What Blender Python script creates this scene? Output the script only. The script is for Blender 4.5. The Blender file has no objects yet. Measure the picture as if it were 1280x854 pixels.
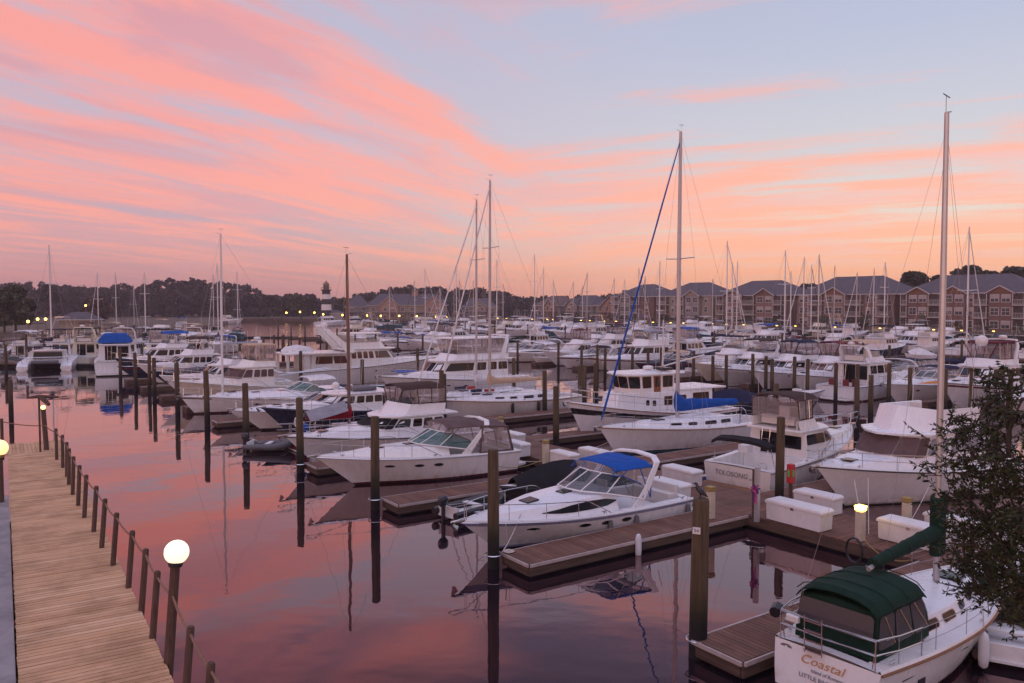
import bpy, math, random
import numpy as np
from math import sin, cos, pi, radians, hypot, atan2, sqrt
from mathutils import Vector, Matrix

# ------------------------------------------------------------------ camera, world, sun
SC = bpy.context.scene
COL = SC.collection
F, CAMZ, PITCH = 1000.0, 8.0, math.atan(0.047)
cam = bpy.data.objects.new('camera', bpy.data.cameras.new('camera'))
COL.objects.link(cam)
cam.location = (0, 0, CAMZ)
cam.rotation_euler = (pi / 2 - PITCH, 0, 0)
cam.data.sensor_width = 36
cam.data.lens = 36 * F / 1280
cam.data.clip_end = 9000
cam.data.clip_start = 0.1
SC.camera = cam
SC.view_settings.view_transform = 'Standard'
SC.view_settings.look = 'None'
SC.view_settings.exposure = 0.0
SC.view_settings.gamma = 1.0
SC.render.engine = 'CYCLES'
SC.cycles.use_denoising = True
SC.cycles.max_bounces = 8
SC.cycles.transparent_max_bounces = 24
SC.cycles.volume_bounces = 0
SC.cycles.sample_clamp_indirect = 4

SUN_EL, SUN_AZ = radians(9), radians(215)      # azimuth measured clockwise from +Y: behind the camera, to the left
sun = bpy.data.objects.new('sun', bpy.data.lights.new('sun', 'SUN'))
COL.objects.link(sun)
sun.data.energy = 0.2
sun.data.angle = radians(25)
sun.data.color = (1.0, 0.60, 0.58)
sd = Vector((sin(SUN_AZ) * cos(SUN_EL), cos(SUN_AZ) * cos(SUN_EL), sin(SUN_EL)))
sun.rotation_euler = (-sd).to_track_quat('-Z', 'Y').to_euler()

W = bpy.data.worlds.new('World')
SC.world = W
W.use_nodes = True
NT = W.node_tree
NT.nodes.clear()


class NG:
    """tiny node-graph helper: sockets or numbers in, sockets out"""
    def __init__(s, nt): s.nt = nt
    def n(s, t, **k):
        x = s.nt.nodes.new(t)
        for a, b in k.items(): setattr(x, a, b)
        return x
    def put(s, inp, v):
        if isinstance(v, bpy.types.NodeSocket): s.nt.links.new(v, inp)
        elif v is not None:
            if hasattr(inp.default_value, '__len__') and len(inp.default_value) == 4 and len(v) == 3: v = (*v, 1)
            inp.default_value = v
    def m(s, op, a, b=None, c=None, clamp=False):
        x = s.n('ShaderNodeMath', operation=op, use_clamp=clamp)
        for i, v in enumerate((a, b, c)):
            if v is not None: s.put(x.inputs[i], v)
        return x.outputs[0]
    def step(s, v, a, b):
        x = s.n('ShaderNodeMapRange', interpolation_type='SMOOTHSTEP')
        s.put(x.inputs[0], v); s.put(x.inputs[1], a); s.put(x.inputs[2], b)
        return x.outputs[0]
    def mix(s, f, a, b, bt='MIX'):
        x = s.n('ShaderNodeMix', data_type='RGBA', blend_type=bt)
        s.put(x.inputs[0], f); s.put(x.inputs[6], a); s.put(x.inputs[7], b)
        return x.outputs[2]
    def xyz(s, x, y, z):
        c = s.n('ShaderNodeCombineXYZ')
        s.put(c.inputs[0], x); s.put(c.inputs[1], y); s.put(c.inputs[2], z)
        return c.outputs[0]
    def sep(s, v):
        c = s.n('ShaderNodeSeparateXYZ'); s.put(c.inputs[0], v)
        return c.outputs
    def noise(s, v, scale, detail=4, rough=.55, dist=0):
        x = s.n('ShaderNodeTexNoise')
        if v is not None: s.put(x.inputs['Vector'], v)
        x.inputs['Scale'].default_value = scale; x.inputs['Detail'].default_value = detail
        x.inputs['Roughness'].default_value = rough; x.inputs['Distortion'].default_value = dist
        return x.outputs['Fac']
    def ramp(s, f, stops, interp='LINEAR'):
        x = s.n('ShaderNodeValToRGB'); r = x.color_ramp; r.interpolation = interp
        while len(r.elements) < len(stops): r.elements.new(.5)
        for e, (p, c) in zip(r.elements, stops):
            e.position = p; e.color = (*c, 1) if len(c) == 3 else c
        s.put(x.inputs[0], f)
        return x.outputs[0]


g = NG(NT)
dirv = g.n('ShaderNodeTexCoord').outputs['Generated']
dx, dy, dz = g.sep(dirv)
zc = g.m('MAXIMUM', dz, 0.0)
LEFT = [(0, (.42, .19, .245)), (.04, (.53, .235, .29)), (.10, (.52, .31, .39)), (.18, (.54, .41, .50)), (.36, (.47, .45, .58)), (1, (.17, .16, .27))]
RIGHT = [(0, (.90, .36, .21)), (.04, (.92, .43, .26)), (.09, (.78, .59, .49)), (.16, (.60, .55, .57)), (.30, (.46, .47, .60)), (1, (.17, .17, .28))]
az = g.step(dx, -.42, .45)
base = g.mix(az, g.ramp(zc, LEFT), g.ramp(zc, RIGHT))
den = g.m('ADD', zc, .085)
pu, pv = g.m('DIVIDE', dx, den), g.m('DIVIDE', dy, den)


def streak(rot, su, sv, seed, detail, rough, dist):
    r_ = radians(rot)
    ru = g.m('ADD', g.m('MULTIPLY', pu, cos(r_)), g.m('MULTIPLY', pv, -sin(r_)))
    rv = g.m('ADD', g.m('MULTIPLY', pu, sin(r_)), g.m('MULTIPLY', pv, cos(r_)))
    return g.noise(g.xyz(g.m('ADD', g.m('MULTIPLY', ru, su), g.m('MULTIPLY', g.m('SUBTRACT', warp, .5), 1.1)), g.m('MULTIPLY', rv, sv), seed), 1.0, detail, rough, dist)


warp = g.noise(g.xyz(g.m('MULTIPLY', pu, .8), g.m('MULTIPLY', pv, .5), 4.2), 1.0, 3)
def fan(*k):      # the streaks lean one way on the left and the other way on the right
    a_, b_ = streak(-58, *k), streak(24, *k)
    w_ = g.step(dx, -.12, .16)
    return g.m('ADD', g.m('MULTIPLY', a_, g.m('SUBTRACT', 1.0, w_)), g.m('MULTIPLY', b_, w_))


n1 = fan(.55, 2.2, 3.1, 5, .55, .3)
n2 = fan(1.5, 5.4, 9.3, 6, .6, .4)
n3 = fan(.8, 2.4, 21.9, 4, .55, .2)
# more cloud on the left and low down, a clear window high on the right
clear = g.m('MULTIPLY', g.step(dx, -.12, .06), g.step(dz, .17, .24))
bias = g.m('SUBTRACT', g.m('ADD', g.m('MULTIPLY', g.step(dx, .10, -.30), .03), g.m('MULTIPLY', g.m('MULTIPLY', g.step(dx, -.10, .15), g.step(dz, .20, .13)), .06)), g.m('MULTIPLY', clear, .13))
bias = g.m('ADD', bias, g.m('MULTIPLY', g.step(dz, .33, .36), .035))
base = g.mix(g.step(dz, .34, .39), base, (.20, .165, .27))     # the clear sky darkens upward
cl = g.m('ADD', g.m('ADD', g.m('MULTIPLY', n1, .66), g.m('MULTIPLY', n2, .34)), bias)
mask = g.m('MULTIPLY', g.step(cl, .405, .60), g.m('ADD', g.step(dz, -.01, .11), g.m('MULTIPLY', az, .4), None, True))
pink = g.mix(az, (.98, .31, .245), (1.0, .37, .225))
shade = g.mix(az, (.70, .29, .32), (.90, .42, .35))
ccol = g.mix(g.step(n3, .38, .58), shade, pink)
sky = g.mix(g.m('MULTIPLY', mask, .9), base, ccol)
sky = g.mix(g.step(dz, .395, .455), sky, (.12, .095, .155))
sky = g.mix(g.step(dz, .52, .85), sky, (.82, .77, 1.09))      # unseen overhead sky, brightened lavender to light the decks
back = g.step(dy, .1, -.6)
gain = g.m('ADD', 1.0, g.m('MULTIPLY', back, .25))  # unseen sky behind the camera is brightened for extra light
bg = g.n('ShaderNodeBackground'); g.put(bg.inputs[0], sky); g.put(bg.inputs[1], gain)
nish = g.n('ShaderNodeTexSky', sky_type='NISHITA')
nish.sun_disc = False
nish.sun_elevation = SUN_EL
nish.sun_rotation = SUN_AZ
bg2 = g.n('ShaderNodeBackground'); g.put(bg2.inputs[0], nish.outputs[0]); bg2.inputs[1].default_value = .03
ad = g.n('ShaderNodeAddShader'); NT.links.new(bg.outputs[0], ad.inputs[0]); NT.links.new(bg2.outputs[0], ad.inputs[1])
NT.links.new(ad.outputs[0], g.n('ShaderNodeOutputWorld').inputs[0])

# ------------------------------------------------------------------ frame of the marina
M_ = Vector((cos(radians(124.6)), sin(radians(124.6)), 0))   # along the docks, away from the camera
N_ = Vector((cos(radians(34.6)), sin(radians(34.6)), 0))     # across the docks, to the right and away
P0 = Vector((4.21, 17.8, 0))
HEAD_IN, HEAD_OUT = radians(34.6), radians(214.6)


def st(s, t, z=0.0):
    return P0 + M_ * s + N_ * t + Vector((0, 0, z))


def at(px, py, z=0.0):
    u = (px - 640) / F; v = (427 - py) / F
    dy_ = cos(PITCH) + v * sin(PITCH); dz_ = -sin(PITCH) + v * cos(PITCH)
    k = (z - CAMZ) / dz_
    return Vector((u * k, dy_ * k, z))


def atd(px, py, Y):
    """point at depth Y on the ray of a pixel"""
    u = (px - 640) / F; v = (427 - py) / F
    dy_ = cos(PITCH) + v * sin(PITCH); dz_ = -sin(PITCH) + v * cos(PITCH)
    k = Y / dy_
    return Vector((u * k, Y, CAMZ + dz_ * k))


def proj(p):
    x, y, z = p[0], p[1], p[2] - CAMZ
    fw = y * cos(PITCH) - z * sin(PITCH); up_ = y * sin(PITCH) + z * cos(PITCH)
    if fw < .1: return None
    return 640 + F * x / fw, 427 - F * up_ / fw


# ------------------------------------------------------------------ materials
def mat(name, col, rough=.5, metal=0.0, var=0.0, vscale=3.0, bump=0.0, bscale=20.0, spec=.5, coat=0.0, stretch=None):
    m = bpy.data.materials.new(name); m.use_nodes = True
    b = m.node_tree.nodes['Principled BSDF']
    b.inputs['Base Color'].default_value = (*col, 1)
    b.inputs['Roughness'].default_value = rough
    b.inputs['Metallic'].default_value = metal
    b.inputs['Specular IOR Level'].default_value = spec
    b.inputs['Coat Weight'].default_value = coat
    q = NG(m.node_tree)
    if var or bump:
        v = q.n('ShaderNodeTexCoord').outputs['Object']
        if stretch:
            mp = q.n('ShaderNodeMapping'); q.put(mp.inputs[0], v); mp.inputs['Scale'].default_value = stretch; v = mp.outputs[0]
        if var:
            f_ = q.noise(v, vscale, 5, .6)
            lo = tuple(c * (1 - var) for c in col); hi = tuple(min(1, c * (1 + var)) for c in col)
            q.put(b.inputs['Base Color'], q.ramp(f_, [(.3, lo), (.7, hi)]))
        if bump:
            bp = q.n('ShaderNodeBump'); bp.inputs['Strength'].default_value = bump; bp.inputs['Distance'].default_value = .02
            q.put(bp.inputs['Height'], q.noise(v, bscale, 4, .6)); q.put(b.inputs['Normal'], bp.outputs[0])
    return m


def islmat(name, cols, rough=.75, grain=(2, 40, 40), bump=.3):
    """boards: one tint per board, with grain"""
    m = bpy.data.materials.new(name); m.use_nodes = True
    q = NG(m.node_tree); b = m.node_tree.nodes['Principled BSDF']
    r = q.n('ShaderNodeNewGeometry').outputs['Random Per Island']
    c = q.ramp(r, [(i / (len(cols) - 1), k) for i, k in enumerate(cols)])
    mp = q.n('ShaderNodeMapping'); q.put(mp.inputs[0], q.n('ShaderNodeTexCoord').outputs['Object']); mp.inputs['Scale'].default_value = grain
    f_ = q.noise(mp.outputs[0], 1, 5, .65)
    big = q.noise(q.n('ShaderNodeTexCoord').outputs['Object'], .9, 4, .6)
    c = q.mix(q.step(f_, .35, .7), q.mix(1, c, (.78, .78, .78), 'MULTIPLY'), c)
    c = q.mix(q.step(big, .42, .66), c, q.mix(1, c, (.72, .70, .68), 'MULTIPLY'))
    q.put(b.inputs['Base Color'], c); b.inputs['Roughness'].default_value = rough
    bp = q.n('ShaderNodeBump'); bp.inputs['Strength'].default_value = bump; bp.inputs['Distance'].default_value = .006
    q.put(bp.inputs['Height'], f_); q.put(b.inputs['Normal'], bp.outputs[0])
    return m


def emat(name, col, strength, body=None):
    m = bpy.data.materials.new(name); m.use_nodes = True
    b = m.node_tree.nodes['Principled BSDF']
    b.inputs['Base Color'].default_value = (*(body or col), 1)
    b.inputs['Emission Color'].default_value = (*col, 1)
    b.inputs['Emission Strength'].default_value = strength
    b.inputs['Roughness'].default_value = .3
    return m


def gel(name, col, var=.022):
    """gelcoat: soft gloss, faint weathering"""
    m = bpy.data.materials.new(name); m.use_nodes = True
    q = NG(m.node_tree); b = m.node_tree.nodes['Principled BSDF']
    oc = q.n('ShaderNodeTexCoord').outputs['Object']
    mp = q.n('ShaderNodeMapping'); q.put(mp.inputs[0], oc); mp.inputs['Scale'].default_value = (1.6, 1.6, .5)
    a = q.noise(mp.outputs[0], 1.5, 5, .62)
    lo = tuple(c * (1 - 2.2 * var) for c in col)
    c_ = q.ramp(a, [(.28, lo), (.55, col)])
    st_ = q.noise(oc, 2.3, 5, .7); z_ = q.sep(oc)[2]          # tide-line stain above the water
    c_ = q.mix(q.m('MULTIPLY', q.step(z_, .55, .10), q.step(st_, .35, .75)), c_, tuple(k * d for k, d in zip(col, (.62, .52, .40))))
    q.put(b.inputs['Base Color'], c_)
    q.put(b.inputs['Roughness'], q.m('ADD', .16, q.m('MULTIPLY', a, .22)))
    return m


def see(name, col, alpha, rough=.08):
    """clear vinyl or tinted glass that lets some of what lies behind through"""
    m = bpy.data.materials.new(name); m.use_nodes = True
    q = NG(m.node_tree); nt = m.node_tree; b = nt.nodes['Principled BSDF']
    b.inputs['Base Color'].default_value = (*col, 1); b.inputs['Roughness'].default_value = rough
    tr = q.n('ShaderNodeBsdfTransparent'); tr.inputs[0].default_value = (.9, .87, .88, 1)
    mx = q.n('ShaderNodeMixShader'); mx.inputs[0].default_value = alpha
    nt.links.new(tr.outputs[0], mx.inputs[1]); nt.links.new(b.outputs[0], mx.inputs[2])
    nt.links.new(mx.outputs[0], nt.nodes['Material Output'].inputs[0])
    return m


MT = {
    'white': gel('gelcoat_white', (.75, .765, .80)), 'warm': gel('gelcoat_warm', (.76, .745, .73)), 'cream': gel('gelcoat_cream', (.70, .65, .55)),
    'grey': gel('gelcoat_grey', (.50, .51, .53)), 'navy': gel('gelcoat_navy', (.012, .018, .05)), 'maroon': gel('gelcoat_maroon', (.13, .012, .022)),
    'black': gel('gelcoat_black', (.015, .015, .018)), 'teal': gel('gelcoat_teal', (.02, .12, .17)), 'lilac': gel('stripe_lilac', (.28, .29, .50)),
    'deck': mat('deck_nonskid', (.70, .69, .69), .55, var=.06, vscale=2.5, bump=.15, bscale=120),
    'nonskid': mat('deck_tan_nonskid', (.55, .50, .44), .65, var=.1, vscale=3),
    'antifoul_black': mat('antifoul_black', (.012, .012, .014), .7, var=.3), 'antifoul_blue': mat('antifoul_blue', (.015, .045, .10), .7, var=.2),
    'antifoul_red': mat('antifoul_red', (.10, .02, .018), .7, var=.3), 'antifoul_teal': mat('antifoul_teal', (.03, .13, .16), .7, var=.2),
    'glass': mat('dark_glass', (.008, .008, .010), .06, spec=.35), 'brownglass': mat('bronze_glass', (.10, .035, .015), .08, spec=.7),
    'tint': see('tinted_screen', (.03, .045, .05), .55, .05), 'greentint': see('green_screen', (.05, .16, .15), .60, .05), 'vinyl': see('clear_vinyl', (.45, .40, .40), .34, .12),
    'smoke': see('smoked_vinyl', (.09, .075, .08), .78, .2),
    'steel': mat('stainless_steel', (.62, .62, .63), .22, 1.0), 'alu': mat('mast_aluminium', (.46, .45, .47), .42, .55, var=.06),
    'whitemast': mat('mast_white_paint', (.68, .66, .66), .4), 'darkmast': mat('mast_bronze', (.17, .10, .08), .45, .3),
    'wire': mat('rigging_wire', (.33, .30, .31), .4, .7), 'rubber': mat('black_rubber', (.02, .02, .022), .6), 'fender': mat('fender_vinyl', (.62, .63, .66), .45, var=.1),
    'teak': mat('teak', (.22, .10, .045), .6, var=.25, vscale=6, stretch=(1, 8, 8)), 'varnish': mat('varnished_wood', (.20, .06, .02), .25, var=.3, vscale=5),
    'rope': mat('mooring_rope', (.52, .45, .40), .9), 'browrope': mat('manila_rope', (.20, .11, .07), .9, var=.25, vscale=30),
    'plastic': mat('white_plastic', (.70, .69, .69), .4, var=.07, vscale=4), 'seat': mat('seat_vinyl', (.62, .59, .57), .5), 'redseat': mat('red_upholstery', (.16, .02, .03), .6),
    'orange': mat('orange_bag', (.75, .26, .03), .7), 'redplastic': mat('red_plastic', (.42, .025, .03), .4), 'yellow': mat('yellow_paint', (.30, .21, .06), .5), 'pedcream': mat('pedestal_cream', (.52, .46, .36), .5, var=.1),
    'purple': mat('purple_ribbon', (.10, .02, .16), .5), 'pinkrib': mat('pink_ribbon', (.50, .06, .22), .5), 'grn': mat('green_tag', (.10, .42, .08), .5),
    'text_orange': mat('lettering_orange', (.55, .27, .10), .5), 'text_grey': mat('lettering_grey', (.19, .18, .21), .5), 'text_blue': mat('lettering_blue', (.04, .05, .22), .5),
    'motor': mat('outboard_cowl', (.025, .026, .032), .25), 'rib': mat('grey_hypalon', (.10, .10, .11), .6, var=.1),
}
CANV = {'royal blue': (.008, .075, .34), 'navy': (.012, .014, .045), 'maroon': (.12, .012, .025), 'dark green': (.006, .027, .017), 'brown': (.055, .030, .025),
        'taupe': (.115, .075, .075), 'beige': (.50, .36, .25), 'white': (.66, .64, .65), 'black': (.014, .013, .016), 'grey': (.26, .26, .29), 'red': (.28, .012, .025)}
for k, c in CANV.items():
    MT['c_' + k] = mat('canvas_' + k.replace(' ', '_'), c, .82, var=.2, vscale=3, bump=.6, bscale=5, spec=.2)


# ------------------------------------------------------------------ mesh builder
class MB:
    def __init__(s): s.v, s.f, s.m = [], [], []
    def add(s, vs, fs, mi=0):
        o = len(s.v); s.v.extend([tuple(p) for p in vs])
        for k, q in enumerate(fs):
            s.f.append(tuple(i + o for i in q)); s.m.append(mi[k] if isinstance(mi, (list, tuple)) else mi)
        return s
    def box(s, c, d, mi=0, rz=0.0, taper=1.0):
        x, y, z = d[0] / 2, d[1] / 2, d[2] / 2; cr, sr = cos(rz), sin(rz); vs = []
        for k in (-1, 1):
            q = taper if k > 0 else 1
            for a, b in ((-1, -1), (1, -1), (1, 1), (-1, 1)):
                X, Y = a * x * q, b * y * q
                vs.append((c[0] + X * cr - Y * sr, c[1] + X * sr + Y * cr, c[2] + k * z))
        return s.add(vs, [(3, 2, 1, 0), (4, 5, 6, 7), (0, 1, 5, 4), (1, 2, 6, 5), (2, 3, 7, 6), (3, 0, 4, 7)], mi)
    def loft(s, rings, mi=0, closed=True, c0=False, c1=False):
        n = len(rings[0]); vs = [p for r in rings for p in r]; fs = []; ms = []
        for i in range(len(rings) - 1):
            for j in range(n if closed else n - 1):
                k = (j + 1) % n
                fs.append((i * n + j, i * n + k, (i + 1) * n + k, (i + 1) * n + j)); ms.append(mi[i] if isinstance(mi, (list, tuple)) else mi)
        m0 = mi[0] if isinstance(mi, (list, tuple)) else mi; m1 = mi[-1] if isinstance(mi, (list, tuple)) else mi
        if c0: fs.append(tuple(range(n - 1, -1, -1))); ms.append(m0)
        if c1: b = (len(rings) - 1) * n; fs.append(tuple(range(b, b + n))); ms.append(m1)
        return s.add(vs, fs, ms)
    def tube(s, pts, r, seg=6, mi=0, flat=1.0):
        P = [Vector(p) for p in pts]; n = len(P); rings = []
        rr = r if isinstance(r, (list, tuple)) else [r] * n
        t = (P[1] - P[0]).normalized(); ref = Vector((0, 0, 1)) if abs(t.z) < .95 else Vector((1, 0, 0))
        u = t.cross(ref).normalized()
        for i in range(n):
            t = (P[min(i + 1, n - 1)] - P[max(i - 1, 0)])
            t = t.normalized() if t.length > 1e-9 else Vector((0, 0, 1))
            u = (u - t * u.dot(t)); u = u.normalized() if u.length > 1e-6 else t.orthogonal().normalized()
            w = t.cross(u)
            rings.append([P[i] + (u * cos(a) + w * sin(a) * flat) * rr[i] for a in (2 * pi * k / seg for k in range(seg))])
        return s.loft(rings, mi, True, True, True)
    def ball(s, c, r, mi=0, nu=12, nv=8, sc=(1, 1, 1), z0=-1.0):
        rings = []
        for i in range(nv + 1):
            a = math.asin(z0) + (pi / 2 - math.asin(z0)) * i / nv
            q = max(cos(a), .002)
            rings.append([(c[0] + r * sc[0] * q * cos(b), c[1] + r * sc[1] * q * sin(b), c[2] + r * sc[2] * sin(a)) for b in (2 * pi * k / nu for k in range(nu))])
        return s.loft(rings, mi, True, True, True)
    def lathe(s, prof, c=(0, 0, 0), seg=16, mi=0):
        return s.loft([[(c[0] + r * cos(b), c[1] + r * sin(b), c[2] + z) for b in (2 * pi * k / seg for k in range(seg))] for r, z in prof], mi, True, True, True)
    def panel(s, q, th=.012, off=.004, mi=0, cut=.0, ctr=(0, 0, 0)):
        """thin plate on the quad q (four corners in order), set proud of what it lies on"""
        Q = [Vector(p) for p in q]; nrm = (Q[1] - Q[0]).cross(Q[3] - Q[0]); mid = sum(Q, Vector()) / 4
        if nrm.length < 1e-9: return s
        nrm.normalize()
        if nrm.dot(mid - Vector(ctr)) < 0: Q.reverse(); nrm.negate()
        if cut:
            R = []
            for i in range(4):
                a, b, c = Q[i - 1], Q[i], Q[(i + 1) % 4]
                la, lc = (a - b).length, (c - b).length; k = min(cut, .45 * la, .45 * lc)
                R += [b + (a - b).normalized() * k, b + (c - b).normalized() * k]
            Q = R
        n = len(Q)
        lo = [p + nrm * off for p in Q]; hi = [p + nrm * (off + th) for p in Q]
        return s.loft([lo, hi], mi, True, False, True)
    def build(s, name, mats, parent=None, smooth=38, bevel=0):
        me = bpy.data.meshes.new(name); me.from_pydata(s.v, [], s.f)
        for m in (mats if isinstance(mats, (list, tuple)) else [mats]): me.materials.append(MT[m] if isinstance(m, str) else m)
        me.polygons.foreach_set('material_index', s.m)
        if smooth:
            me.polygons.foreach_set('use_smooth', [True] * len(s.f)); me.set_sharp_from_angle(angle=radians(smooth))
        me.update()
        o = bpy.data.objects.new(name, me); COL.objects.link(o)
        if parent is not None: o.parent = parent
        if bevel:
            bv = o.modifiers.new('bevel', 'BEVEL'); bv.width = bevel; bv.segments = 2; bv.limit_method = 'ANGLE'; bv.angle_limit = radians(32)
        return o


def tag(o, label=None, cat=None, group=None, kind=None):
    if label: o['label'] = label
    if cat: o['category'] = cat
    if group: o['group'] = group
    if kind: o['kind'] = kind
    return o


AUTO = []      # (object, base description, anchor point) - things of a kind that get their place added to the label at the end


def thing(name, label, cat, loc, rz=0.0, group=None, auto=False):
    o = bpy.data.objects.new(name, None); COL.objects.link(o); o.empty_display_size = .2
    o.location = loc; o.rotation_euler = (0, 0, rz)
    tag(o, label, cat, group)
    if auto: AUTO.append((o, label, Vector(loc)))
    return o


def npmesh(name, verts, quads, m, parent=None, smooth=False):
    me = bpy.data.meshes.new(name)
    verts = np.asarray(verts, dtype=np.float32); quads = np.asarray(quads, dtype=np.int32)
    me.vertices.add(len(verts)); me.vertices.foreach_set('co', verts.ravel())
    n, k = quads.shape
    me.loops.add(n * k); me.loops.foreach_set('vertex_index', quads.ravel())
    me.polygons.add(n); me.polygons.foreach_set('loop_start', np.arange(0, n * k, k, dtype=np.int32))
    me.update(calc_edges=True)
    me.materials.append(MT[m] if isinstance(m, str) else m)
    o = bpy.data.objects.new(name, me); COL.objects.link(o)
    if parent is not None: o.parent = parent
    return o


def text(parent, body, size, mtx, m, name='lettering', shear=0.0, ext=.004, sx=1.0):
    cu = bpy.data.curves.new('lettering', 'FONT'); cu.body = body; cu.size = size; cu.shear = shear; cu.extrude = ext
    cu.align_x = 'CENTER'; cu.align_y = 'CENTER'; cu.resolution_u = 3
    o = bpy.data.objects.new('tmp', cu); COL.objects.link(o)
    bpy.context.view_layer.update()
    me = bpy.data.meshes.new_from_object(o.evaluated_get(bpy.context.evaluated_depsgraph_get()))
    bpy.data.objects.remove(o)
    me.transform(mtx @ Matrix.Diagonal((sx, 1, 1, 1))); me.materials.clear(); me.materials.append(MT[m])
    r = bpy.data.objects.new(name, me); COL.objects.link(r); r.parent = parent
    return r


def lerp(a, b, t): return a + (b - a) * t
# ------------------------------------------------------------------ boats: bow toward +x, water at z = 0
class Hull:
    def __init__(s, L, B, fs, fb, rake=1.0, stern=.9, full=2.3, tm=.42, k0=.92, k1=.32, trake=0.0, sag=0.0, sp=1.6):
        s.__dict__.update(locals())
    def zs(s, t): return s.fs + (s.fb - s.fs) * t ** s.sp - s.sag * sin(pi * t)
    def hb(s, t):
        if t < s.tm: return s.B / 2 * (s.stern + (1 - s.stern) * sin(t / s.tm * pi / 2))
        return s.B / 2 * max(0, 1 - ((t - s.tm) / (1 - s.tm)) ** s.full)
    def pt(s, t, z, sd=1):
        zs = s.zs(t); q = min(1, max(z, 0) / zs)
        k = lerp(s.k0, s.k1, t * t); e = .55 + .55 * t
        w = s.hb(t) * (k + (1 - k) * q ** e)
        if z < 0: w *= 1 + .5 * z
        x0 = -s.L / 2 + s.trake * (z - s.fs); x1 = s.L / 2 - s.rake * (s.fb - z)
        return Vector((x0 + (x1 - x0) * t, sd * w, z))
    def sh(s, t, sd=1, dz=0.0, inset=0.0):
        p = s.pt(t, s.zs(t), sd); p.z += dz; p.y = sd * max(0.0, abs(p.y) - inset)
        return p
    def tx(s, x):
        return min(1, max(0, (x + s.L / 2) / s.L))
    def zx(s, x): return s.zs(s.tx(x))
    def wx(s, x): return s.hb(s.tx(x))


def make_hull(root, H, cols, lod=0, stripe=(.80, .88), boot=(.05, .12), cock=0.0, zf=.45, cw=.22, deckmat='deck', rubm='rubber', step=None):
    """cols = hull, bottom, boot, stripe"""
    nt = (26, 16, 10)[lod]
    T = [1 - (1 - i / nt) ** 1.25 for i in range(nt + 1)]
    fr = [.3, .55, stripe[0], stripe[1], 1.0] if lod < 2 else [.5, stripe[0], stripe[1], 1.0]
    def zl(t):
        zs = H.zs(t); return [-.35, boot[0], boot[1]] + [boot[1] + (zs - boot[1]) * a for a in fr]
    mi = [1, 2] + [0] * (len(fr) - 3) + [0, 3, 0]
    mb = MB()
    for sd in (1, -1):
        rows = [[H.pt(t, z, sd) for z in zl(t)] for t in T]
        vs = [p for r in rows for p in r]; n = len(rows[0]); fs, ms = [], []
        for i in range(len(T) - 1):
            for j in range(n - 1):
                q = (i * n + j, (i + 1) * n + j, (i + 1) * n + j + 1, i * n + j + 1)
                fs.append(q if sd < 0 else q[::-1]); ms.append(mi[j])
        mb.add(vs, fs, ms)
    a = [H.pt(0, z, 1) for z in zl(0)]; b = [H.pt(0, z, -1) for z in zl(0)]; n = len(a)
    mb.add(a + b, [(j, n + j, n + j + 1, j + 1) for j in range(n - 1)], [min(m, 2) if m != 3 else 0 for m in mi])
    hull = mb.build('hull', cols, root, 50)
    # deck, gunwale and cockpit
    mb = MB(); rows = []; T2 = sorted(set(T + ([cock, cock + .002, .03, .032] if cock else [])))
    for t in T2:
        p = H.sh(t); w, z, x = p.y, p.z, p.x
        i1 = min(.05, w * .3)
        if cock and .031 < t <= cock + .0005:
            c = min(cw, w * .5)
            half = [(w, z), (w - .03, z + .05), (w - c, z + .05), (w - c - .015, zf), (w * .4, zf), (0, zf)]
        else:
            half = [(w, z), (w - i1 * .4, z + .05), (w - i1, z + .05), (w - i1 * 1.2, z + .015), (w * .5, z + .05), (0, z + .065)]
        rows.append([Vector((x, y, zz)) for y, zz in half] + [Vector((x, -y, zz)) for y, zz in reversed(half[:-1])])
    n = len(rows[0]); mb.add([p for r in rows for p in r],
        [(i * n + j, (i + 1) * n + j, (i + 1) * n + j + 1, i * n + j + 1) for i in range(len(rows) - 1) for j in range(n - 1)],
        [1 if j in (4, 5) or (j in (3, 6)) else 0 for i in range(len(rows) - 1) for j in range(n - 1)])
    mb.build('deck', [cols[0], deckmat], root, 35)
    if lod == 0:
        mb = MB()
        for sd in (1, -1):
            mb.tube([H.sh(t, sd, -.03, -.012) for t in T], .028, 6)
        mb.build('rub_rail', rubm, root)
    return hull


def mirror(half):
    """closed ring from a half outline that runs from the centre line in front round port side to the centre line aft"""
    r = [Vector(p) for p in half]
    return r + [Vector((p.x, -p.y, p.z)) for p in reversed(r) if p.y > 1e-6]


def house(root, name, levels, m, crown=.06, bevel=0, smooth=38):
    rings = [mirror(h) for h in levels]
    mb = MB(); mb.loft(rings, 0)
    top = rings[-1]; c = sum(top, Vector()) / len(top); c.z = max(p.z for p in top) * .5 + c.z * .5 + crown
    o = len(mb.v); n = len(top); b = o - n
    mb.v.append(tuple(c))
    for j in range(n): mb.f.append((b + j, b + (j + 1) % n, o)); mb.m.append(0)
    return mb.build(name, m, root, smooth, bevel)


def hq(levels, a, i, sd, u0, u1, w0, w1, k0=0.0, k1=0.0):
    """quad on edge i of a house between levels a and a+1; u along the edge, w up; k0, k1 slant its ends"""
    A, B, C, D = (Vector(levels[a][i]), Vector(levels[a][i + 1]), Vector(levels[a + 1][i + 1]), Vector(levels[a + 1][i]))
    def P(u, w):
        p = A.lerp(B, u).lerp(D.lerp(C, u), w); return Vector((p.x, p.y * sd, p.z))
    return [P(u0, w0), P(u1, w0), P(u1 + k1, w1), P(u0 + k0, w1)]


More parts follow.
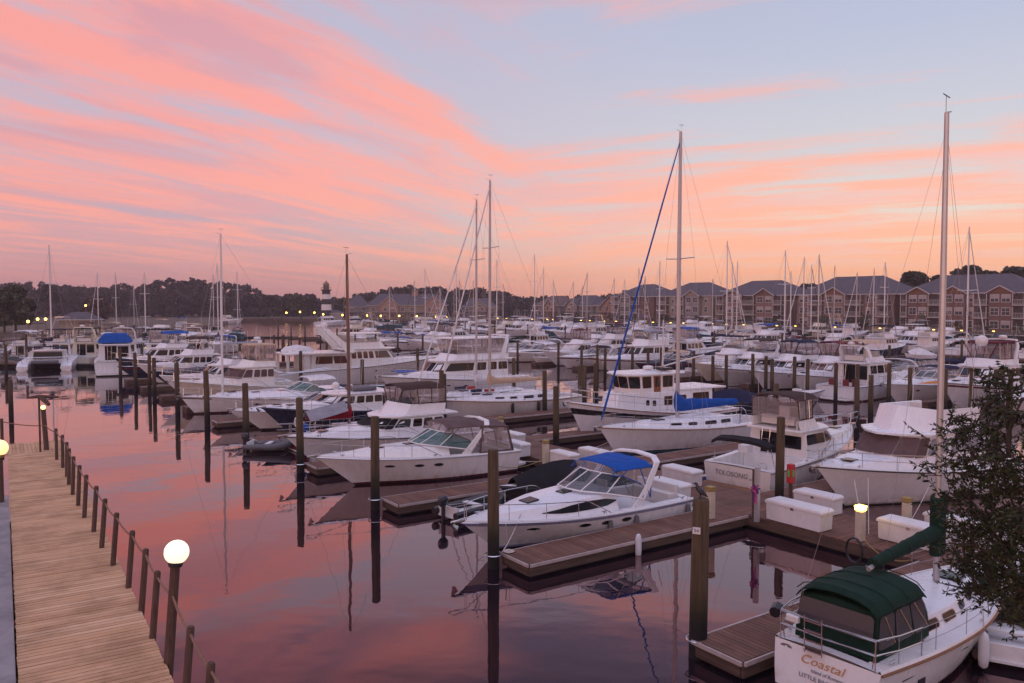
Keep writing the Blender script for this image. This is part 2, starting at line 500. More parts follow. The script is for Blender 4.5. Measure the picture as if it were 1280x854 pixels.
def windows(root, levels, a, specs, glass='glass', lod=0, frame=None, name='window', ctr=None):
    """specs: (edge, u0, u1, w0, w1, k0, k1); both sides"""
    R = [Vector(p) for p in levels[a]]
    if ctr is None: ctr = Vector((sum(p.x for p in R) / len(R), 0, levels[a][0][2]))
    big = MB()
    for (i, u0, u1, w0, w1, *k) in specs:
        k = list(k) + [0, 0]
        for sd in (1, -1):
            q = hq(levels, a, i, sd, u0, u1, w0, w1, k[0], k[1])
            if lod >= 1: big.panel(q, .01, .03 if glass[:2] == 'c_' else .006, 0, 0, ctr); continue
            mb = MB(); mb.panel(q, .012, .04 if glass[:2] == 'c_' else .006, 0, .05, ctr)
            w = mb.build(name, glass, root, 0)
            if frame:
                fm = MB(); c = sum(q, Vector()) / 4
                fm.panel([c + (p - c) * 1.0 + (p - c).normalized() * .045 for p in q], .008, .001, 0, .05, ctr)
                fm.build('frame', frame, w, 0)
    if lod >= 1 and big.v: big.build('glazing', glass, root, 0)


def canvas(root, name, m, x0, x1, w0, w1, z0, z1, crown=.14, drop=.12, bows=4, th=.03, frame=None, feet=None, lod=0):
    """cloth top over hoops; x0 forward"""
    nx, ny = (16, 10) if lod == 0 else (4, 6); up, lo = [], []
    for i in range(nx + 1):
        a = i / nx; x = lerp(x0, x1, a); w = lerp(w0, w1, a); z = lerp(z0, z1, a)
        sag = .025 * abs(sin(pi * a * (bows - 1))) if lod == 0 else 0
        e = drop * (max(0, 1 - a / .08) ** 2 + max(0, 1 - (1 - a) / .08) ** 2) * .6
        r = []
        for j in range(ny + 1):
            b = -1 + 2 * j / ny
            r.append(Vector((x, w * b, z + crown * (1 - abs(b) ** 2.6) - sag * (1 - b * b) - e - (drop * max(0, (abs(b) - .8) / .2) ** 2) + (.012 * sin(5.3 * x + 4 * b) * sin(7 * b + 2.1 * x) if lod == 0 else 0))))
        up.append(r); lo.append([p - Vector((0, 0, th)) for p in r])
    mb = MB(); rings = [up[i] + lo[i][::-1] for i in range(nx + 1)]
    mb.loft(rings, 0, True, True, True)
    o = mb.build(name, m, root, 50)
    if frame and feet and lod < 2:
        fb = MB()
        for a, f in feet:
            i = int(round(a * nx)); e = up[i]
            for sd, p in ((-1, e[0]), (1, e[-1])):
                fb.tube([Vector((f[0], sd * f[1], f[2])), p - Vector((0, 0, th))], .014, 5)
        fb.build('canvas_frame', frame, root)
    return o


def rail(root, H, t0, t1, h, ns, r=.014, lines=(1.0,), name='bow_rail', inset=.08, pulpit=.25, lod=0, ramp=.12, m='steel', both=True):
    mb = MB(); T = [t0 + (t1 - t0) * i / 20 for i in range(21)] if lod == 0 else [t0 + (t1 - t0) * i / 8 for i in range(9)]
    hh = lambda t: h * min(1, .02 + (t - t0) / max(ramp, .001)) if ramp else h
    for f_ in lines:
        pts = [H.sh(t, 1, hh(t) * f_, inset) for t in T]
        if t1 > .97:
            tip = H.sh(1, 1, hh(1) * f_); pts[-1] = tip + Vector((pulpit, .16, 0)) if pulpit else pts[-1]
            pts += [Vector((p.x, -p.y, p.z)) for p in reversed(pts)]
            mb.tube(pts, r if f_ == 1 else r * .7, 5)
        else:
            for sd in (1, -1): mb.tube([Vector((p.x, sd * p.y, p.z)) for p in pts], r if f_ == 1 else r * .7, 5)
    for k in range(ns):
        t = lerp(t0 + (t1 - t0) * .06, min(t1, .98), k / max(1, ns - 1))
        for sd in (1, -1):
            mb.tube([H.sh(t, sd, .03, inset), H.sh(t, sd, hh(t), inset)], r * .85, 5)
    return mb.build(name, m, root)


def arch(root, name, m, pts, wid, th=.12, slope=0.0, bevel=0):
    """solid bow over the boat: pts from the port foot to the starboard foot; wid along x"""
    P = [Vector(p) for p in pts]; rings = []
    for i, p in enumerate(P):
        t = (P[min(i + 1, len(P) - 1)] - P[max(i - 1, 0)]); n = Vector((0, t.z, -t.y)); n = n.normalized() if n.length else Vector((0, 0, 1))
        w = wid[i] if isinstance(wid, (list, tuple)) else wid
        a, b = Vector((w / 2, 0, slope * w / 2)), n * th / 2
        rings.append([p + a + b, p + a - b, p - a - b, p - a + b])
    mb = MB(); mb.loft(rings, 0, True, True, True)
    return mb.build(name, m, root, 30, bevel)


def portlights(root, H, spots, z_frac=.72, rx=.2, rz=.075, m='glass', rim='steel', lod=0, one=False):
    big = MB()
    for t in spots:
        for sd in ((-1,) if one else (1, -1)):
            zz = H.zs(t) * z_frac; c = H.pt(t, zz, sd); a = (H.pt(t + .02, zz, sd) - H.pt(t - .02, zz, sd)).normalized(); u = (H.pt(t, zz + .05, sd) - H.pt(t, zz - .05, sd)).normalized()
            n = a.cross(u); n = n if n.y * sd > 0 else -n
            ring = lambda k, o: [c + n * o + a * cos(b) * rx * k + u * sin(b) * rz * k for b in (2 * pi * i / 14 for i in range(14))]
            mb = big if lod else MB()
            mb.loft([ring(1, -.01), ring(1, .012)], 0, True, False, True)
            if not lod:
                o = mb.build('portlight', m, root, 0)
                q = MB(); q.loft([ring(1.0, -.01), ring(1.18, .018), ring(1.0, .022)], 0); q.build('rim', rim, o)
    if lod: big.build('glazing', m, root, 0)


def outboard(root, x, y, z, s=1.0):
    mb = MB(); mb.lathe([(.12, 0), (.2, .1), (.21, .3), (.17, .43), (.06, .5)], (0, 0, 0), 10)
    mb.v = [(x - .12 + a * s * 1.35, y + b * s * .85, z + .25 + c * s) for a, b, c in mb.v]
    o = mb.build('outboard_motor', 'motor', root)
    mb = MB(); mb.box((x - .10, y, z - .15), (.16 * s, .12 * s, .9)); mb.box((x - .12, y, z - .5), (.34, .05, .14)); mb.build('leg', 'motor', o)
    return o


def dome(root, p, r=.28, m='plastic'):
    mb = MB(); mb.lathe([(r * .6, -r * .9), (r * .9, -r * .5), (r, 0), (r * .8, r * .55), (r * .35, r * .85), (.01, r * .92)], p, 12); return mb.build('satellite_dome', m, root)


def radar(root, p, r=.3):
    mb = MB(); mb.lathe([(r * .5, -.12), (r, -.08), (r, .06), (r * .7, .12), (.01, .15)], p, 14); return mb.build('radar', 'plastic', root)


def whip(root, p, h=2.4, lean=(-.2, 0)):
    mb = MB(); mb.tube([p, (p[0] + lean[0], p[1] + lean[1], p[2] + h)], [.012, .006], 4); return mb.build('antenna', 'plastic', root)


def anchor(root, H):
    p = H.sh(1); mb = MB(); mb.box((p.x + .05, 0, p.z + .03), (.5, .16, .05)); mb.build('anchor_roller', 'steel', root)
    mb = MB(); mb.tube([(p.x - .2, 0, p.z + .1), (p.x + .35, 0, p.z + .02)], .022, 5); mb.add([(p.x + .36, 0, p.z + .03), (p.x + .2, .17, p.z - .2), (p.x + .05, 0, p.z - .12), (p.x + .2, -.17, p.z - .2), (p.x + .2, 0, p.z - .26)], [(0, 1, 4), (0, 4, 3), (1, 2, 4), (2, 3, 4), (0, 3, 2, 1)])
    mb.build('anchor', 'steel', root)


def cleats(root, H, ts=(.06, .5, .9)):
    for t in ts:
        for sd in (1, -1):
            p = H.sh(t, sd, .05, .09); mb = MB(); mb.box((p.x, p.y, p.z + .03), (.05, .04, .06)); mb.tube([(p.x - .11, p.y, p.z + .07), (p.x + .11, p.y, p.z + .07)], .015, 5); mb.build('cleat', 'steel', root)


def express(root, L=9.3, B=3.1, lod=0, hull='white', bottom='antifoul_black', boot='black', stripe='lilac', top='royal blue', arch_on=True, encl=None,
            screen='tint', hardtop=False, side='glass', plat=.8, back_encl=None, fs=1.0, fb=1.45, ports=(.34, .47, .58, .78), cover=False, mh=.42, tz=1.32):
    H = Hull(L, B, fs, fb, 1.25, .93, 2.4, .42, .90, .25, -.15)
    tc = .40; xw = .06 * L
    make_hull(root, H, [hull, bottom, boot, stripe], lod, cock=tc if lod < 2 else 0, zf=.55, cw=.3, stripe=(.82, .93), rubm='steel' if lod == 0 else 'rubber')
    # moulded foredeck rising aft to the windscreen
    xa = -L / 2 + tc * L - .12
    def W(x, k=.80): return H.wx(x) * k
    lo, hi = [], []
    for f_ in (.98, .86, .7, .52, .34, .17, 0):
        x = lerp(xa, .40 * L, f_); w = W(x) * min(1, (1 - f_) ** .45 * 1.5)
        z = H.zx(x); r = mh * (1 - f_) ** .62 + .02
        lo.append((x, w if f_ < .98 else 0, z + .01)); hi.append((x - .02, (w * .86 - .06) if f_ < .98 else 0, z + r))
    lo.append((xa, 0, H.zx(xa))); hi.append((xa + .02, 0, H.zx(xa) + mh + .04))
    mo = mh - .42; lv = [lo, hi]; rings = [mirror(h) for h in lv]; mb = MB(); mb.loft(rings, 0)
    n = len(hi); hp = [Vector(p) for p in hi]
    for i in range(n - 1):
        a, b = hp[i], hp[i + 1]; rows = []
        for p in (a, b): rows.append([Vector((p.x, p.y * k, p.z + .07 * (1 - k * k))) for k in (1, .6, .2, -.2, -.6, -1)])
        mb.loft(rows, 0, False)
    mb.build('foredeck', hull, root, 60)
    if side and lod < 2:
        for sd in (1, -1):
            q = MB(); pts = []
            for i, (u, w0, w1) in ((2, (.3, .42, .46)), (3, (0, .3, .64)), (3, (.6, .26, .76)), (4, (.5, .28, .80)), (5, (.4, .34, .72)), (5, (.95, .5, .56))):
                A, Bv, C, D = (Vector(lv[0][i]), Vector(lv[0][i + 1]), Vector(lv[1][i + 1]), Vector(lv[1][i]))
                pts.append([A.lerp(Bv, u).lerp(D.lerp(C, u), w) for w in (w0, w1)])
            pts = [[Vector((p.x, sd * (p.y + .012), p.z + .012)) for p in r] for r in pts]
            q.loft(pts, 0, False); q.build('side_window', side, root, 0)
    zt = H.zx(xa) + .46
    # windscreen
    xb = xa + .55; wb = W(xb, .86)
    bot = [(xb + .85, 0, H.zx(xb) + .55 + mo), (xb + .65, wb * .45, H.zx(xb) + .52 + mo), (xb - .05, wb * .86, H.zx(xb) + .44 + mo), (xb - 1.55, H.wx(xb - 1.5) * .93, H.zx(xb - 1.4) + .24 + mo * .5)]
    tp = [(xb - .25, 0, H.zx(xb) + 1.04 + mo), (xb - .36, wb * .42, H.zx(xb) + 1.02 + mo), (xb - .80, wb * .80, H.zx(xb) + .95 + mo), (xb - 1.75, H.wx(xb - 1.5) * .88, H.zx(xb - 1.4) + .55 + mo)]
    if not cover:
        g_ = MB(); fr = MB()
        for sd in (1, -1):
            B_ = [Vector((p[0], p[1] * sd, p[2])) for p in bot]; T_ = [Vector((p[0], p[1] * sd, p[2])) for p in tp]
            g_.loft([B_, T_], 0, False)
            if lod < 2:
                fr.tube(B_, .03, 5); fr.tube(T_, .026, 5)
                for a, b in zip(B_[0 if sd > 0 else 1:], T_[0 if sd > 0 else 1:]): fr.tube([a, b], .024, 5)
        ws = g_.build('windscreen', screen, root, 0)
        if lod < 2: fr.build('frame', hull if lod == 0 else 'white', ws)
    zb = H.zx(xb)
    xar = -L / 2 + .20 * L
    if arch_on:
        w = H.wx(xar) - .12; z0 = H.zx(xar)
        path = [(xar + 1.15, w, z0), (xar + .5, w - .06, z0 + .68), (xar - .15, w - .20, z0 + 1.30 + mo), (xar - .35, w - .55, z0 + 1.44 + mo), (xar - .38, 0, z0 + 1.5 + mo)]
        path += [(x, -y, z) for x, y, z in reversed(path[:-1])]
        arch(root, 'radar_arch', hull, path, [.5, .34, .28, .27, .27, .27, .28, .34, .5], .09, 0, .02 if lod == 0 else 0)
    zc = zb + tz + mo
    if top and not cover:
        x1 = xar + .1 if arch_on else xa - 1.9
        x0 = xb - .55
        if hardtop:
            lv2 = [[(x0, 0, zc + .05), (x0 - .2, wb * .7, zc + .02), (x1, wb * .85, zc), (x1 - .05, 0, zc)], [(x0 - .05, 0, zc + .12), (x0 - .25, wb * .68, zc + .08), (x1 + .05, wb * .83, zc + .06), (x1, 0, zc + .08)]]
            house(root, 'hardtop', lv2, hull)
            p_ = MB()
            for sd in (1, -1):
                p_.tube([(x0 - .3, sd * wb * .72, zb + 1.0), (x0 - .3, sd * wb * .68, zc)], .03, 6); p_.tube([(x1 + .2, sd * wb * .9, zb + .1), (x1 + .2, sd * wb * .8, zc)], .03, 6)
            p_.build('hardtop_frame', 'steel', root)
        else:
            canvas(root, 'bimini', 'c_' + top, x0, x1, wb * .80, H.wx(x1) * .80, zc - .02, zc + .02, .13, .10, 4, .03, 'steel',
                   ((.05, (xa - .5, wb * .92, zb + .5)), (.5, (xa - .6, wb * .95, zb + .25))), lod)
        if encl and lod < 2:
            e = MB(); sm = MB()
            for sd in (1, -1):
                T_ = [Vector((lerp(x0, x1, a), sd * lerp(wb * .80, H.wx(x1) * .8, a), zc - .12)) for a in (0, .33, .66, 1)]
                B_ = [Vector((tp[1][0], sd * tp[1][1] * 1.9, tp[1][2] - .04)), Vector((tp[2][0], sd * tp[2][1] * 1.06, tp[2][2])), Vector((tp[3][0], sd * tp[3][1], tp[3][2])), Vector((x1 + .3, sd * (H.wx(x1) - .1), H.zx(x1) + .35))]
                e.loft([B_, T_], 0, False)
                for a, b in zip(B_, T_): sm.tube([a, b], .02, 4)
                sm.tube(T_, .03, 4); sm.tube(B_, .02, 4)
            T_ = [Vector((x0, wb * .8 * k, zc - .06 + .1 * (1 - k * k))) for k in (1, .4, -.4, -1)]; B_ = [Vector((tp[1][0] if abs(k) < .5 else tp[2][0] + .2, wb * .8 * k, tp[1][2] + .02)) for k in (1, .4, -.4, -1)]
            e.loft([B_, T_], 0, False)
            for a, b in zip(B_, T_): sm.tube([a, b], .018, 4)
            w_ = e.build('clear_panel', 'vinyl', root, 0); sm.build('seam', 'c_' + top, w_)
        if back_encl and lod < 2:
            xe = x1 - 1.35; w0, w1 = H.wx(x1) * .84, H.wx(xe) * .86
            canvas(root, 'aft_canopy', 'c_' + back_encl, x1 + .02, xe, w0, w1, zc - .03, zc - .12, .10, .08, 3, .03, None, None, lod)
            e = MB(); sm = MB()
            for sd in (1, -1):
                T_ = [Vector((x1, sd * w0, zc - .15)), Vector((xe, sd * w1, zc - .24))]; B_ = [Vector((x1 + .25, sd * (H.wx(x1) - .08), H.zx(x1) + .06)), Vector((xe - .25, sd * (H.wx(xe) - .08), H.zx(xe) + .06))]
                e.loft([B_, T_], 0, False)
                for a, b in zip(B_, T_): sm.tube([a, b], .05, 4)
                sm.tube(B_, .06, 4); sm.tube(T_, .05, 4)
            T_ = [Vector((xe, w1 * k, zc - .22)) for k in (1, 0, -1)]; B_ = [Vector((xe - .25, w1 * k, H.zx(xe) + .06)) for k in (1, 0, -1)]
            e.loft([B_, T_], 0, False)
            for a, b in zip(B_, T_): sm.tube([a, b], .05, 4)
            w_ = e.build('aft_panel', 'vinyl', root, 0); sm.build('seam', 'c_' + back_encl, w_)
    if cover:
        x0, x1 = xb + .5, -L / 2 + .1; up = []
        for i in range(9):
            a = i / 8; x = lerp(x0, x1, a); w = H.wx(x) * .97; z = H.zx(x); hgt = .75 * sin(pi * min(1, a * .9 + .18)) ** .7
            up.append([Vector((x, w * b, z + .04 + hgt * (1 - abs(b) ** 1.6) + (.02 * sin(9 * b + 5 * a)))) for b in (-1, -.7, -.35, 0, .35, .7, 1)])
        mb = MB(); mb.loft(up, 0, False); mb.build('boat_cover', 'c_' + (top or 'navy'), root, 30)
    if lod < 2 and not cover:
        mb = MB(); xs = -L / 2 + .22 * L
        mb.box((-L / 2 + .55, 0, .78), (.5, B * .62, .45)); mb.box((-L / 2 + .38, 0, 1.12), (.14, B * .62, .35)); mb.box((xa - .7, -B * .2, .85), (.5, .5, .6)); mb.box((xa - .95, -B * .2, 1.3), (.12, .5, .45)); mb.box((xa - .1, -B * .2, 1.1), (.3, .8, .75))
        bev = .03 if lod == 0 else 0
        for nm_, lo_, hi_ in (('aft_seat', 0, 2), ('helm_seat', 2, 4), ('helm_console', 4, 5)):
            sb = MB(); sb.v = mb.v[lo_ * 8:hi_ * 8]; sb.f = [tuple(i - lo_ * 8 for i in f_) for f_ in mb.f[lo_ * 6:hi_ * 6]]; sb.m = mb.m[lo_ * 6:hi_ * 6]; sb.build(nm_, 'seat', root, 30, bev)
    if plat:
        mb = MB(); mb.loft([[(-L / 2 + .05, B * .43, z), (-L / 2 - plat, B * .36, z), (-L / 2 - plat, -B * .36, z), (-L / 2 + .05, -B * .43, z)] for z in (.24, .34)], 0, True, True, True)
        mb.build('swim_platform', hull, root, 30)
    if lod < 2: rail(root, H, .46, 1, .55, 5, .016, (1.0,), 'bow_rail', .07, .35, lod)
    portlights(root, H, ports, .70, .2, .08, 'glass', 'steel', 0 if lod == 0 else 1)
    if lod == 0:
        anchor(root, H); cleats(root, H)
        for f_, sz in ((.62, .5), (.30, .42)):
            x = lerp(xa, .40 * L, f_); r = mh * (1 - f_) ** .62 + .02; sl = atan2(-(H.zx(x + .2) + mh * max(.02, 1 - f_ - .06) ** .62 - H.zx(x) - r + .02), .2) * .9
            mb = MB(); mb.box((0, 0, 0), (sz, sz, .05)); o = mb.build('hatch', 'glass', root, 0, .015); o.location = (x, 0, H.zx(x) + r + .085); o.rotation_euler = (0, sl, 0)
    return H


def sailboat(root, L=11, B=3.4, lod=0, hull='white', bottom='antifoul_blue', boot='navy', stripe='white', mast_h=15.0, mast_f=.40, cover='royal blue', jib='white', dodger=None,
             bimini=None, mastm='alu', stern=.68, fs=1.0, fb=1.35, boom=True, mizzen=False, spreaders=1, mast_r=.085, cabin='white', rails=True, boomz=None, wires=True, coverh=.62):
    H = Hull(L, B, fs, fb, .75, stern, 2.0, .42, .80, .45, .25, .08, 1.5)
    make_hull(root, H, [hull, bottom, boot, stripe], lod, cock=.27 if lod < 2 else 0, zf=.65, cw=.42, stripe=(.86, .92), rubm='teak')
    xf, xa = L * .26, -L / 2 + .28 * L
    lv = [[], []]; N = 6
    for i in range(N):
        a = i / (N - 1); x = lerp(xf, xa, a); w = H.wx(x) * lerp(.42, .66, min(1, a * 1.6)); z = H.zx(x)
        lv[0].append((x, w, z)); lv[1].append((x - .12, w * .86, z + lerp(.24, .46, a)))
    lv[0] = [(xf + .25, 0, H.zx(xf))] + lv[0] + [(xa, 0, H.zx(xa))]; lv[1] = [(xf + .02, 0, H.zx(xf) + .22)] + lv[1] + [(xa - .1, 0, H.zx(xa) + .48)]
    house(root, 'coachroof', lv, cabin, .05, .03 if lod == 0 else 0)
    windows(root, lv, 0, [(2, .2, .75, .35, .72), (3, .15, .6, .32, .72), (4, .1, .8, .3, .74), (5, .15, .8, .3, .74)] if lod < 2 else [(4, 0, .9, .3, .7)], 'glass', lod, 'steel' if lod == 0 else None, 'portlight')
    xm = L / 2 - mast_f * L; zm = H.zx(xm) + .36; top = zm + mast_h
    mb = MB(); mb.tube([(xm, 0, zm - .2), (xm - .02, 0, zm + mast_h * .6), (xm - .05, 0, top)], [mast_r, mast_r, mast_r * .72], 8 if lod == 0 else 5, 0)
    mast = mb.build('mast', mastm, root)
    if lod < 2 or spreaders:
        mb = MB(); sp = []
        for k in range(max(spreaders, 0)):
            z = zm + mast_h * ((k + 1) / (spreaders + 1) + (.06 if spreaders == 1 else .02)); w = .95 * B / 3.4
            mb.tube([(xm - .1, -w, z + .05), (xm, 0, z), (xm - .1, w, z + .05)], .028 if lod == 0 else .04, 5); sp.append((z, w))
        if sp: mb.build('spreader', mastm, mast)
        mb = MB(); rw = .007 if lod == 0 else .011
        if wires:
            tb = Vector((L / 2 - .12, 0, H.fb + .05)); mb.tube([(xm - .05, 0, top - .1), tb], rw, 4)
            mb.tube([(xm - .05, 0, top - .05), (-L / 2 + .1, 0, H.fs + .1)], rw, 4)
            for sd in (1, -1):
                ch = H.sh(H.tx(xm - .15), sd, 0, .12); prev = Vector((xm - .05, 0, top - .15))
                for z, w in reversed(sp):
                    q = Vector((xm - .1, sd * w, z + .05)); mb.tube([prev, q], rw, 4); prev = q
                mb.tube([prev, ch], rw, 4)
                if lod < 2 and sp:
                    mb.tube([(xm, 0, sp[0][0] - .1), H.sh(H.tx(xm - .7), sd, 0, .12)], rw, 4); mb.tube([(xm, 0, sp[0][0] - .1), H.sh(H.tx(xm + .5), sd, 0, .12)], rw, 4)
            mb.build('rigging', 'wire', root)
        if jib:
            a, b = Vector((L / 2 - .15, 0, H.fb + .35)), Vector((xm - .02, 0, top - .5)); mb = MB()
            mb.tube([a, a.lerp(b, .04), a.lerp(b, .3), a.lerp(b, .7), b], [.03, .062, .055, .045, .03] if lod == 0 else [.03, .06, .055, .045, .03], 7); mb.build('furled_jib', 'c_' + jib, root)
        if lod == 0:
            mb = MB(); mb.tube([(xm - .1, 0, top), (xm + .3, .05, top + .08)], .012, 4); mb.tube([(xm - .1, 0, top), (xm - .1, 0, top + .38)], .008, 4); mb.tube([(xm - .25, 0, top + .4), (xm + .08, 0, top + .36)], .016, 4)
            mb.build('masthead_vane', 'wire', mast)
    if boom:
        bz = zm + (boomz or .75); be = max(-L / 2 + .5, xm - L * .40)
        mb = MB(); mb.tube([(xm - .1, 0, bz), (be, 0, bz + .12)], .06, 6); mb.build('boom', mastm, root)
        if cover:
            rings = []; K = 14 if lod == 0 else 6
            for i in range(K + 1):
                a = i / K; x = lerp(xm + .1, be + .1, a); z = bz - .10 + .12 * a; h = lerp(coverh, .45 * coverh, a) * (1 + (.05 * sin(i * 2.1) if lod == 0 else 0)) + (coverh * .6 * max(0, 1 - a / .1)); w = lerp(.22, .13, a)
                rings.append([(x, w * cos(b) * (1 - .35 * max(0, sin(b))), z + h * .5 + h * .5 * sin(b)) for b in (2 * pi * j / 10 for j in range(10))])
            mb = MB(); mb.loft(rings, 0, True, True, True); mb.build('sail_cover', 'c_' + cover, root, 60)
    if mizzen:
        xz = -L / 2 + .2 * L; mb = MB(); mb.tube([(xz, 0, H.zx(xz)), (xz - .05, 0, H.zx(xz) + mast_h * .68)], [mast_r * .8, mast_r * .6], 6); mb.build('mizzen_mast', mastm, root)
    if dodger and lod < 2:
        x = xa + .25; w = H.wx(xa) * .62; z = H.zx(xa) + .46
        canvas(root, 'dodger', 'c_' + dodger, x + .15, x - 1.0, w, w * 1.02, z + .60, z + .72, .14, .1, 3, .03, 'steel', ((.9, (x - .9, w, z - .2)),), lod)
        e = MB(); e.loft([[(x + .75, k * w * .9, z + .02) for k in (-1, -.3, .3, 1)], [(x + .16, k * w * .97, z + .62 + .1 * (1 - k * k)) for k in (-1, -.3, .3, 1)]], 0, False)
        e.build('dodger_window', 'vinyl', root, 0)
    if bimini and lod < 2:
        x = -L / 2 + .24 * L; w = H.wx(x) * .72; z = H.zx(x)
        canvas(root, 'bimini', 'c_' + bimini, x + .9, x - 1.1, w, w * .95, z + 1.75, z + 1.75, .1, .08, 3, .03, 'steel', ((.1, (x, w * 1.15, z)), (.9, (x - .1, w * 1.15, z))), lod)
    if rails and lod < 2:
        rail(root, H, .03, .86, .6, 6 if lod == 0 else 4, .009 if lod == 0 else .012, (1.0, .5), 'lifeline', .07, 0, lod, 0, 'wire')
        rail(root, H, .86, 1, .62, 2, .014, (1.0, .5), 'pulpit', .06, .1, lod, 0)
        mb = MB()
        for k in (.6, .32): mb.tube([H.sh(.10, 1, k, .07), H.sh(.0, 1, k, .12), H.sh(0, -1, k, .12), H.sh(.10, -1, k, .07)], .014, 5)
        for sd in (1, -1): mb.tube([H.sh(0, sd, 0, .12), H.sh(0, sd, .6, .12)], .014, 5)
        mb.build('pushpit', 'steel', root)
    if lod == 0:
        anchor(root, H); cleats(root, H)
        mb = MB(); x = -L / 2 + .12 * L; mb.tube([(x, 0, .7), (x, 0, 1.45)], .06, 6); mb.tube([(x - .1, .38 * cos(b), 1.45 + .38 * sin(b)) for b in (2 * pi * i / 16 for i in range(17))], .016, 5); mb.build('steering_wheel', 'steel', root)
        mb = MB(); z = H.zx(L * .2); mb.box((L * .16, 0, H.zx(L * .16) + .36), (.55, .55, .06)); mb.build('hatch', 'glass', root, 0, .015)
    return H


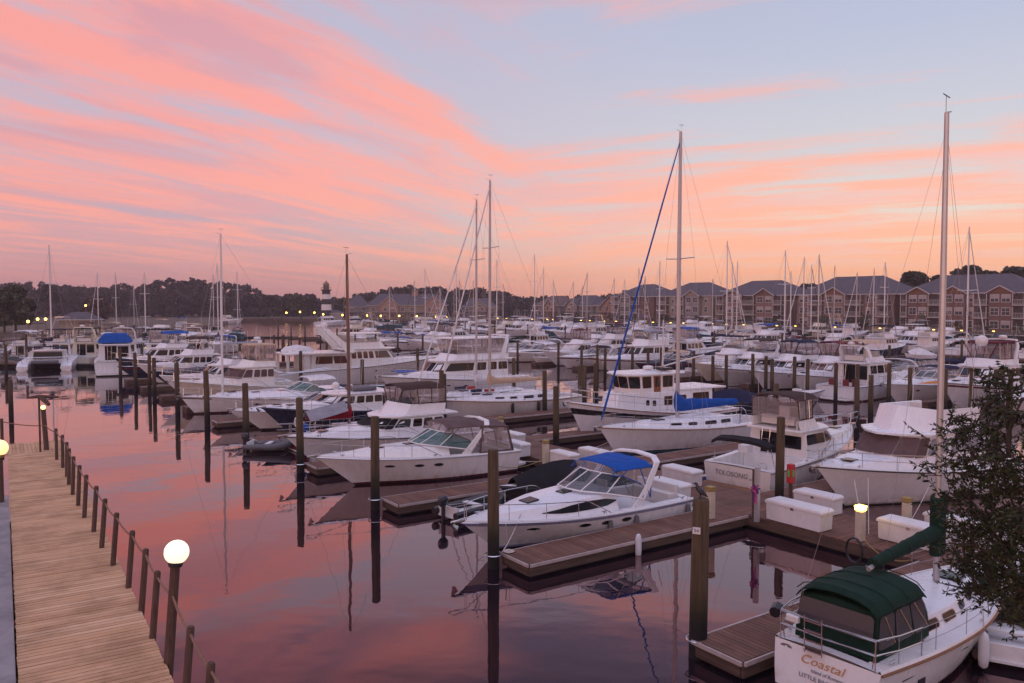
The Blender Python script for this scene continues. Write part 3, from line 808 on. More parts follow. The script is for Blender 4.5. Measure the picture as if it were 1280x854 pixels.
def flybridge(root, L=11, B=3.7, lod=0, hull='white', bottom='antifoul_black', boot='black', stripe='white', cabin='white', top='white', topkind='bimini', encl=False, side='glass', front='glass',
              fs=1.05, fb=1.75, cab=(.20, -.24), ch=1.30, arch_on=True, tower=False, cover_front=None, fly=True, eyebrow=.5, radome=True, panes=3, aft_door=True, rails=True, sport=False, bandstripe=None, hl=.42, tz=1.7):
    H = Hull(L, B, fs, fb, 1.0 if not sport else 1.25, .9, 2.3, .42, .9, .26, -.08, .0, 1.7)
    xf, xa = cab[0] * L, cab[1] * L
    make_hull(root, H, [hull, bottom, boot, stripe], lod, cock=max(.05, (xa + L / 2) / L) if lod < 2 else 0, zf=.5, cw=.28, stripe=(.84, .92), rubm='rubber' if not sport else 'steel')
    zd = H.zx(xa) + .05; zt = zd + ch; wa = H.wx(xa) * .80; wf = H.wx(xf) * .62
    # trunk ahead of the screen
    lo, hi = [], []
    for f_ in (1, .8, .55, .28, 0):
        x = lerp(xf - .5, .40 * L, f_); z = H.zx(x); w = H.wx(x) * .66
        lo.append((x, w if f_ < 1 else 0, z)); hi.append((x - .05, w * .88 if f_ < 1 else 0, z + .03 + .42 * (1 - f_) ** .7))
    lo.append((xf - .5, 0, H.zx(xf))); hi.append((xf - .5, 0, H.zx(xf) + .45))
    house(root, 'foredeck_trunk', [lo, hi], cabin, .05, .02 if lod == 0 else 0)
    zb = H.zx(xf)
    lv = [[(xf, 0, zb), (xf - .1, wf * .75, zb), (xf - .75, lerp(wf, wa, .5), zb - .05), (lerp(xf, xa, .55), wa, zd), (xa, wa, zd), (xa, 0, zd)],
          [(xf - .12, 0, zb + .42), (xf - .22, wf * .74, zb + .42), (xf - .85, lerp(wf, wa, .5) * .98, zd + ch * .42), (lerp(xf, xa, .55), wa * .985, zd + ch * .42), (xa, wa * .985, zd + ch * .42), (xa, 0, zd + ch * .42)],
          [(xf - .95, 0, zt), (xf - 1.02, wf * .70, zt), (xf - 1.45, lerp(wf, wa, .5) * .92, zt), (lerp(xf, xa, .58), wa * .93, zt), (xa - (.0), wa * .93, zt), (xa, 0, zt)]]
    house(root, 'cabin', lv, cabin, .04, .03 if lod == 0 else 0)
    ctr = Vector((lerp(xf, xa, .5), 0, zd + ch * .5))
    if front: windows(root, lv, 1, [(0, 0, 1, .06, .9), (1, 0, 1, .06, .9), (2, .0, .3, .06, .9)] if front[:2] == 'c_' else [(0, .06, .94, .12, .86), (1, .08, .92, .12, .86)], front, lod, None, 'windscreen', ctr)
    if side:
        sp = [(2, .34 if front and front[:2] == 'c_' else .10, .92, .16, .84, .06, 0)]
        for k in range(panes): sp.append((3, k / panes + .03, (k + 1) / panes - .03, .16, .84))
        windows(root, lv, 1, sp, side, lod, None, 'window', ctr)
    if bandstripe:
        mb = MB()
        for sd in (1, -1): mb.panel(hq(lv, 0, 3, sd, 0, 1, .55, .68), .008, .004, 0, 0, ctr)
        mb.build('stripe', bandstripe, root, 0)
    if aft_door and lod < 2:
        mb = MB(); mb.panel([(xa, -.15, zd - .35), (xa, wa * .6, zd - .35), (xa, wa * .6, zt - .15), (xa, -.15, zt - .15)], .02, .005, 0, .03, ctr); mb.panel([(xa, -wa * .8, zd + .35), (xa, -.3, zd + .35), (xa, -.3, zt - .2), (xa, -wa * .8, zt - .2)], .02, .005, 0, .03, ctr)
        mb.build('saloon_door', 'glass', root, 0)
    # flybridge deck, running aft over part of the cockpit and ahead as an eyebrow
    xo = xa - (0.9 if not sport else .35)
    wv = wa * .97; fl = [[(xf - .85 + eyebrow * .5, 0, zt + .01), (xf - 1.05 + eyebrow * .3, wf * .80, zt + .01), (xf - 1.6, wv * .98, zt + .01), (lerp(xf, xa, .6), wv, zt + .01), (xo, wv * .97, zt + .01), (xo, 0, zt + .01)]]
    fl.append([(x, y * 1.01, z + .09) for x, y, z in fl[0]])
    house(root, 'upper_deck', fl, cabin, .03, .015 if lod == 0 else 0)
    z1 = zt + .11
    if fly:
        x0, x1 = xf - 1.25, lerp(xf, xa, 1.0) - .1
        w0, w1 = wf * .78, wv * .9
        cm = [[(x0, 0, z1), (x0 - .2, w0 * .8, z1), (x0 - .9, w1 * .95, z1), (x1, w1, z1), (x1 - .02, w1 - .1, z1)],
              [(x0 - .55, 0, z1 + hl + .13), (x0 - .7, w0 * .7, z1 + hl + .11), (x0 - 1.2, w1 * .9, z1 + hl + .03), (x1 - .15, w1 * .95, z1 + hl - .02), (x1 - .17, w1 * .95 - .1, z1 + hl - .02)],
              [(x0 - .65, 0, z1 + hl + .11), (x0 - .8, w0 * .62, z1 + hl + .09), (x0 - 1.3, w1 * .9 - .1, z1 + hl), (x1 - .2, w1 * .95 - .1, z1 + hl - .03), (x1 - .2, w1 * .95 - .12, z1 + hl - .03)],
              [(x0 - .62, 0, z1 + .02), (x0 - .8, w0 * .6, z1 + .02), (x0 - 1.3, w1 * .88 - .1, z1 + .02), (x1 - .18, w1 * .93 - .1, z1 + .02), (x1 - .18, w1 * .93 - .12, z1 + .02)]]
        mb = MB()
        for sd in (1, -1): mb.loft([[(x, y * sd, z) for x, y, z in r] for r in cm], 0, False)
        mb.build('bridge_coaming', cabin, root, 40)
        if cover_front != 'none' and lod < 2:
            g_ = MB()
            for sd in (1, -1): g_.loft([[(x, y * sd, z) for x, y, z in cm[1][:3]], [(x - .3, y * sd * .97, z + .32) for x, y, z in cm[1][:3]]], 0, False)
            g_.build('bridge_screen', 'tint', root, 0)
        if lod < 2:
            mb = MB(); mb.box((x0 - 1.15, -.3, z1 + .42), (.45, .8, .8)); mb.box((x0 - 2.0, -.3, z1 + .38), (.45, .5, .12)); mb.box((x0 - 2.2, -.3, z1 + .7), (.1, .5, .55)); mb.tube([(x0 - 2.0, -.3, z1), (x0 - 2.0, -.3, z1 + .4)], .05, 6); mb.box((x1 + .5, .1, z1 + .3), (.5, w1 * 1.3, .4))
            mb.build('helm_seat', 'seat', root, 30)
        zc = z1 + tz; xc0, xc1 = x0 - .75, x1 - .2
        if top and topkind == 'bimini':
            canvas(root, 'bimini', 'c_' + top, xc0, xc1, w1 * .88, w1 * .9, zc, zc, .14, .1, 4, .03, 'steel', ((.05, (x0 - 1.4, w1 * .92, z1 + .5)), (.5, (x0 - 1.7, w1 * .95, z1 + .45)), (.95, (x1 - .1, w1 * .95, z1 + .4))), lod)
        elif top and topkind == 'hardtop':
            lv2 = [[(xc0 + .2, 0, zc), (xc0, w1 * .7, zc), (xc0 - .5, w1 * .9, zc), (xc1, w1 * .9, zc), (xc1, 0, zc)]]; lv2.append([(x, y * .97, z + .10) for x, y, z in lv2[0]])
            house(root, 'hardtop', lv2, cabin if top == 'white' else 'c_' + top, .05)
            if lod < 2:
                mb = MB()
                for sd in (1, -1):
                    for x in (xc0 - .5, lerp(xc0, xc1, .5), xc1 + .15): mb.tube([(x, sd * w1 * .9, z1 + hl), (x, sd * w1 * .86, zc)], .025, 6)
                mb.build('hardtop_frame', 'steel', root)
        if encl and lod < 2 and top:
            e = MB(); sm = MB()
            for sd in (1, -1):
                T_ = [Vector((lerp(xc0, xc1, a), sd * w1 * .89, zc - .1)) for a in (0, .33, .66, 1)]; B_ = [Vector((lerp(x0 - .9, x1 - .1, a), sd * (w1 * .93 if a > 0 else w0 * .75), z1 + hl + .04)) for a in (0, .33, .66, 1)]
                e.loft([B_, T_], 0, False); sm.tube(B_, .03, 4)
                for a, b in zip(B_, T_): sm.tube([a, b], .026, 4)
            T_ = [Vector((xc0, w1 * .88 * k, zc - .06)) for k in (1, .33, -.33, -1)]; B_ = [Vector((x0 - .75, w0 * .8 * k, z1 + hl + .1)) for k in (1, .33, -.33, -1)]
            e.loft([B_, T_], 0, False)
            for a, b in zip(B_, T_): sm.tube([a, b], .026, 4)
            T_ = [Vector((xc1, w1 * .88 * k, zc - .06)) for k in (1, 0, -1)]; B_ = [Vector((x1 - .15, w1 * .9 * k, z1 + hl)) for k in (1, 0, -1)]
            e.loft([B_, T_], 0, False)
            w_ = e.build('clear_panel', 'vinyl', root, 0); sm.build('seam', 'c_' + top, w_)
        if arch_on and lod < 2:
            xr = x1 + .1; w = w1 * .98; ah = 1.35 if topkind != 'hardtop' else 1.9
            path = [(xr + .5, w, z1 + .1), (xr, w * .97, z1 + ah * .75), (xr - .22, w * .82, z1 + ah), (xr - .25, 0, z1 + ah + .05)]; path += [(x, -y, z) for x, y, z in reversed(path[:-1])]
            arch(root, 'radar_arch', cabin, path, [.5, .34, .3, .3, .3, .34, .5], .11)
            if radome: radar(root, (xr - .25, .1, z1 + ah + .22))
    if tower:
        mb = MB(); zq = z1 + 3.4
        for sd in (1, -1):
            for x, q in ((xf - 1.4, xf - 2.0), (xa + .2, xa + .9)): mb.tube([(x, sd * wv * .92, zt + .1), (q, sd * .55, zq)], .03, 5)
            mb.tube([(xf - 1.7, sd * .74, z1 + 1.9), (xa + .55, sd * .74, z1 + 1.9)], .022, 5)
        mb.box((lerp(xf - 2, xa + .9, .5), 0, zq), (abs(xf - xa) - 2.0, 1.2, .06)); mb.build('tuna_tower', 'steel', root)
    if lod < 2:
        mb = MB(); mb.box((-L / 2 + .35, 0, .5 + .28), (.35, B * .6, .5)); mb.build('cockpit_seat', 'seat', root, 30, .03 if lod == 0 else 0)
        mb = MB(); mb.loft([[(-L / 2 + .03, B * .42, z), (-L / 2 - .7, B * .38, z), (-L / 2 - .7, -B * .38, z), (-L / 2 + .03, -B * .42, z)] for z in (.16, .24)], 0, True, True, True); mb.build('swim_platform', 'teak' if sport else hull, root, 20)
        if rails: rail(root, H, .40, 1, .62, 6, .017, (1.0,) if lod else (1.0, .55), 'bow_rail', .09, .35, lod)
        portlights(root, H, (.55, .66), .72, .17, .07, 'glass', 'steel', 1)
        mb = MB()
        for sd in (1, -1): mb.tube([(xo + .02, .55 + sd * .2, .5), (xo + .35, .55 + sd * .2, zt + .1)], .02, 5)
        for k in range(5): z = lerp(.75, zt - .1, k / 4); x = lerp(xo + .05, xo + .33, k / 4); mb.tube([(x, .35, z), (x, .75, z)], .016, 5)
        mb.build('ladder', 'steel', root)
        whip(root, (xa + .3, wv * .8, zt + .1), 3.2); whip(root, (xa + .4, -wv * .8, zt + .1), 2.8)
    if lod == 0:
        anchor(root, H); cleats(root, H, (.07, .3, .88))
        mb = MB(); mb.box((.33 * L, 0, H.zx(.33 * L) + .26), (.5, .5, .05)); mb.build('hatch', 'glass', root, 0, .015)
    return H, dict(zd=zd, zt=zt, z1=z1, xf=xf, xa=xa, xo=xo, wa=wa, wv=wv, lv=lv)


def trawler(root, L=12, B=4.0, lod=0, hull='white', stripe='black', bottom='antifoul_black', top='white', mast=True):
    H = Hull(L, B, 1.25, 2.25, .55, .86, 2.1, .4, .92, .38, 0, .12, 1.9)
    make_hull(root, H, [hull, bottom, 'black', stripe], lod, cock=.10 if lod < 2 else 0, zf=.8, stripe=(.66, .84), rubm='teak')
    x0, x1, xm = .26 * L, -.34 * L, .02 * L
    zd = H.zx(x1) + .05
    def w(x, k=.72): return H.wx(x) * k
    # lower house, full length
    lv = [[(x0, 0, H.zx(x0)), (x0 - .1, w(x0) * .8, H.zx(x0)), (xm, w(xm), zd), (x1, w(x1), zd), (x1, 0, zd)],
          [(x0 - .15, 0, H.zx(x0) + .85), (x0 - .3, w(x0) * .78, H.zx(x0) + .85), (xm, w(xm) * .97, zd + 1.35), (x1, w(x1) * .97, zd + 1.35), (x1, 0, zd + 1.35)]]
    house(root, 'saloon', lv, hull, .04, .03 if lod == 0 else 0)
    ctr = Vector((0, 0, zd + .7))
    windows(root, lv, 0, [(2, .08, .22, .4, .78), (2, .34, .48, .4, .78), (2, .62, .92, .3, .84)], 'glass', lod, 'teak' if lod == 0 else None, 'window', ctr)
    windows(root, lv, 0, [(1, .66, .74, .35, .62), (1, .82, .9, .35, .62)], 'glass', lod, None, 'portlight', ctr)
    # pilothouse
    z0 = zd + 1.1; xa = x0 - 1.0; xb = xa - 3.3; wp = w(xm) * .84
    pv = [[(xa, 0, z0), (xa - .15, wp * .6, z0), (xa - .7, wp * .95, z0), (xb, wp, z0), (xb, 0, z0)], [(xa + .05, 0, z0 + .45), (xa - .1, wp * .6, z0 + .45), (xa - .68, wp * .95, z0 + .45), (xb, wp, z0 + .45), (xb, 0, z0 + .45)],
          [(xa + .25, 0, z0 + 1.32), (xa + .1, wp * .6, z0 + 1.32), (xa - .6, wp * .95, z0 + 1.32), (xb, wp, z0 + 1.32), (xb, 0, z0 + 1.32)]]
    house(root, 'pilothouse', pv, 'warm', .03, .02 if lod == 0 else 0); ctr = Vector((lerp(xa, xb, .5), 0, z0 + .8))
    windows(root, pv, 1, [(0, .06, .94, .1, .86), (1, .08, .92, .1, .86), (2, .06, .30, .1, .86), (2, .66, .94, .1, .86)], 'glass', lod, 'teak' if lod == 0 else None, 'window', ctr)
    for sd in (1, -1):
        mb = MB(); mb.panel(hq(pv, 1, 2, sd, .38, .58, -.9, .9), .02, .004, 0, 0, ctr); dr = mb.build('door', 'varnish', root, 0)
        mb = MB(); mb.panel(hq(pv, 1, 2, sd, .42, .54, .15, .8), .01, .026, 0, 0, ctr); mb.build('pane', 'glass', dr, 0)
    rf = [[(xa + .6, 0, z0 + 1.33), (xa + .4, wp * .7, z0 + 1.33), (xa - .3, wp * 1.18, z0 + 1.33), (xb - .7, wp * 1.18, z0 + 1.33), (xb - .7, 0, z0 + 1.33)]]; rf.append([(x, y * .98, z + .1) for x, y, z in rf[0]])
    house(root, 'roof', rf, top, .08, .02 if lod == 0 else 0)
    ov = [[(xb + .2, 0, zd + 1.36), (xb + .2, w(xm) * .97, zd + 1.36), (x1 - 1.1, w(x1) * 1.05, zd + 1.36), (x1 - 1.1, 0, zd + 1.36)]]; ov.append([(x, y, z + .09) for x, y, z in ov[0]])
    house(root, 'boat_deck', ov, top, .03)
    if lod < 2:
        radar(root, (xb + .9, -.2, z0 + 1.62), .34); mb = MB(); mb.box((xb + .3, .5, z0 + 1.6), (.7, 1.1, .18)); mb.build('liferaft', 'black', root, 30, .04)
        if mast:
            mb = MB(); mb.tube([(xb - .1, 0, z0 + .4), (xb - .15, 0, z0 + 4.6)], [.07, .04], 6); mb.tube([(xb - .2, 0, z0 + 1.7), (x1 - .6, 0, z0 + 2.3)], .045, 6); mb.tube([(xb - .15, 0, z0 + 4.4), (x1 - .6, 0, z0 + 2.3)], .012, 4); mb.build('mast', 'whitemast', root)
        rail(root, H, .30, 1, .8, 8, .017, (1.0, .55), 'bow_rail', .1, .3, lod, .05)
        whip(root, (xb + 1.2, .8, z0 + 1.4), 3)
        mb = MB(); c = Vector((x0 - .4, w(x0 - .4) * .8 + .06, H.zx(x0) + .5)); mb.tube([(c.x - .5, -c.y - .1, c.z - .1), (c.x + .5, -c.y - .0, c.z - .1)], .16, 8); mb.build('fender', 'navy', root)
    if lod == 0: anchor(root, H); cleats(root, H)
    return H


def skiff(root, L=5.6, B=2.0, lod=0, hull='white', bottom='antifoul_black', cover=None, console=True, ttop=None, engine=True, stripe=None):
    H = Hull(L, B, .62, .95, .75, .92, 2.2, .4, .9, .35, -.1)
    make_hull(root, H, [hull, bottom, 'navy', stripe or hull], lod, cock=.62 if lod < 2 else 0, zf=.22, cw=.14)
    if cover:
        up = []
        for i in range(9):
            a = i / 8; x = lerp(L * .40, -L / 2 + .05, a); w = H.wx(x) * 1.01; z = H.zx(x); h_ = .15 + .75 * max(0, sin(pi * (a * .85 + .08))) ** 1.2
            up.append([Vector((x, w * b, z + .06 + h_ * (1 - abs(b) ** 1.15) - (.10 if abs(b) == 1 else 0))) for b in (-1, -.66, -.33, 0, .33, .66, 1)])
        mb = MB(); mb.loft(up, 0, False); mb.build('boat_cover', 'c_' + cover, root, 20)
    elif lod < 2:
        mb = MB()
        if console: mb.box((.1, 0, .65), (.6, .8, .9), 0, 0, .8); mb.box((-.75, 0, .55), (.4, .8, .65))
        else: mb.box((.2, 0, .42), (.3, B * .8, .08)); mb.box((-L * .3, 0, .42), (.4, B * .8, .08))
        mb.build('console' if console else 'thwart', 'plastic', root, 30, .03)
    if ttop and lod < 2:
        canvas(root, 'tee_top', 'c_' + ttop, .9, -1.1, .85, .85, 2.05, 2.05, .06, .05, 3, .04, 'alu', ((.15, (.4, .5, .3)), (.85, (-.6, .5, .3))), lod)
    if engine: outboard(root, -L / 2 - .15, 0, .35, 1.0)
    return H


def dinghy(root, L=3.2, m='rib', motor_on=True):
    mb = MB(); w = .62; pts = [(-L / 2, w, .3), (L * .2, w, .3), (L * .36, w * .75, .36), (L * .47, w * .3, .42), (L * .49, 0, .44)]; pts += [(x, -y, z) for x, y, z in reversed(pts[:-1])]
    mb.tube(pts, [.14] + [.2] * (len(pts) - 2) + [.14], 10); mb.build('tube', m, root, 60)
    mb = MB(); mb.box((-.1, 0, .18), (L * .85, 1.0, .06)); mb.box((-L / 2 + .2, 0, .35), (.06, 1.1, .4)); mb.box((0, 0, .42), (.25, 1.1, .05)); mb.build('floor', 'plastic', root, 0)
    if motor_on: outboard(root, -L / 2 + .05, 0, .35, .8)


def catamaran(root, L=11, B=6.2):
    for sd in (1, -1):
        mb = MB(); R = []
        for t in (0, .08, .3, .6, .85, .96, 1):
            x = lerp(-L / 2, L / 2, t); w = (.62 if t < .5 else .62 * (1 - ((t - .5) / .5) ** 2.2) + .03); zs = lerp(.95, 1.55, t); z = .5 if t == 0 else zs
            if t == 0: zs = .55
            R.append([(x, sd * (B / 2 - .7) + w * a, k) for a, k in ((-.5, -.3), (-.85, .1), (-1, zs * .6), (-.92, zs), (0, zs + .05), (.92, zs), (1, zs * .6), (.85, .1), (.5, -.3))])
        mb.loft(R, 0, True, True, True); mb.build('hull', 'white', root, 50)
    mb = MB(); mb.box((-.6, 0, 1.0), (L * .62, B - 1.6, .5)); mb.build('bridge_deck', 'white', root, 30, .05)
    lv = [[(2.3, 0, 1.25), (2.0, 1.3, 1.25), (1.0, 2.0, 1.25), (-2.4, 2.2, 1.25), (-2.5, 0, 1.25)], [(1.2, 0, 2.25), (1.0, 1.1, 2.25), (.3, 1.7, 2.25), (-2.3, 1.95, 2.25), (-2.4, 0, 2.25)]]
    house(root, 'saloon', lv, 'white', .08); ctr = Vector((0, 0, 1.7))
    windows(root, lv, 0, [(0, .05, .95, .3, .8), (1, .05, .95, .3, .8), (2, .05, .4, .35, .8), (2, .45, .8, .35, .8)], 'glass', 0, None, 'window', ctr)
    mb = MB(); mb.panel([(-2.5, -1.6, 1.3), (-2.5, 1.6, 1.3), (-2.42, 1.5, 2.1), (-2.42, -1.5, 2.1)], .02, .02, 0, 0, ctr); mb.build('saloon_door', 'glass', root, 0)
    canvas(root, 'bimini', 'c_navy', -2.2, -4.6, 1.9, 1.9, 2.75, 2.75, .12, .1, 3, .03, 'steel', ((.1, (-2.4, 1.9, 1.2)), (.9, (-4.7, 1.9, 1.0))))
    mb = MB(); mb.tube([(-5.2, -2.6, 1.6), (-5.2, 2.6, 1.6)], .05, 6)
    for y in (-2.4, 2.4, 1, -1): mb.tube([(-4.9, y, .9), (-5.3, y, 1.65)], .04, 6)
    mb.build('davit', 'steel', root)
    mb = MB(); mb.tube([(-5.35, -1.5, 1.05), (-5.35, 1.3, 1.05)], .22, 8); mb.tube([(-5.75, -1.5, 1.05), (-5.75, 1.3, 1.05)], .22, 8); mb.build('hung_tender', 'rib', root)
    mb = MB(); mb.tube([(.6, 0, 2.2), (.55, 0, 15.4)], [.1, .07], 6); mb.build('mast', 'whitemast', root)
    mb = MB(); mb.tube([(.5, 0, 3.2), (-4, 0, 3.5)], .07, 6); mb.build('boom', 'whitemast', root)
    mb = MB(); mb.loft([[(lerp(.7, -3.8, a), .2 * cos(b), 3.3 + .2 * a + lerp(.34, .2, a) * (1 + sin(b)) * .8) for b in (2 * pi * j / 8 for j in range(8))] for a in (0, .1, .4, .7, 1)], 0, True, True, True); mb.build('sail_cover', 'c_navy', root)
    mb = MB(); mb.tube([(.55, 0, 15.2), (L / 2, 0, 1.6)], .012, 4)
    for sd in (1, -1): mb.tube([(.55, 0, 14.8), (-.6, sd * 2.6, 1.3)], .012, 4)
    mb.tube([(.5, -1.0, 10.5), (.5, 1.0, 10.5)], .03, 4); mb.build('rigging', 'wire', root)
# ------------------------------------------------------------------ water, land
RNG = random.Random(11)
wm = bpy.data.materials.new('harbour_water'); wm.use_nodes = True
q = NG(wm.node_tree); nt = wm.node_tree; nt.nodes.remove(nt.nodes['Principled BSDF'])
pos = q.n('ShaderNodeNewGeometry').outputs['Position']
mp = q.n('ShaderNodeMapping'); q.put(mp.inputs[0], pos); mp.inputs['Scale'].default_value = (.55, .9, 1); mp.inputs['Rotation'].default_value = (0, 0, .5)
h1 = q.noise(mp.outputs[0], .35, 3, .5); h2 = q.noise(mp.outputs[0], 1.9, 3, .55)
patch = q.step(q.noise(pos, .045, 2, .5), .40, .68)
far_ = q.step(q.sep(pos)[1], 105, 230)          # a breath of wind on the open channel
hh = q.m('ADD', q.m('MULTIPLY', q.m('ADD', h1, q.m('MULTIPLY', q.noise(pos, .8, 3, .6), q.m('MULTIPLY', far_, 2.2))), q.m('ADD', 1.0, q.m('MULTIPLY', far_, 2.5))), q.m('MULTIPLY', h2, q.m('ADD', .04, q.m('MULTIPLY', patch, .16))))
bp = q.n('ShaderNodeBump'); bp.inputs['Strength'].default_value = .15; bp.inputs['Distance'].default_value = .12; q.put(bp.inputs['Height'], hh)
gl = q.n('ShaderNodeBsdfGlossy'); pass; gl.inputs['Roughness'].default_value = .012; q.put(gl.inputs['Normal'], bp.outputs[0])
df = q.n('ShaderNodeBsdfDiffuse'); df.inputs['Color'].default_value = (.012, .008, .014, 1)
fr = q.n('ShaderNodeFresnel'); fr.inputs['IOR'].default_value = 1.75; q.put(fr.inputs['Normal'], bp.outputs[0])
fc = q.m('POWER', fr.outputs[0], .71); q.put(gl.inputs['Color'], q.mix(q.step(fr.outputs[0], .10, .62), (.97, .66, .65), (.97, .92, .92)))
mx = q.n('ShaderNodeMixShader'); q.put(mx.inputs[0], fc); nt.links.new(df.outputs[0], mx.inputs[1]); nt.links.new(gl.outputs[0], mx.inputs[2])
nt.links.new(mx.outputs[0], nt.nodes['Material Output'].inputs[0])
MT['water'] = wm


def sheet(name, pts, z, m, depth=0.0, kind='structure'):
    mb = MB(); a = [(p[0], p[1], z) for p in pts]
    if depth: mb.loft([[(p[0], p[1], z - depth) for p in pts], a], 0, True, False, True)
    else: mb.add(a, [tuple(range(len(a)))])
    o = mb.build(name, m, None, 0); o['kind'] = kind
    return o


sheet('water', [(-950, -90), (950, -90), (950, 790), (-950, 790)], 0, 'water')
MT['grass'] = mat('winter_grass', (.085, .075, .035), .9, var=.35, vscale=.4, bump=.4, bscale=3)
MT['soil'] = mat('shore_soil', (.10, .075, .05), .95, var=.3, vscale=.3)
MT['concrete'] = mat('concrete', (.24, .22, .225), .85, var=.28, vscale=1.6, bump=.4, bscale=14)
MT['pave'] = mat('promenade_paving', (.28, .23, .20), .85, var=.15, vscale=1)
MT['timberwall'] = mat('bulkhead_timber', (.062, .042, .034), .85, var=.45, vscale=2.2, stretch=(4, 4, .3), bump=.4)
a_, b_ = st(20, 158), st(262, 158)
sheet('promenade', [st(20, 158), st(20, 165), st(262, 165), st(262, 158)], 1.62, 'pave', .5)
sheet('bank', [st(20, 165.0), st(20, 420), st(262, 420), st(262, 165.0)], 1.9, 'grass', 1.5)
sheet('far_shore', [(-940, 378), (-115, 378), (-66, 352), st(262.5, 157), st(262.5, 421), (900, 500), (940, 780), (-940, 780)], 1.25, 'soil', 1.6)
sheet('side_shore', [(-940, 78), (-76, 84), (-80, 150), (-96, 260), (-130, 377.5), (-940, 377.5)], 1.3, 'soil', 1.6)
sheet('shore', [(-14, -60), (60, -60), (60, 7.2), (4.8, 7.4), (-2.2, 8.2), (-9.6, 8.2)], 1.55, 'grass', 2.2)
# timber sea wall under the promenade
w_ = thing('sea_wall', 'dark timber sea wall below the lamp-lit promenade', 'sea wall', st(20, 157.7), HEAD_IN)
mb = MB()
for k in range(121): mb.box((0, k * 2.0 + .98, .75), (.16 + .05 * (k % 2), 1.94, 1.6))
mb.build('sheeting', 'timberwall', w_, 0)
mb = MB(); mb.box((-.06, 121, 1.64), (.5, 242, .12)); mb.build('cap', 'timberwall', w_, 0)
MT['railwood'] = mat('grey_railing_timber', (.17, .125, .105), .85, var=.25, vscale=3)
fn = thing('promenade_railing', 'low timber railing along the promenade edge', 'railing', st(20, 158.6, 1.62), HEAD_IN)
mb = MB()
for z in (.45, .95): mb.box((0, 121, z), (.06, 242, .10))
mb.build('rail', 'railwood', fn, 0)
mb = MB(); mb.box((0, 0, .5), (.12, .12, 1.05))
pr = mb.build('post', 'railwood', fn, 0)
for k in range(61):
    c = pr if k == 0 else pr.copy()
    if k: COL.objects.link(c)
    c.location = (.09, k * 4.0 + 1, 0)

# ------------------------------------------------------------------ apartment buildings
def brick(name, c1, c2, mortar):
    m = bpy.data.materials.new(name); m.use_nodes = True; q = NG(m.node_tree); b = m.node_tree.nodes['Principled BSDF']
    oc = q.n('ShaderNodeTexCoord').outputs['Object']; x, y, z = q.sep(oc)
    t = q.n('ShaderNodeTexBrick'); q.put(t.inputs['Vector'], q.xyz(q.m('ADD', x, y), z, 0)); t.inputs['Scale'].default_value = 2.6
    for i, c in zip(('Color1', 'Color2', 'Mortar'), (c1, c2, mortar)): t.inputs[i].default_value = (*c, 1)
    t.inputs['Mortar Size'].default_value = .012
    n = q.noise(oc, .5, 4, .6)
    q.put(b.inputs['Base Color'], q.mix(q.step(n, .35, .7), t.outputs[0], q.mix(1, t.outputs[0], (.82, .8, .8), 'MULTIPLY'))); b.inputs['Roughness'].default_value = .85
    return m


def lap(name, c, period=.2):
    m = bpy.data.materials.new(name); m.use_nodes = True; q = NG(m.node_tree); b = m.node_tree.nodes['Principled BSDF']
    z = q.sep(q.n('ShaderNodeTexCoord').outputs['Object'])[2]
    f_ = q.m('FRACT', q.m('DIVIDE', z, period)); q.put(b.inputs['Base Color'], q.mix(q.step(f_, .0, .18), tuple(k * .6 for k in c), c)); b.inputs['Roughness'].default_value = .7
    return m


MT['brick_red'] = brick('red_brick', (.185, .105, .085), (.15, .08, .068), (.22, .18, .16))
MT['brick_pink'] = brick('pink_brick', (.235, .145, .118), (.20, .12, .10), (.26, .215, .19))
MT['brick_tan'] = brick('tan_brick', (.26, .18, .145), (.225, .15, .12), (.27, .23, .20))
MT['siding_tan'] = lap('tan_siding', (.29, .235, .195)); MT['siding_grey'] = lap('grey_siding', (.25, .235, .25)); MT['siding_pink'] = lap('salmon_siding', (.34, .21, .165)); MT['shake'] = lap('brown_shake_gable', (.20, .095, .05), .25)
MT['slate'] = mat('shingle_roof', (.085, .075, .09), .85, var=.2, vscale=1.2, bump=.4, bscale=6)
MT['brownroof'] = mat('brown_shingle_roof', (.13, .085, .075), .85, var=.2, vscale=1.2)
MT['trim'] = mat('white_trim', (.46, .43, .43), .6); MT['recess_shade'] = mat('balcony_shade_panel', (.10, .075, .065), .9); MT['winglass'] = mat('window_glass', (.05, .05, .06), .1, spec=.8)  # balcony openings are flat panels with their shade painted dark
MT['blind'] = mat('window_with_blinds', (.36, .33, .34), .3, spec=.7)


def hip(root, x0, x1, y0, y1, z, h, inset, m='slate', ov=.7, name='roof'):
    x0 -= ov; x1 += ov; y0 -= ov; y1 += ov; ym = (y0 + y1) / 2
    mb = MB(); mb.add([(x0, y0, z), (x1, y0, z), (x1, y1, z), (x0, y1, z), (x0 + inset, ym, z + h), (x1 - inset, ym, z + h)], [(0, 1, 5, 4), (1, 2, 5), (2, 3, 4, 5), (3, 0, 4), (3, 2, 1, 0)])
    r = mb.build(name, m, root, 0)
    mb = MB(); t = .22
    for c, d in ((((x0 + x1) / 2, y0 - .03, z - t / 2 + .02), (x1 - x0, .06, t)), ((x0 - .03, ym, z - t / 2 + .02), (.06, y1 - y0, t)), ((x1 + .03, ym, z - t / 2 + .02), (.06, y1 - y0, t))): mb.box(c, d)
    mb.build('fascia', 'trim', r, 0)
    return r


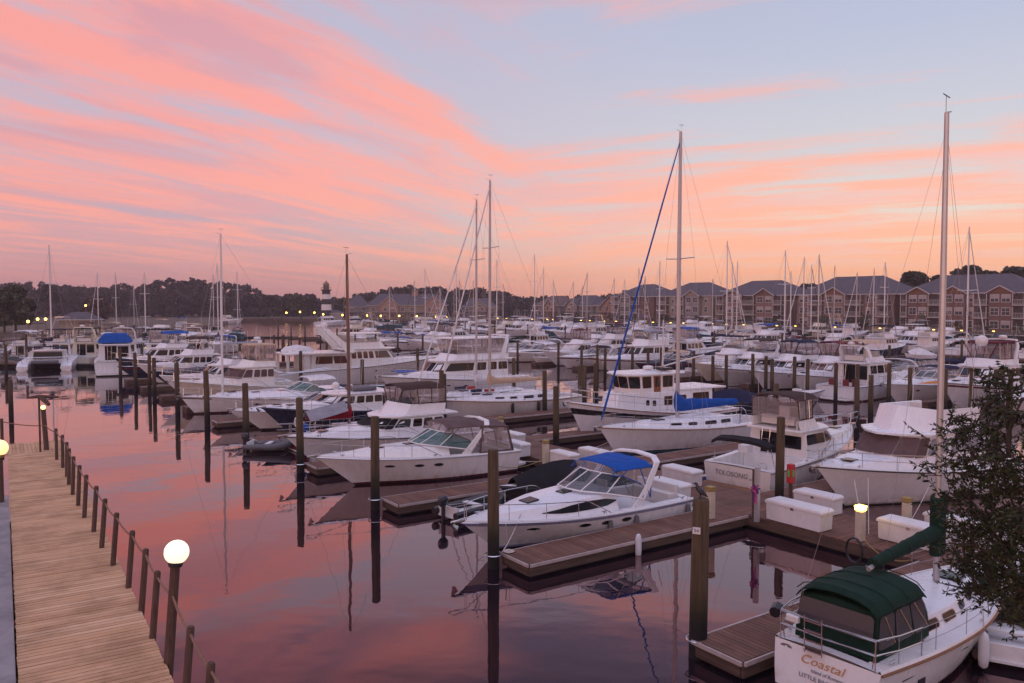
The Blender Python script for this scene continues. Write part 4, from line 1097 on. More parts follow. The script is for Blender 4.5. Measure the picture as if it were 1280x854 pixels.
def gable(root, xc, w, y0, y1, z, h, m='slate', face='shake', ov=.5, name='gable'):
    g_ = MB(); g_.add([(xc - w / 2, y0, z), (xc + w / 2, y0, z), (xc, y0, z + h), (xc - w / 2, y0 + .3, z), (xc + w / 2, y0 + .3, z), (xc, y0 + .3, z + h)], [(0, 1, 2), (5, 4, 3)])
    o = g_.build(name, face, root, 0)
    k = (w / 2 + ov) / (w / 2); zl = z + h - h * k; th = .2
    mb = MB()
    for sd in (-1, 1):
        a = [(xc + sd * w / 2 * k, y0 - ov, zl), (xc, y0 - ov, z + h + .03), (xc, y1, z + h + .03), (xc + sd * w / 2 * k, y1, zl)]
        b = [(x, y, zz + th) for x, y, zz in a]; mb.loft([a, b], 0, True, True, True)
    mb.build('gable_roof', m, o, 0)
    mb = MB()
    for sd in (-1, 1):
        a = [(xc + sd * w / 2 * k, y0 - ov - .06, zl - .06), (xc, y0 - ov - .06, z + h - .03), (xc, y0 - ov - .06, z + h + .22), (xc + sd * w / 2 * k, y0 - ov - .06, zl + .19)]
        b = [(x, y + .05, zz) for x, y, zz in a]; mb.loft([a, b], 0, True, True, True)
    mb.build('trim', 'trim', o, 0)
    return o


def window(root, x, y, z, w, h, rng, lit=False, double=True):
    mb = MB(); mb.box((x, y - .03, z), (w + .24, .08, h + .24), 0)
    gm = 2 if rng.random() < .5 else 1
    if double:
        for sd in (-1, 1):
            for k in (-1, 1): mb.box((x + sd * w * .255, y - .085, z + k * h * .252), (w * .45, .03, h * .45), gm if k > 0 else 1)
    else:
        for k in (-1, 1): mb.box((x, y - .085, z + k * h * .252), (w * .9, .03, h * .45), gm if k > 0 else 1)
    mb.build('window', ['trim', 'winglass', 'blind'], root, 0)


def balcony(root, x, y, z, w, h, ground=False):
    """recess painted as a flat, shade-dark panel on the facade, with slab, white railing and post"""
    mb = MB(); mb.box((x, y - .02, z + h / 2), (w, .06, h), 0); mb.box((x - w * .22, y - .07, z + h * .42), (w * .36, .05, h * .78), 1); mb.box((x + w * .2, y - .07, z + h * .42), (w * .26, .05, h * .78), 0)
    b = mb.build('balcony', ['recess_shade', 'winglass'], root, 0)
    mb = MB(); mb.box((x, y - .8, z - .1), (w + .2, 1.6, .22)); mb.build('slab', 'trim', b, 0)
    mb = MB()
    mb.box((x, y - 1.5, z + 1.05), (w, .07, .08)); mb.box((x, y - 1.5, z + .18), (w, .06, .06))
    n = max(4, int(w / .28))
    for k in range(n + 1): mb.box((x - w / 2 + w * k / n, y - 1.5, z + .6), (.05, .05, .9))
    for sd in (-1, 1): mb.box((x + sd * w / 2, y - .8, z + 1.05), (.07, 1.4, .08))
    mb.build('railing', 'trim', b, 0)
    mb = MB()
    for sd in (-1, 1): mb.box((x + sd * (w / 2 + .02), y - 1.5, z + h / 2), (.16, .16, h))
    mb.build('post', 'trim', b, 0)


FL = 2.85
def apartment(s0, s1, bays, wallm, baym, label, seed, gface='shake', h=4.3, basez=1.9):
    rng = random.Random(seed); Lb = s1 - s0; r = thing('apartment_building', label, 'building', st((s0 + s1) / 2, 172, basez), HEAD_IN - pi / 2, 'apartment buildings along the promenade')
    x0, x1 = -Lb / 2, Lb / 2; H_ = 3 * FL
    mb = MB(); mb.box((0, 7, H_ / 2 - .3), (Lb, 14, H_ + .6)); mb.build('wall', wallm, r, 0)
    hip(r, x0, x1, 0, 14, H_ + .02, h, 7.5)
    tot = sum(w for _, w in bays); x = x0 + .4; k = (Lb - .8) / tot
    for kind, w in bays:
        w *= k; c = x + w / 2
        if kind == 'b':
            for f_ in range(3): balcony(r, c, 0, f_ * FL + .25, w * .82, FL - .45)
        elif kind == 'g':
            mb = MB(); mb.box((c, -.55, H_ / 2 - .3), (w, 1.1, H_ + .58)); mb.build('bay', baym, r, 0)
            gable(r, c, w + .5, -1.15, 6.5, H_ - .02, (w + .5) * .27, 'slate', gface)
            for f_ in range(3):
                for sd in (-1, 1): window(r, c + sd * w * .24, -1.11, f_ * FL + 1.6, min(1.9, w * .34), 1.55, rng)
        else:
            for f_ in range(3): window(r, c, 0, f_ * FL + 1.6, min(1.2, w * .6), 1.5, rng, double=False)
        x += w
    # stepped main roof: a raised centre ridge
    return r


apartment(64.5, 92.5, [('b', 1.6), ('g', 4.6), ('b', 3.2), ('g', 4.8), ('w', 1.6), ('b', 3.2), ('g', 4.6), ('b', 2.6)], 'brick_red', 'brick_red', 'red brick apartment building with brown gables below the pines', 1)
apartment(94.5, 121.5, [('b', 3.0), ('w', 1.4), ('w', 1.4), ('b', 4.2), ('g', 4.8), ('b', 4.0), ('w', 1.4), ('w', 1.4)][::-1], 'brick_pink', 'brick_tan', 'pinkish brick apartment building with pale end wall beside the tall silver mast', 2, 'shake', 4.7)
apartment(125, 149, [('b', 2.4), ('g', 4.6), ('b', 4.0), ('g', 4.6), ('b', 2.4)], 'brick_tan', 'brick_pink', 'tan brick apartment building with two broad gables, third from the right', 3, 'brick_red')
apartment(151.5, 173.5, [('b', 3.2), ('w', 2), ('b', 3.2), ('g', 4), ('w', 2.4)], 'siding_tan', 'siding_grey', 'grey and tan sided apartment building directly behind the blue furled jib', 4, 'siding_tan', 4.3)
apartment(175.5, 195, [('w', 4.6), ('b', 3), ('g', 4), ('b', 3)][::-1], 'brick_red', 'siding_grey', 'apartment building with plain dark red brick end bay, leftmost of the row', 5, 'siding_grey', 4.2)


def townhouse(loc, rz, Lx, D, H_, gabs, wallm, facem, label, seed, roofm='slate', rh=4.0, group=None, name='townhouse'):
    rng = random.Random(seed); r = thing(name, label, 'house', loc, rz, group)
    mb = MB(); mb.box((0, D / 2, H_ / 2 - .2), (Lx, D, H_ + .4)); mb.build('wall', wallm, r, 0)
    hip(r, -Lx / 2, Lx / 2, 0, D, H_ + .02, rh, 5.0, roofm)
    for xc, w, hh_ in gabs:
        mb = MB(); mb.box((xc, -.45, H_ / 2 - .2), (w, .9, H_ + .38)); mb.build('bay', facem, r, 0)
        gable(r, xc, w + .4, -.95, D * .5, H_ - .02, hh_, roofm, facem)
        for f_ in range(int(H_ // 2.7)):
            for sd in (-1, 1): window(r, xc + sd * w * .2, -.91, f_ * 2.8 + 1.6, 1.3, 1.5, rng)
        window(r, xc, -.97, H_ + hh_ * .3, 1.2, 1.1, rng, double=False)
    n = int(Lx / 4)
    for i in range(n):
        x = -Lx / 2 + Lx * (i + .5) / n
        if any(abs(x - xc) < w / 2 + .9 for xc, w, _ in gabs): continue
        for f_ in range(int(H_ // 2.7)): window(r, x, 0, f_ * 2.8 + 1.6, 1.5, 1.5, rng)
    mb = MB(); mb.box((0, -1.6, 2.9), (Lx * .9, 2.6, .18)); mb.build('porch_roof', roofm, r, 0)
    mb = MB()
    for i in range(n + 1): mb.box((-Lx * .44 + Lx * .88 * i / n, -2.7, 1.4), (.18, .18, 2.9))
    mb.build('porch_post', 'trim', r, 0)
    return r


TG = 'low townhouses at the end of the promenade'
townhouse(st(204, 178, 1.9), HEAD_IN - pi / 2, 15, 11, 5.6, [(1.5, 8.5, 3.4)], 'siding_tan', 'siding_pink', 'low tan townhouse with one broad salmon gable, next to the red brick apartments', 21, 'slate', 4.2, TG)
townhouse(st(224, 180, 1.9), HEAD_IN - pi / 2, 17, 11, 5.4, [(-3, 6.5, 2.6)], 'siding_grey', 'siding_tan', 'low grey townhouse with long plain roof between two gabled townhouses', 22, 'slate', 4.0, TG)
townhouse(st(245, 181, 1.9), HEAD_IN - pi / 2, 17, 11, 5.4, [(3, 6.5, 2.6)], 'siding_grey', 'siding_pink', 'low grey townhouse farthest along the promenade', 23, 'brownroof', 4.0, TG)
townhouse((-15, 372, 1.25), radians(4), 16, 11, 5.4, [(0, 6, 2.6)], 'siding_grey', 'siding_tan', 'grey gabled house straight behind the tall twin masts', 24, 'slate', 4.0, None, 'gabled_house')
hr = townhouse((-46, 352, 1.25), radians(3), 34, 12, 6.2, [(-8.0, 8, 3.8), (11.5, 9, 4.2)], 'siding_tan', 'siding_pink', 'long waterfront clubhouse with two salmon gables and a small cupola', 25, 'slate', 5.0, None, 'clubhouse')
mb = MB(); mb.box((3, 6, 11.4), (2.6, 2.6, 2.2)); cp = mb.build('cupola', 'siding_pink', hr, 0)
mb = MB(); mb.add([(1.3, 4.3, 12.5), (4.7, 4.3, 12.5), (4.7, 7.7, 12.5), (1.3, 7.7, 12.5), (3, 6, 14.2)], [(0, 1, 4), (1, 2, 4), (2, 3, 4), (3, 0, 4)]); mb.build('cupola_roof', 'brownroof', cp, 0)
townhouse((-70.5, 366, 1.25), radians(10), 11, 9, 5.4, [], 'siding_grey', 'siding_grey', 'small grey house with dark hipped roof, right of the lighthouse', 26, 'slate', 5.2, None, 'gabled_house')

# ------------------------------------------------------------------ lighthouse
lh = thing('lighthouse', 'short lighthouse banded black and white on the far shore', 'lighthouse', (-77.2, 333, 1.0))
MT['lhw'] = mat('lighthouse_white', (.74, .71, .70), .7); MT['lhb'] = mat('lighthouse_black', (.02, .02, .022), .7); MT['lhr'] = mat('lighthouse_roof', (.20, .10, .06), .6)
mb = MB(); zz = [0, 4.4, 6.8, 9.0, 11.0, 12.6]; rr = [2.35, 2.12, 1.98, 1.84, 1.70, 1.60]
for i in range(5): mb.loft([[(rr[j] * cos(a), rr[j] * sin(a), zz[j]) for a in (2 * pi * k / 20 for k in range(20))] for j in (i, i + 1)], i % 2, True, False, i == 4)
mb.build('tower', ['lhb', 'lhw'], lh, 30)
mb = MB(); mb.lathe([(1.6, 12.2), (2.2, 12.7), (2.2, 12.9), (1.2, 12.95)], (0, 0, 0), 18); gy = mb.build('gallery', 'lhb', lh, 20)
mb = MB()
for k in range(14): mb.box((2.1 * cos(k * pi / 7), 2.1 * sin(k * pi / 7), 13.35), (.07, .07, .9))
mb.tube([(2.1 * cos(k * pi / 10), 2.1 * sin(k * pi / 10), 13.8) for k in range(21)], .05, 4); mb.build('railing', 'lhb', gy, 0)
mb = MB(); mb.lathe([(1.25, 12.9), (1.25, 15.0)], (0, 0, 0), 10); mb.build('lantern_room', 'winglass', lh, 0)
mb = MB(); mb.lathe([(1.6, 14.95), (1.3, 15.3), (.7, 15.95), (.2, 16.3), (.05, 17.0)], (0, 0, 0), 14); mb.build('lantern_roof', 'lhr', lh, 40)
mb = MB(); mb.box((3.2, 1.0, 1.6), (6.0, 4.4, 3.2)); bs = mb.build('keeper_annex', 'siding_grey', lh, 0); hip(bs, .2, 6.2, -1.2, 3.2, 3.2, 1.3, 2.0, 'slate', .3)

# ------------------------------------------------------------------ trees
def leafmat(name, c1, c2, trans=.0):
    m = bpy.data.materials.new(name); m.use_nodes = True; q = NG(m.node_tree); b = m.node_tree.nodes['Principled BSDF']
    r = q.n('ShaderNodeNewGeometry').outputs['Random Per Island']
    q.put(b.inputs['Base Color'], q.ramp(r, [(0, c1), (.7, c2), (1, tuple(min(1, k * 1.5) for k in c2))])); b.inputs['Roughness'].default_value = .6; b.inputs['Specular IOR Level'].default_value = .3
    return m


MT['pine'] = leafmat('pine_needles', (.018, .026, .014), (.042, .050, .026)); MT['oak'] = leafmat('oak_leaves', (.020, .028, .012), (.055, .060, .026)); MT['shrubm'] = leafmat('shrub_leaves', (.025, .034, .014), (.065, .068, .030))
MT['wood'] = leafmat('woodland_leaves', (.024, .024, .020), (.050, .045, .034)); MT['bare'] = leafmat('winter_crown', (.060, .038, .030), (.10, .065, .048))
MT['bark'] = mat('tree_bark', (.060, .042, .034), .95, var=.35, vscale=4, bump=.8, bscale=12)


def leafquads(C, R, N, size, seed, squash=1.0, aspect=1.0, shell=.5):
    """N small faces round each centre; C (k,3), R (k,3) radii"""
    rg = np.random.default_rng(seed); C = np.asarray(C, float); R = np.asarray(R, float); k = len(C)
    d = rg.normal(size=(k, N, 3)); d /= np.linalg.norm(d, axis=2, keepdims=True)
    rad = rg.random((k, N, 1)) ** shell
    P = (C[:, None] + d * rad * R[:, None]).reshape(-1, 3); n = len(P)
    a = rg.normal(size=(n, 3)); a[:, 2] *= squash; a /= np.linalg.norm(a, axis=1, keepdims=True)
    b = np.cross(a, rg.normal(size=(n, 3))); b /= np.linalg.norm(b, axis=1, keepdims=True)
    s = size * (.6 + .8 * rg.random((n, 1)))
    a *= s; b *= s * aspect
    V = np.stack([P - a - b * .35, P + b - a * .2, P + a + b * .2, P - b + a * .1], 1).reshape(-1, 3)
    return V, np.arange(n * 4).reshape(-1, 4)


def tree(name, label, loc, h, cr, kind='oak', seed=0, lean=(0, 0), cat='tree', group=None, auto=False, base=.35, dens=1.0):
    rg = random.Random(seed); r = thing(name, label, cat, loc, rg.random() * 6, group, auto)
    mb = MB(); top = Vector((lean[0], lean[1], h * (.9 if kind == 'pine' else .72))); tr = h * .022 + .05
    mid = top * .5 + Vector((rg.uniform(-.2, .2), rg.uniform(-.2, .2), 0)) * h * .06
    if name != 'shrub':
        mb.tube([(0, 0, -.4), mid, top], [tr, tr * .7, tr * .25], 7)
    C, R = [], []; n = max(5, int((22 if kind == 'pine' else 20) * dens))
    for i in range(n):
        a = rg.random() * 2 * pi; f_ = rg.random()
        z = h * lerp(base, .95, f_); env = cr * (sin(pi * min(1, (f_ * .85 + .15))) ** .6 if kind != 'pine' else (1 - .55 * f_) * rg.uniform(.5, 1))
        rad = env * rg.uniform(.45, .95); c = Vector((lean[0] * f_ + rad * cos(a), lean[1] * f_ + rad * sin(a), z)); C.append(c)
        s = cr * rg.uniform(.28, .46); R.append((s, s, s * (.45 if kind == 'pine' else .7)))
        if name != 'shrub' and i % 2 == 0:
            b = top * min(1, (z / h) * .8 / .9); mb.tube([b, b.lerp(c, .6) + Vector((0, 0, -.1 * cr)), c], [tr * .3, tr * .2, tr * .06], 4)
    if mb.v: mb.build('trunk', 'bark', r, 50)
    V, Q = leafquads(C, R, int(90 * dens), cr * (.085 if kind == 'pine' else .10), seed + 5, .6)
    npmesh('crown', V, Q, {'pine': 'pine', 'oak': 'oak', 'shrub': 'shrubm', 'bare': 'bare', 'wood': 'wood'}[kind], r)
    return r


def treeline(name, label, rows, seed, m='wood'):
    """a far wood: rows of (px0, px1, top0, top1, depth); each crown many leaf clumps at its own distance"""
    rg = random.Random(seed); C, R = [], []; mb = MB()
    for px0, px1, profile, Y, dY, n in rows:
        for i in range(n):
            px = lerp(px0, px1, (i + rg.random()) / n); f_ = (px - px0) / (px1 - px0) * (len(profile) - 1); k = min(int(f_), len(profile) - 2)
            ty = lerp(profile[k], profile[k + 1], f_ - k) + rg.uniform(-2.0, 3.5)
            y = Y + rg.uniform(-dY, dY); x = (px - 640) / 1000 * y; top = CAMZ + (380 - ty) / 1000 * y; h = top - 1.2
            w = rg.uniform(2.6, 5.0)
            for j in range(9):
                fz = rg.uniform(.12, 1); s = w * rg.uniform(.32, .55)
                q_ = (1 - .55 * max(0, fz - .45)); C.append((x + rg.uniform(-1, 1) * w * q_ * .8, y + rg.uniform(-1, 1) * w * .8, 1.2 + h * fz - s * .5)); R.append((s, s, s * .75))
    V, Q = leafquads(C, R, 42, .62, seed, .7)
    o = npmesh(name, V, Q, m); tag(o, label, 'trees', None, 'stuff')
    return o


treeline('far_wood', 'dark far-off wood along the horizon behind the marina', [
    (-30, 190, [357, 355, 353, 356, 359, 356, 357], 455, 22, 90), (180, 325, [355, 350, 348, 350, 354, 364], 440, 20, 70), (0, 330, [366, 364, 362, 366], 415, 10, 110),
    (320, 400, [372, 368, 366, 372], 430, 14, 32), (415, 470, [372, 368, 364], 425, 12, 24), (455, 640, [369, 361, 357, 359, 361, 361, 366], 440, 18, 95), (455, 640, [378, 374, 372, 376], 415, 8, 60), (630, 790, [368, 370, 371, 369, 364], 430, 20, 70)], 3)
for i, (px, py, Y, cr, kd, lb) in enumerate([
    (18, 359, 190, 4.6, 'oak', 'broad dark tree at the left edge beside the shore lamp'), (4, 364, 178, 4.0, 'oak', 'dark tree cut by the left edge of the shore'), (120, 372, 260, 4.5, 'bare', 'reddish winter tree behind the blue-topped trawler'),
    (62, 356, 330, 5, 'pine', 'pine showing above the wood behind the catamaran mast'), (336, 369, 372, 4.2, 'pine', 'lone thin pine left of the lighthouse'), (376, 370, 368, 5.2, 'oak', 'rounded dark tree just left of the lighthouse'),
    (352, 374, 375, 4.0, 'oak', 'small dark tree between the lone pine and the lighthouse'), (430, 373, 380, 4.0, 'oak', 'dark tree behind the bronze mast right of the lighthouse'),
    (1142, 340, 214, 5.4, 'pine', 'spreading pine left of the silver mast above the brick roof'), (1176, 343, 222, 5, 'pine', 'pine behind the silver mast above the brick roof'), (1212, 331, 226, 6, 'pine', 'tallest pine above the red brick building'),
    (1193, 345, 216, 4.2, 'pine', 'pine close right of the silver mast above the roof'), (1240, 338, 220, 5.2, 'pine', 'low round pine above the right end of the brick roof'), (1272, 333, 214, 6, 'pine', 'large pine at the right edge above the roofs'),
    (1256, 350, 226, 4, 'pine', 'pine half hidden between two larger pines at right'), (1012, 354, 236, 4, 'pine', 'pine just showing above the roof gap of the pink brick building'),
    (702, 371, 322, 3.0, 'oak', 'dark leaning tree in front of the low townhouses')]):
    p = atd(px, py, Y); tree('pine_tree' if kd == 'pine' else 'broadleaf_tree', lb, (p.x, p.y, 1.3), max(5, p.z - 1.3), cr, kd, 40 + i, base=.55 if kd == 'pine' else .25, dens=1.6 if kd == 'pine' else 1.5, group='trees behind the marina')
rg = random.Random(8)
for i in range(30):
    s = 66 + i * 6.3 + rg.uniform(-1.5, 1.5); t = rg.uniform(166.5, 168.6); h = rg.choice((1.6, 2.0, 2.4, 3.4))
    tree('shrub', 'rounded evergreen shrub' if h < 2.2 else 'tall bushy shrub', st(s, t, 1.9), h, h * .55, 'shrub', 300 + i, cat='shrub', group='shrubs before the apartment buildings', auto=True, base=.1, dens=.45)

# ------------------------------------------------------------------ lamps of the promenade
MT['lampy'] = emat('bollard_lamp_glow', (1.0, .62, .10), 9.0, (.8, .6, .2)); MT['lampw'] = emat('warm_lamp_glow', (1.0, .70, .30), 6.0, (.8, .7, .5))
MT['globe'] = emat('globe_lamp_glow', (1.0, .86, .58), 1.15, (.85, .82, .75)); MT['globeyel'] = emat('globe_lamp_yellow', (1.0, .72, .28), 1.2, (.85, .75, .5))
mb = MB(); mb.box((0, 0, .35), (.16, .16, .8)); mb.box((0, 0, .99), (.5, .5, .06))
BOL = mb
for i, px in enumerate([1242, 1202, 1167, 1132, 1100, 1071, 1043.5, 1018, 994, 971, 949, 929, 908, 890, 871, 854, 838, 816, 802, 787, 770, 755, 737, 726, 712, 691, 684, 665, 657, 646, 633, 622]):
    u = (px - 640) / 1000; a = 4.21 + .823 * 159.4; b = 17.8 + .568 * 159.4; s = (a - u * b) / (.568 + .823 * u)
    r = thing('promenade_lamp', 'low amber promenade lamp', 'lamp', st(s, 159.4, 1.62), HEAD_IN, 'amber lamps along the promenade', True)
    if i == 0: pm = BOL.build('post', 'railwood', r, 0); m2 = MB(); m2.box((0, 0, .86), (.34, .34, .2)); lm = m2.build('lamp', 'lampy', r, 0)
    else:
        for o in (pm, lm): c = o.copy(); COL.objects.link(c); c.parent = r

for i, (px, py, Y, lb) in enumerate([(35, 402, 128, 'amber lamp on a post at the far left shore'), (47, 399, 136, 'amber lamp on the pier left of the catamaran mast'), (57, 399, 138, 'amber lamp on the pier right of the catamaran mast'), (107, 382, 190, 'tall lamp standing alone before the far wood'),
                                     (117, 422, 118, 'low amber dock lamp left of the blue-topped trawler'), (202, 431, 118, 'amber dock lamp between the left dock boats'), (358, 391, 352, 'tiny lamp on the far shore left of the lighthouse'), (393, 391, 345, 'tiny lamp at the foot of the lighthouse'),
                                     (375, 390, 350, 'tiny lamp midway to the lighthouse'), (404, 393, 322, 'tiny lamp in front of the lighthouse'), (428, 394, 330, 'tiny lamp right of the lighthouse'), (459, 394.5, 335, 'tiny lamp left of the clubhouse'), (476, 395, 335, 'tiny lamp before the left clubhouse gable'), (499, 395, 335, 'tiny lamp between the clubhouse gables'), (521, 395.5, 332, 'tiny lamp before the right clubhouse gable'), (545, 396, 330, 'tiny lamp at the right end of the clubhouse'), (558, 396.5, 328, 'tiny lamp right of the clubhouse')]):
    p = atd(px, py, Y); r = thing('shore_lamp', lb, 'lamp', (p.x, p.y, .4 if Y < 125 else 1.25), 0, 'lamps on the far and left shores'); h = p.z - r.location.z; q_ = max(.22, .0011 * Y)
    mb = MB(); mb.tube([(0, 0, -.3), (0, 0, h - q_ * .8)], .07, 6); mb.build('post', 'railwood', r)
    mb = MB(); mb.ball((0, 0, h), q_, 0, 8, 6); mb.build('lamp', 'lampy', r)
# ------------------------------------------------------------------ docks and piles
MT['plank'] = islmat('dock_planks', [(.150, .062, .040), (.205, .092, .060), (.165, .085, .062), (.245, .115, .075)], .75)
MT['plankx'] = islmat('finger_planks', [(.150, .062, .040), (.205, .092, .060), (.165, .085, .062), (.245, .115, .075)], .75, (40, 2, 40))
MT['fascia'] = mat('dock_fascia', (.085, .052, .038), .85, var=.4, vscale=2.0, stretch=(.5, .5, 5), bump=.4)
MT['float'] = mat('dock_float', (.012, .011, .012), .9); MT['rubstrip'] = mat('dock_rub_strip', (.42, .35, .33), .6, var=.2, vscale=3)
MT['fplank'] = mat('far_dock_planks', (.155, .10, .08), .85, var=.25, vscale=1.5, stretch=(1, 6, 1))
pm_ = bpy.data.materials.new('mooring_pile_wood'); pm_.use_nodes = True
q = NG(pm_.node_tree); b = pm_.node_tree.nodes['Principled BSDF']; P_ = q.n('ShaderNodeNewGeometry').outputs['Position']
mp = q.n('ShaderNodeMapping'); q.put(mp.inputs[0], P_); mp.inputs['Scale'].default_value = (9, 9, .5); n_ = q.noise(mp.outputs[0], 1.5, 6, .65); n2_ = q.noise(P_, 1.2, 4, .6)
z_ = q.m('ADD', q.sep(P_)[2], q.m('MULTIPLY', q.m('SUBTRACT', n2_, .5), .9))
c_ = q.ramp(n_, [(.28, (.034, .022, .012)), (.5, (.080, .054, .030)), (.72, (.135, .098, .062))])
c_ = q.mix(q.step(z_, 1.9, .8), c_, (.030, .027, .009)); c_ = q.mix(q.step(z_, 1.25, .55), c_, (.007, .006, .006))
q.put(b.inputs['Base Color'], c_); b.inputs['Roughness'].default_value = .85
bp = q.n('ShaderNodeBump'); bp.inputs['Strength'].default_value = .7; bp.inputs['Distance'].default_value = .02; q.put(bp.inputs['Height'], n_); q.put(b.inputs['Normal'], bp.outputs[0])
MT['pile'] = pm_


def boards_x(mb, x0, x1, y0, y1, z, w=.14, th=.04, gap=.018):
    """boards laid across, stacked along x, each running y0..y1"""
    n = max(1, int((x1 - x0) / w)); w = (x1 - x0) / n
    for i in range(n): mb.box((x0 + (i + .5) * w, (y0 + y1) / 2 + RNG.uniform(-.008, .008), z - th / 2 + RNG.uniform(-.003, .003)), (w - gap, y1 - y0, th))


def boards_y(mb, x0, x1, y0, y1, z, w=.14, th=.04, gap=.018):
    n = max(1, int((y1 - y0) / w)); w = (y1 - y0) / n
    for i in range(n): mb.box(((x0 + x1) / 2 + RNG.uniform(-.008, .008), y0 + (i + .5) * w, z - th / 2 + RNG.uniform(-.003, .003)), (x1 - x0, w - gap, th))


ZD = .45
def frame_box(parent, x0, x1, y0, y1, strip=True, sides='xXyY', lod=0):
    mb = MB(); t = .07; zc, hz = ZD - .045 - .16, .32
    if 'y' in sides: mb.box(((x0 + x1) / 2, y0 + t / 2 - .02, zc), (x1 - x0, t, hz))
    if 'Y' in sides: mb.box(((x0 + x1) / 2, y1 - t / 2 + .02, zc), (x1 - x0, t, hz))
    if 'x' in sides: mb.box((x0 + t / 2 - .022, (y0 + y1) / 2, zc), (t, y1 - y0 - .12, hz))
    if 'X' in sides: mb.box((x1 - t / 2 + .022, (y0 + y1) / 2, zc), (t, y1 - y0 - .12, hz))
    mb.build('fascia', 'fascia', parent, 0)
    mb = MB(); mb.box(((x0 + x1) / 2, (y0 + y1) / 2, .0), (x1 - x0 - .2, y1 - y0 - .2, .36)); mb.build('float', 'float', parent, 0)
    if strip:
        mb = MB()
        if 'y' in sides: mb.box(((x0 + x1) / 2, y0 - .045, ZD - .05), (x1 - x0, .05, .09))
        if 'Y' in sides: mb.box(((x0 + x1) / 2, y1 + .045, ZD - .05), (x1 - x0, .05, .09))
        if 'x' in sides: mb.box((x0 - .047, (y0 + y1) / 2, ZD - .05), (.05, y1 - y0, .09))
        if mb.v: mb.build('rub_strip', 'rubstrip', parent, 0)


def dock(label, s0, s1, t0, t1, fingers, lod, name='floating_dock'):
    """fingers: (s_lo, s_hi, t_lo, t_hi)"""
    r = thing(name, label, 'dock', P0, HEAD_IN)
    mb = MB()
    if lod == 0: boards_y(mb, t0, t1, s0, min(s1, 46), ZD); 
    if lod: mb.box(((t0 + t1) / 2, (s0 + s1) / 2, ZD - .03), (t1 - t0, s1 - s0, .06))
    elif s1 > 46: boards_y(mb, t0, t1, 46, s1, ZD, .3)
    w = mb.build('walkway', 'plank' if lod == 0 else 'fplank', r, 0); frame_box(w, t0, t1, s0, s1, False)
    for a, b_, c, d in fingers:
        near = lod == 0 and a < 46; mb = MB()
        if near: boards_x(mb, c, d, a, b_, ZD + .003)
        else: mb.box(((c + d) / 2, (a + b_) / 2, ZD - .028), (d - c, b_ - a, .06))
        f_ = mb.build('finger', 'plankx' if near else 'fplank', r, 0)
        if near: frame_box(f_, c, d, a, b_, True, 'xyY' if c < t0 else 'XyY')
        elif lod < 2:
            mb = MB(); mb.box(((c + d) / 2, (a + b_) / 2, .2), (d - c - .02, b_ - a - .02, .38)); mb.build('fascia', 'fascia', f_, 0)
    return r


A_OUT = [0.0, 7.7, 16.1, 24.4, 33.1, 41.75, 50.4, 59.0, 67.5, 76.0]
A_FAR = [7.6 + 8.25 * k for k in range(0, 12)]
dock('long plank dock with finger piers running from lower right, nearest dock', -14, 92, 9.5, 12.4,
     [(s - 1.4, s, -.15, 9.48) for s in A_OUT] + [(-9.8, -8.4, -.15, 9.48)] + [(s - .7, s + .6, 12.42, 22.4) for s in A_FAR], 0)
B_S = [18.3 + 4.25 * k for k in range(-2, 35)]
dock('second dock across the lane, lined both sides with white motor boats', 8, 166, 57.6, 60.2,
     [(s + 1.65, s + 2.6, 47.5, 57.58) for s in B_S[::2]] + [(s + 1.65, s + 2.6, 60.22, 70) for s in B_S[::2]], 1)
C_S = [40 + 4.6 * k for k in range(41)]
dock('third dock farther off, packed with moored boats', 36, 228, 105.6, 108, [(s + 1.85, s + 2.75, 95.5, 105.58) for s in C_S[::2]] + [(s + 1.85, s + 2.75, 108.02, 118) for s in C_S[::2]], 2)
D_S = [60 + 4.8 * k for k in range(35)]
dock('farthest dock, just below the promenade sea wall', 56, 230, 152.4, 154.6, [(s + 1.9, s + 2.8, 142.5, 152.38) for s in D_S[::2]], 2)
# docks at the left, lying across the view
def xdock(label, x0, x1, y, w, posts):
    r = thing('floating_dock', label, 'dock', (0, 0, 0), 0); mb = MB(); mb.box(((x0 + x1) / 2, y, ZD - .03), (x1 - x0, w, .06)); wk = mb.build('walkway', 'fplank', r, 0)
    mb = MB(); mb.box(((x0 + x1) / 2, y, .2), (x1 - x0 - .05, w - .05, .38)); mb.build('fascia', 'float', wk, 0)
    return r
xdock('low dark dock across the water behind the blue-topped trawler', -74, -37, 101.5, 2.0, 0)
xdock('dock crossing behind the left masts, second row back', -86, -38, 136, 2.0, 0)
xdock('dock crossing far behind the left masts near the shore', -96, -50, 186, 2.2, 0)

mb = MB(); mb.lathe([(.175, -1.0), (.17, 1.5), (.155, 3.52), (.14, 3.58), (.02, 3.6)], (0, 0, 0), 14); PILE = None
mb2 = MB(); mb2.lathe([(.17, -1.0), (.15, 3.55), (.02, 3.6)], (0, 0, 0), 7)
def pile(p, label='grey timber mooring pile', near=False, h=3.6, r=1.0, group='timber mooring piles', auto=True, lean=None):
    global PILE
    if PILE is None: PILE = [mb.build('mooring_pile', 'pile', None, 40), mb2.build('mooring_pile', 'pile', None, 40)]; PILE_USED[:] = [False, False]
    k = 0 if near else 1
    o = PILE[k] if not PILE_USED[k] else PILE[k].copy()
    if PILE_USED[k]: COL.objects.link(o)
    PILE_USED[k] = True
    o.location = p; o.scale = (r, r, h / 3.6); o.rotation_euler = (RNG.uniform(-.012, .012), RNG.uniform(-.012, .012), RNG.uniform(0, 6)) if lean is None else lean
    tag(o, label, 'mooring pile', group)
    if auto: AUTO.append((o, label, Vector(p)))
    return o
PILE_USED = [False, False]
ROPEM = MB()
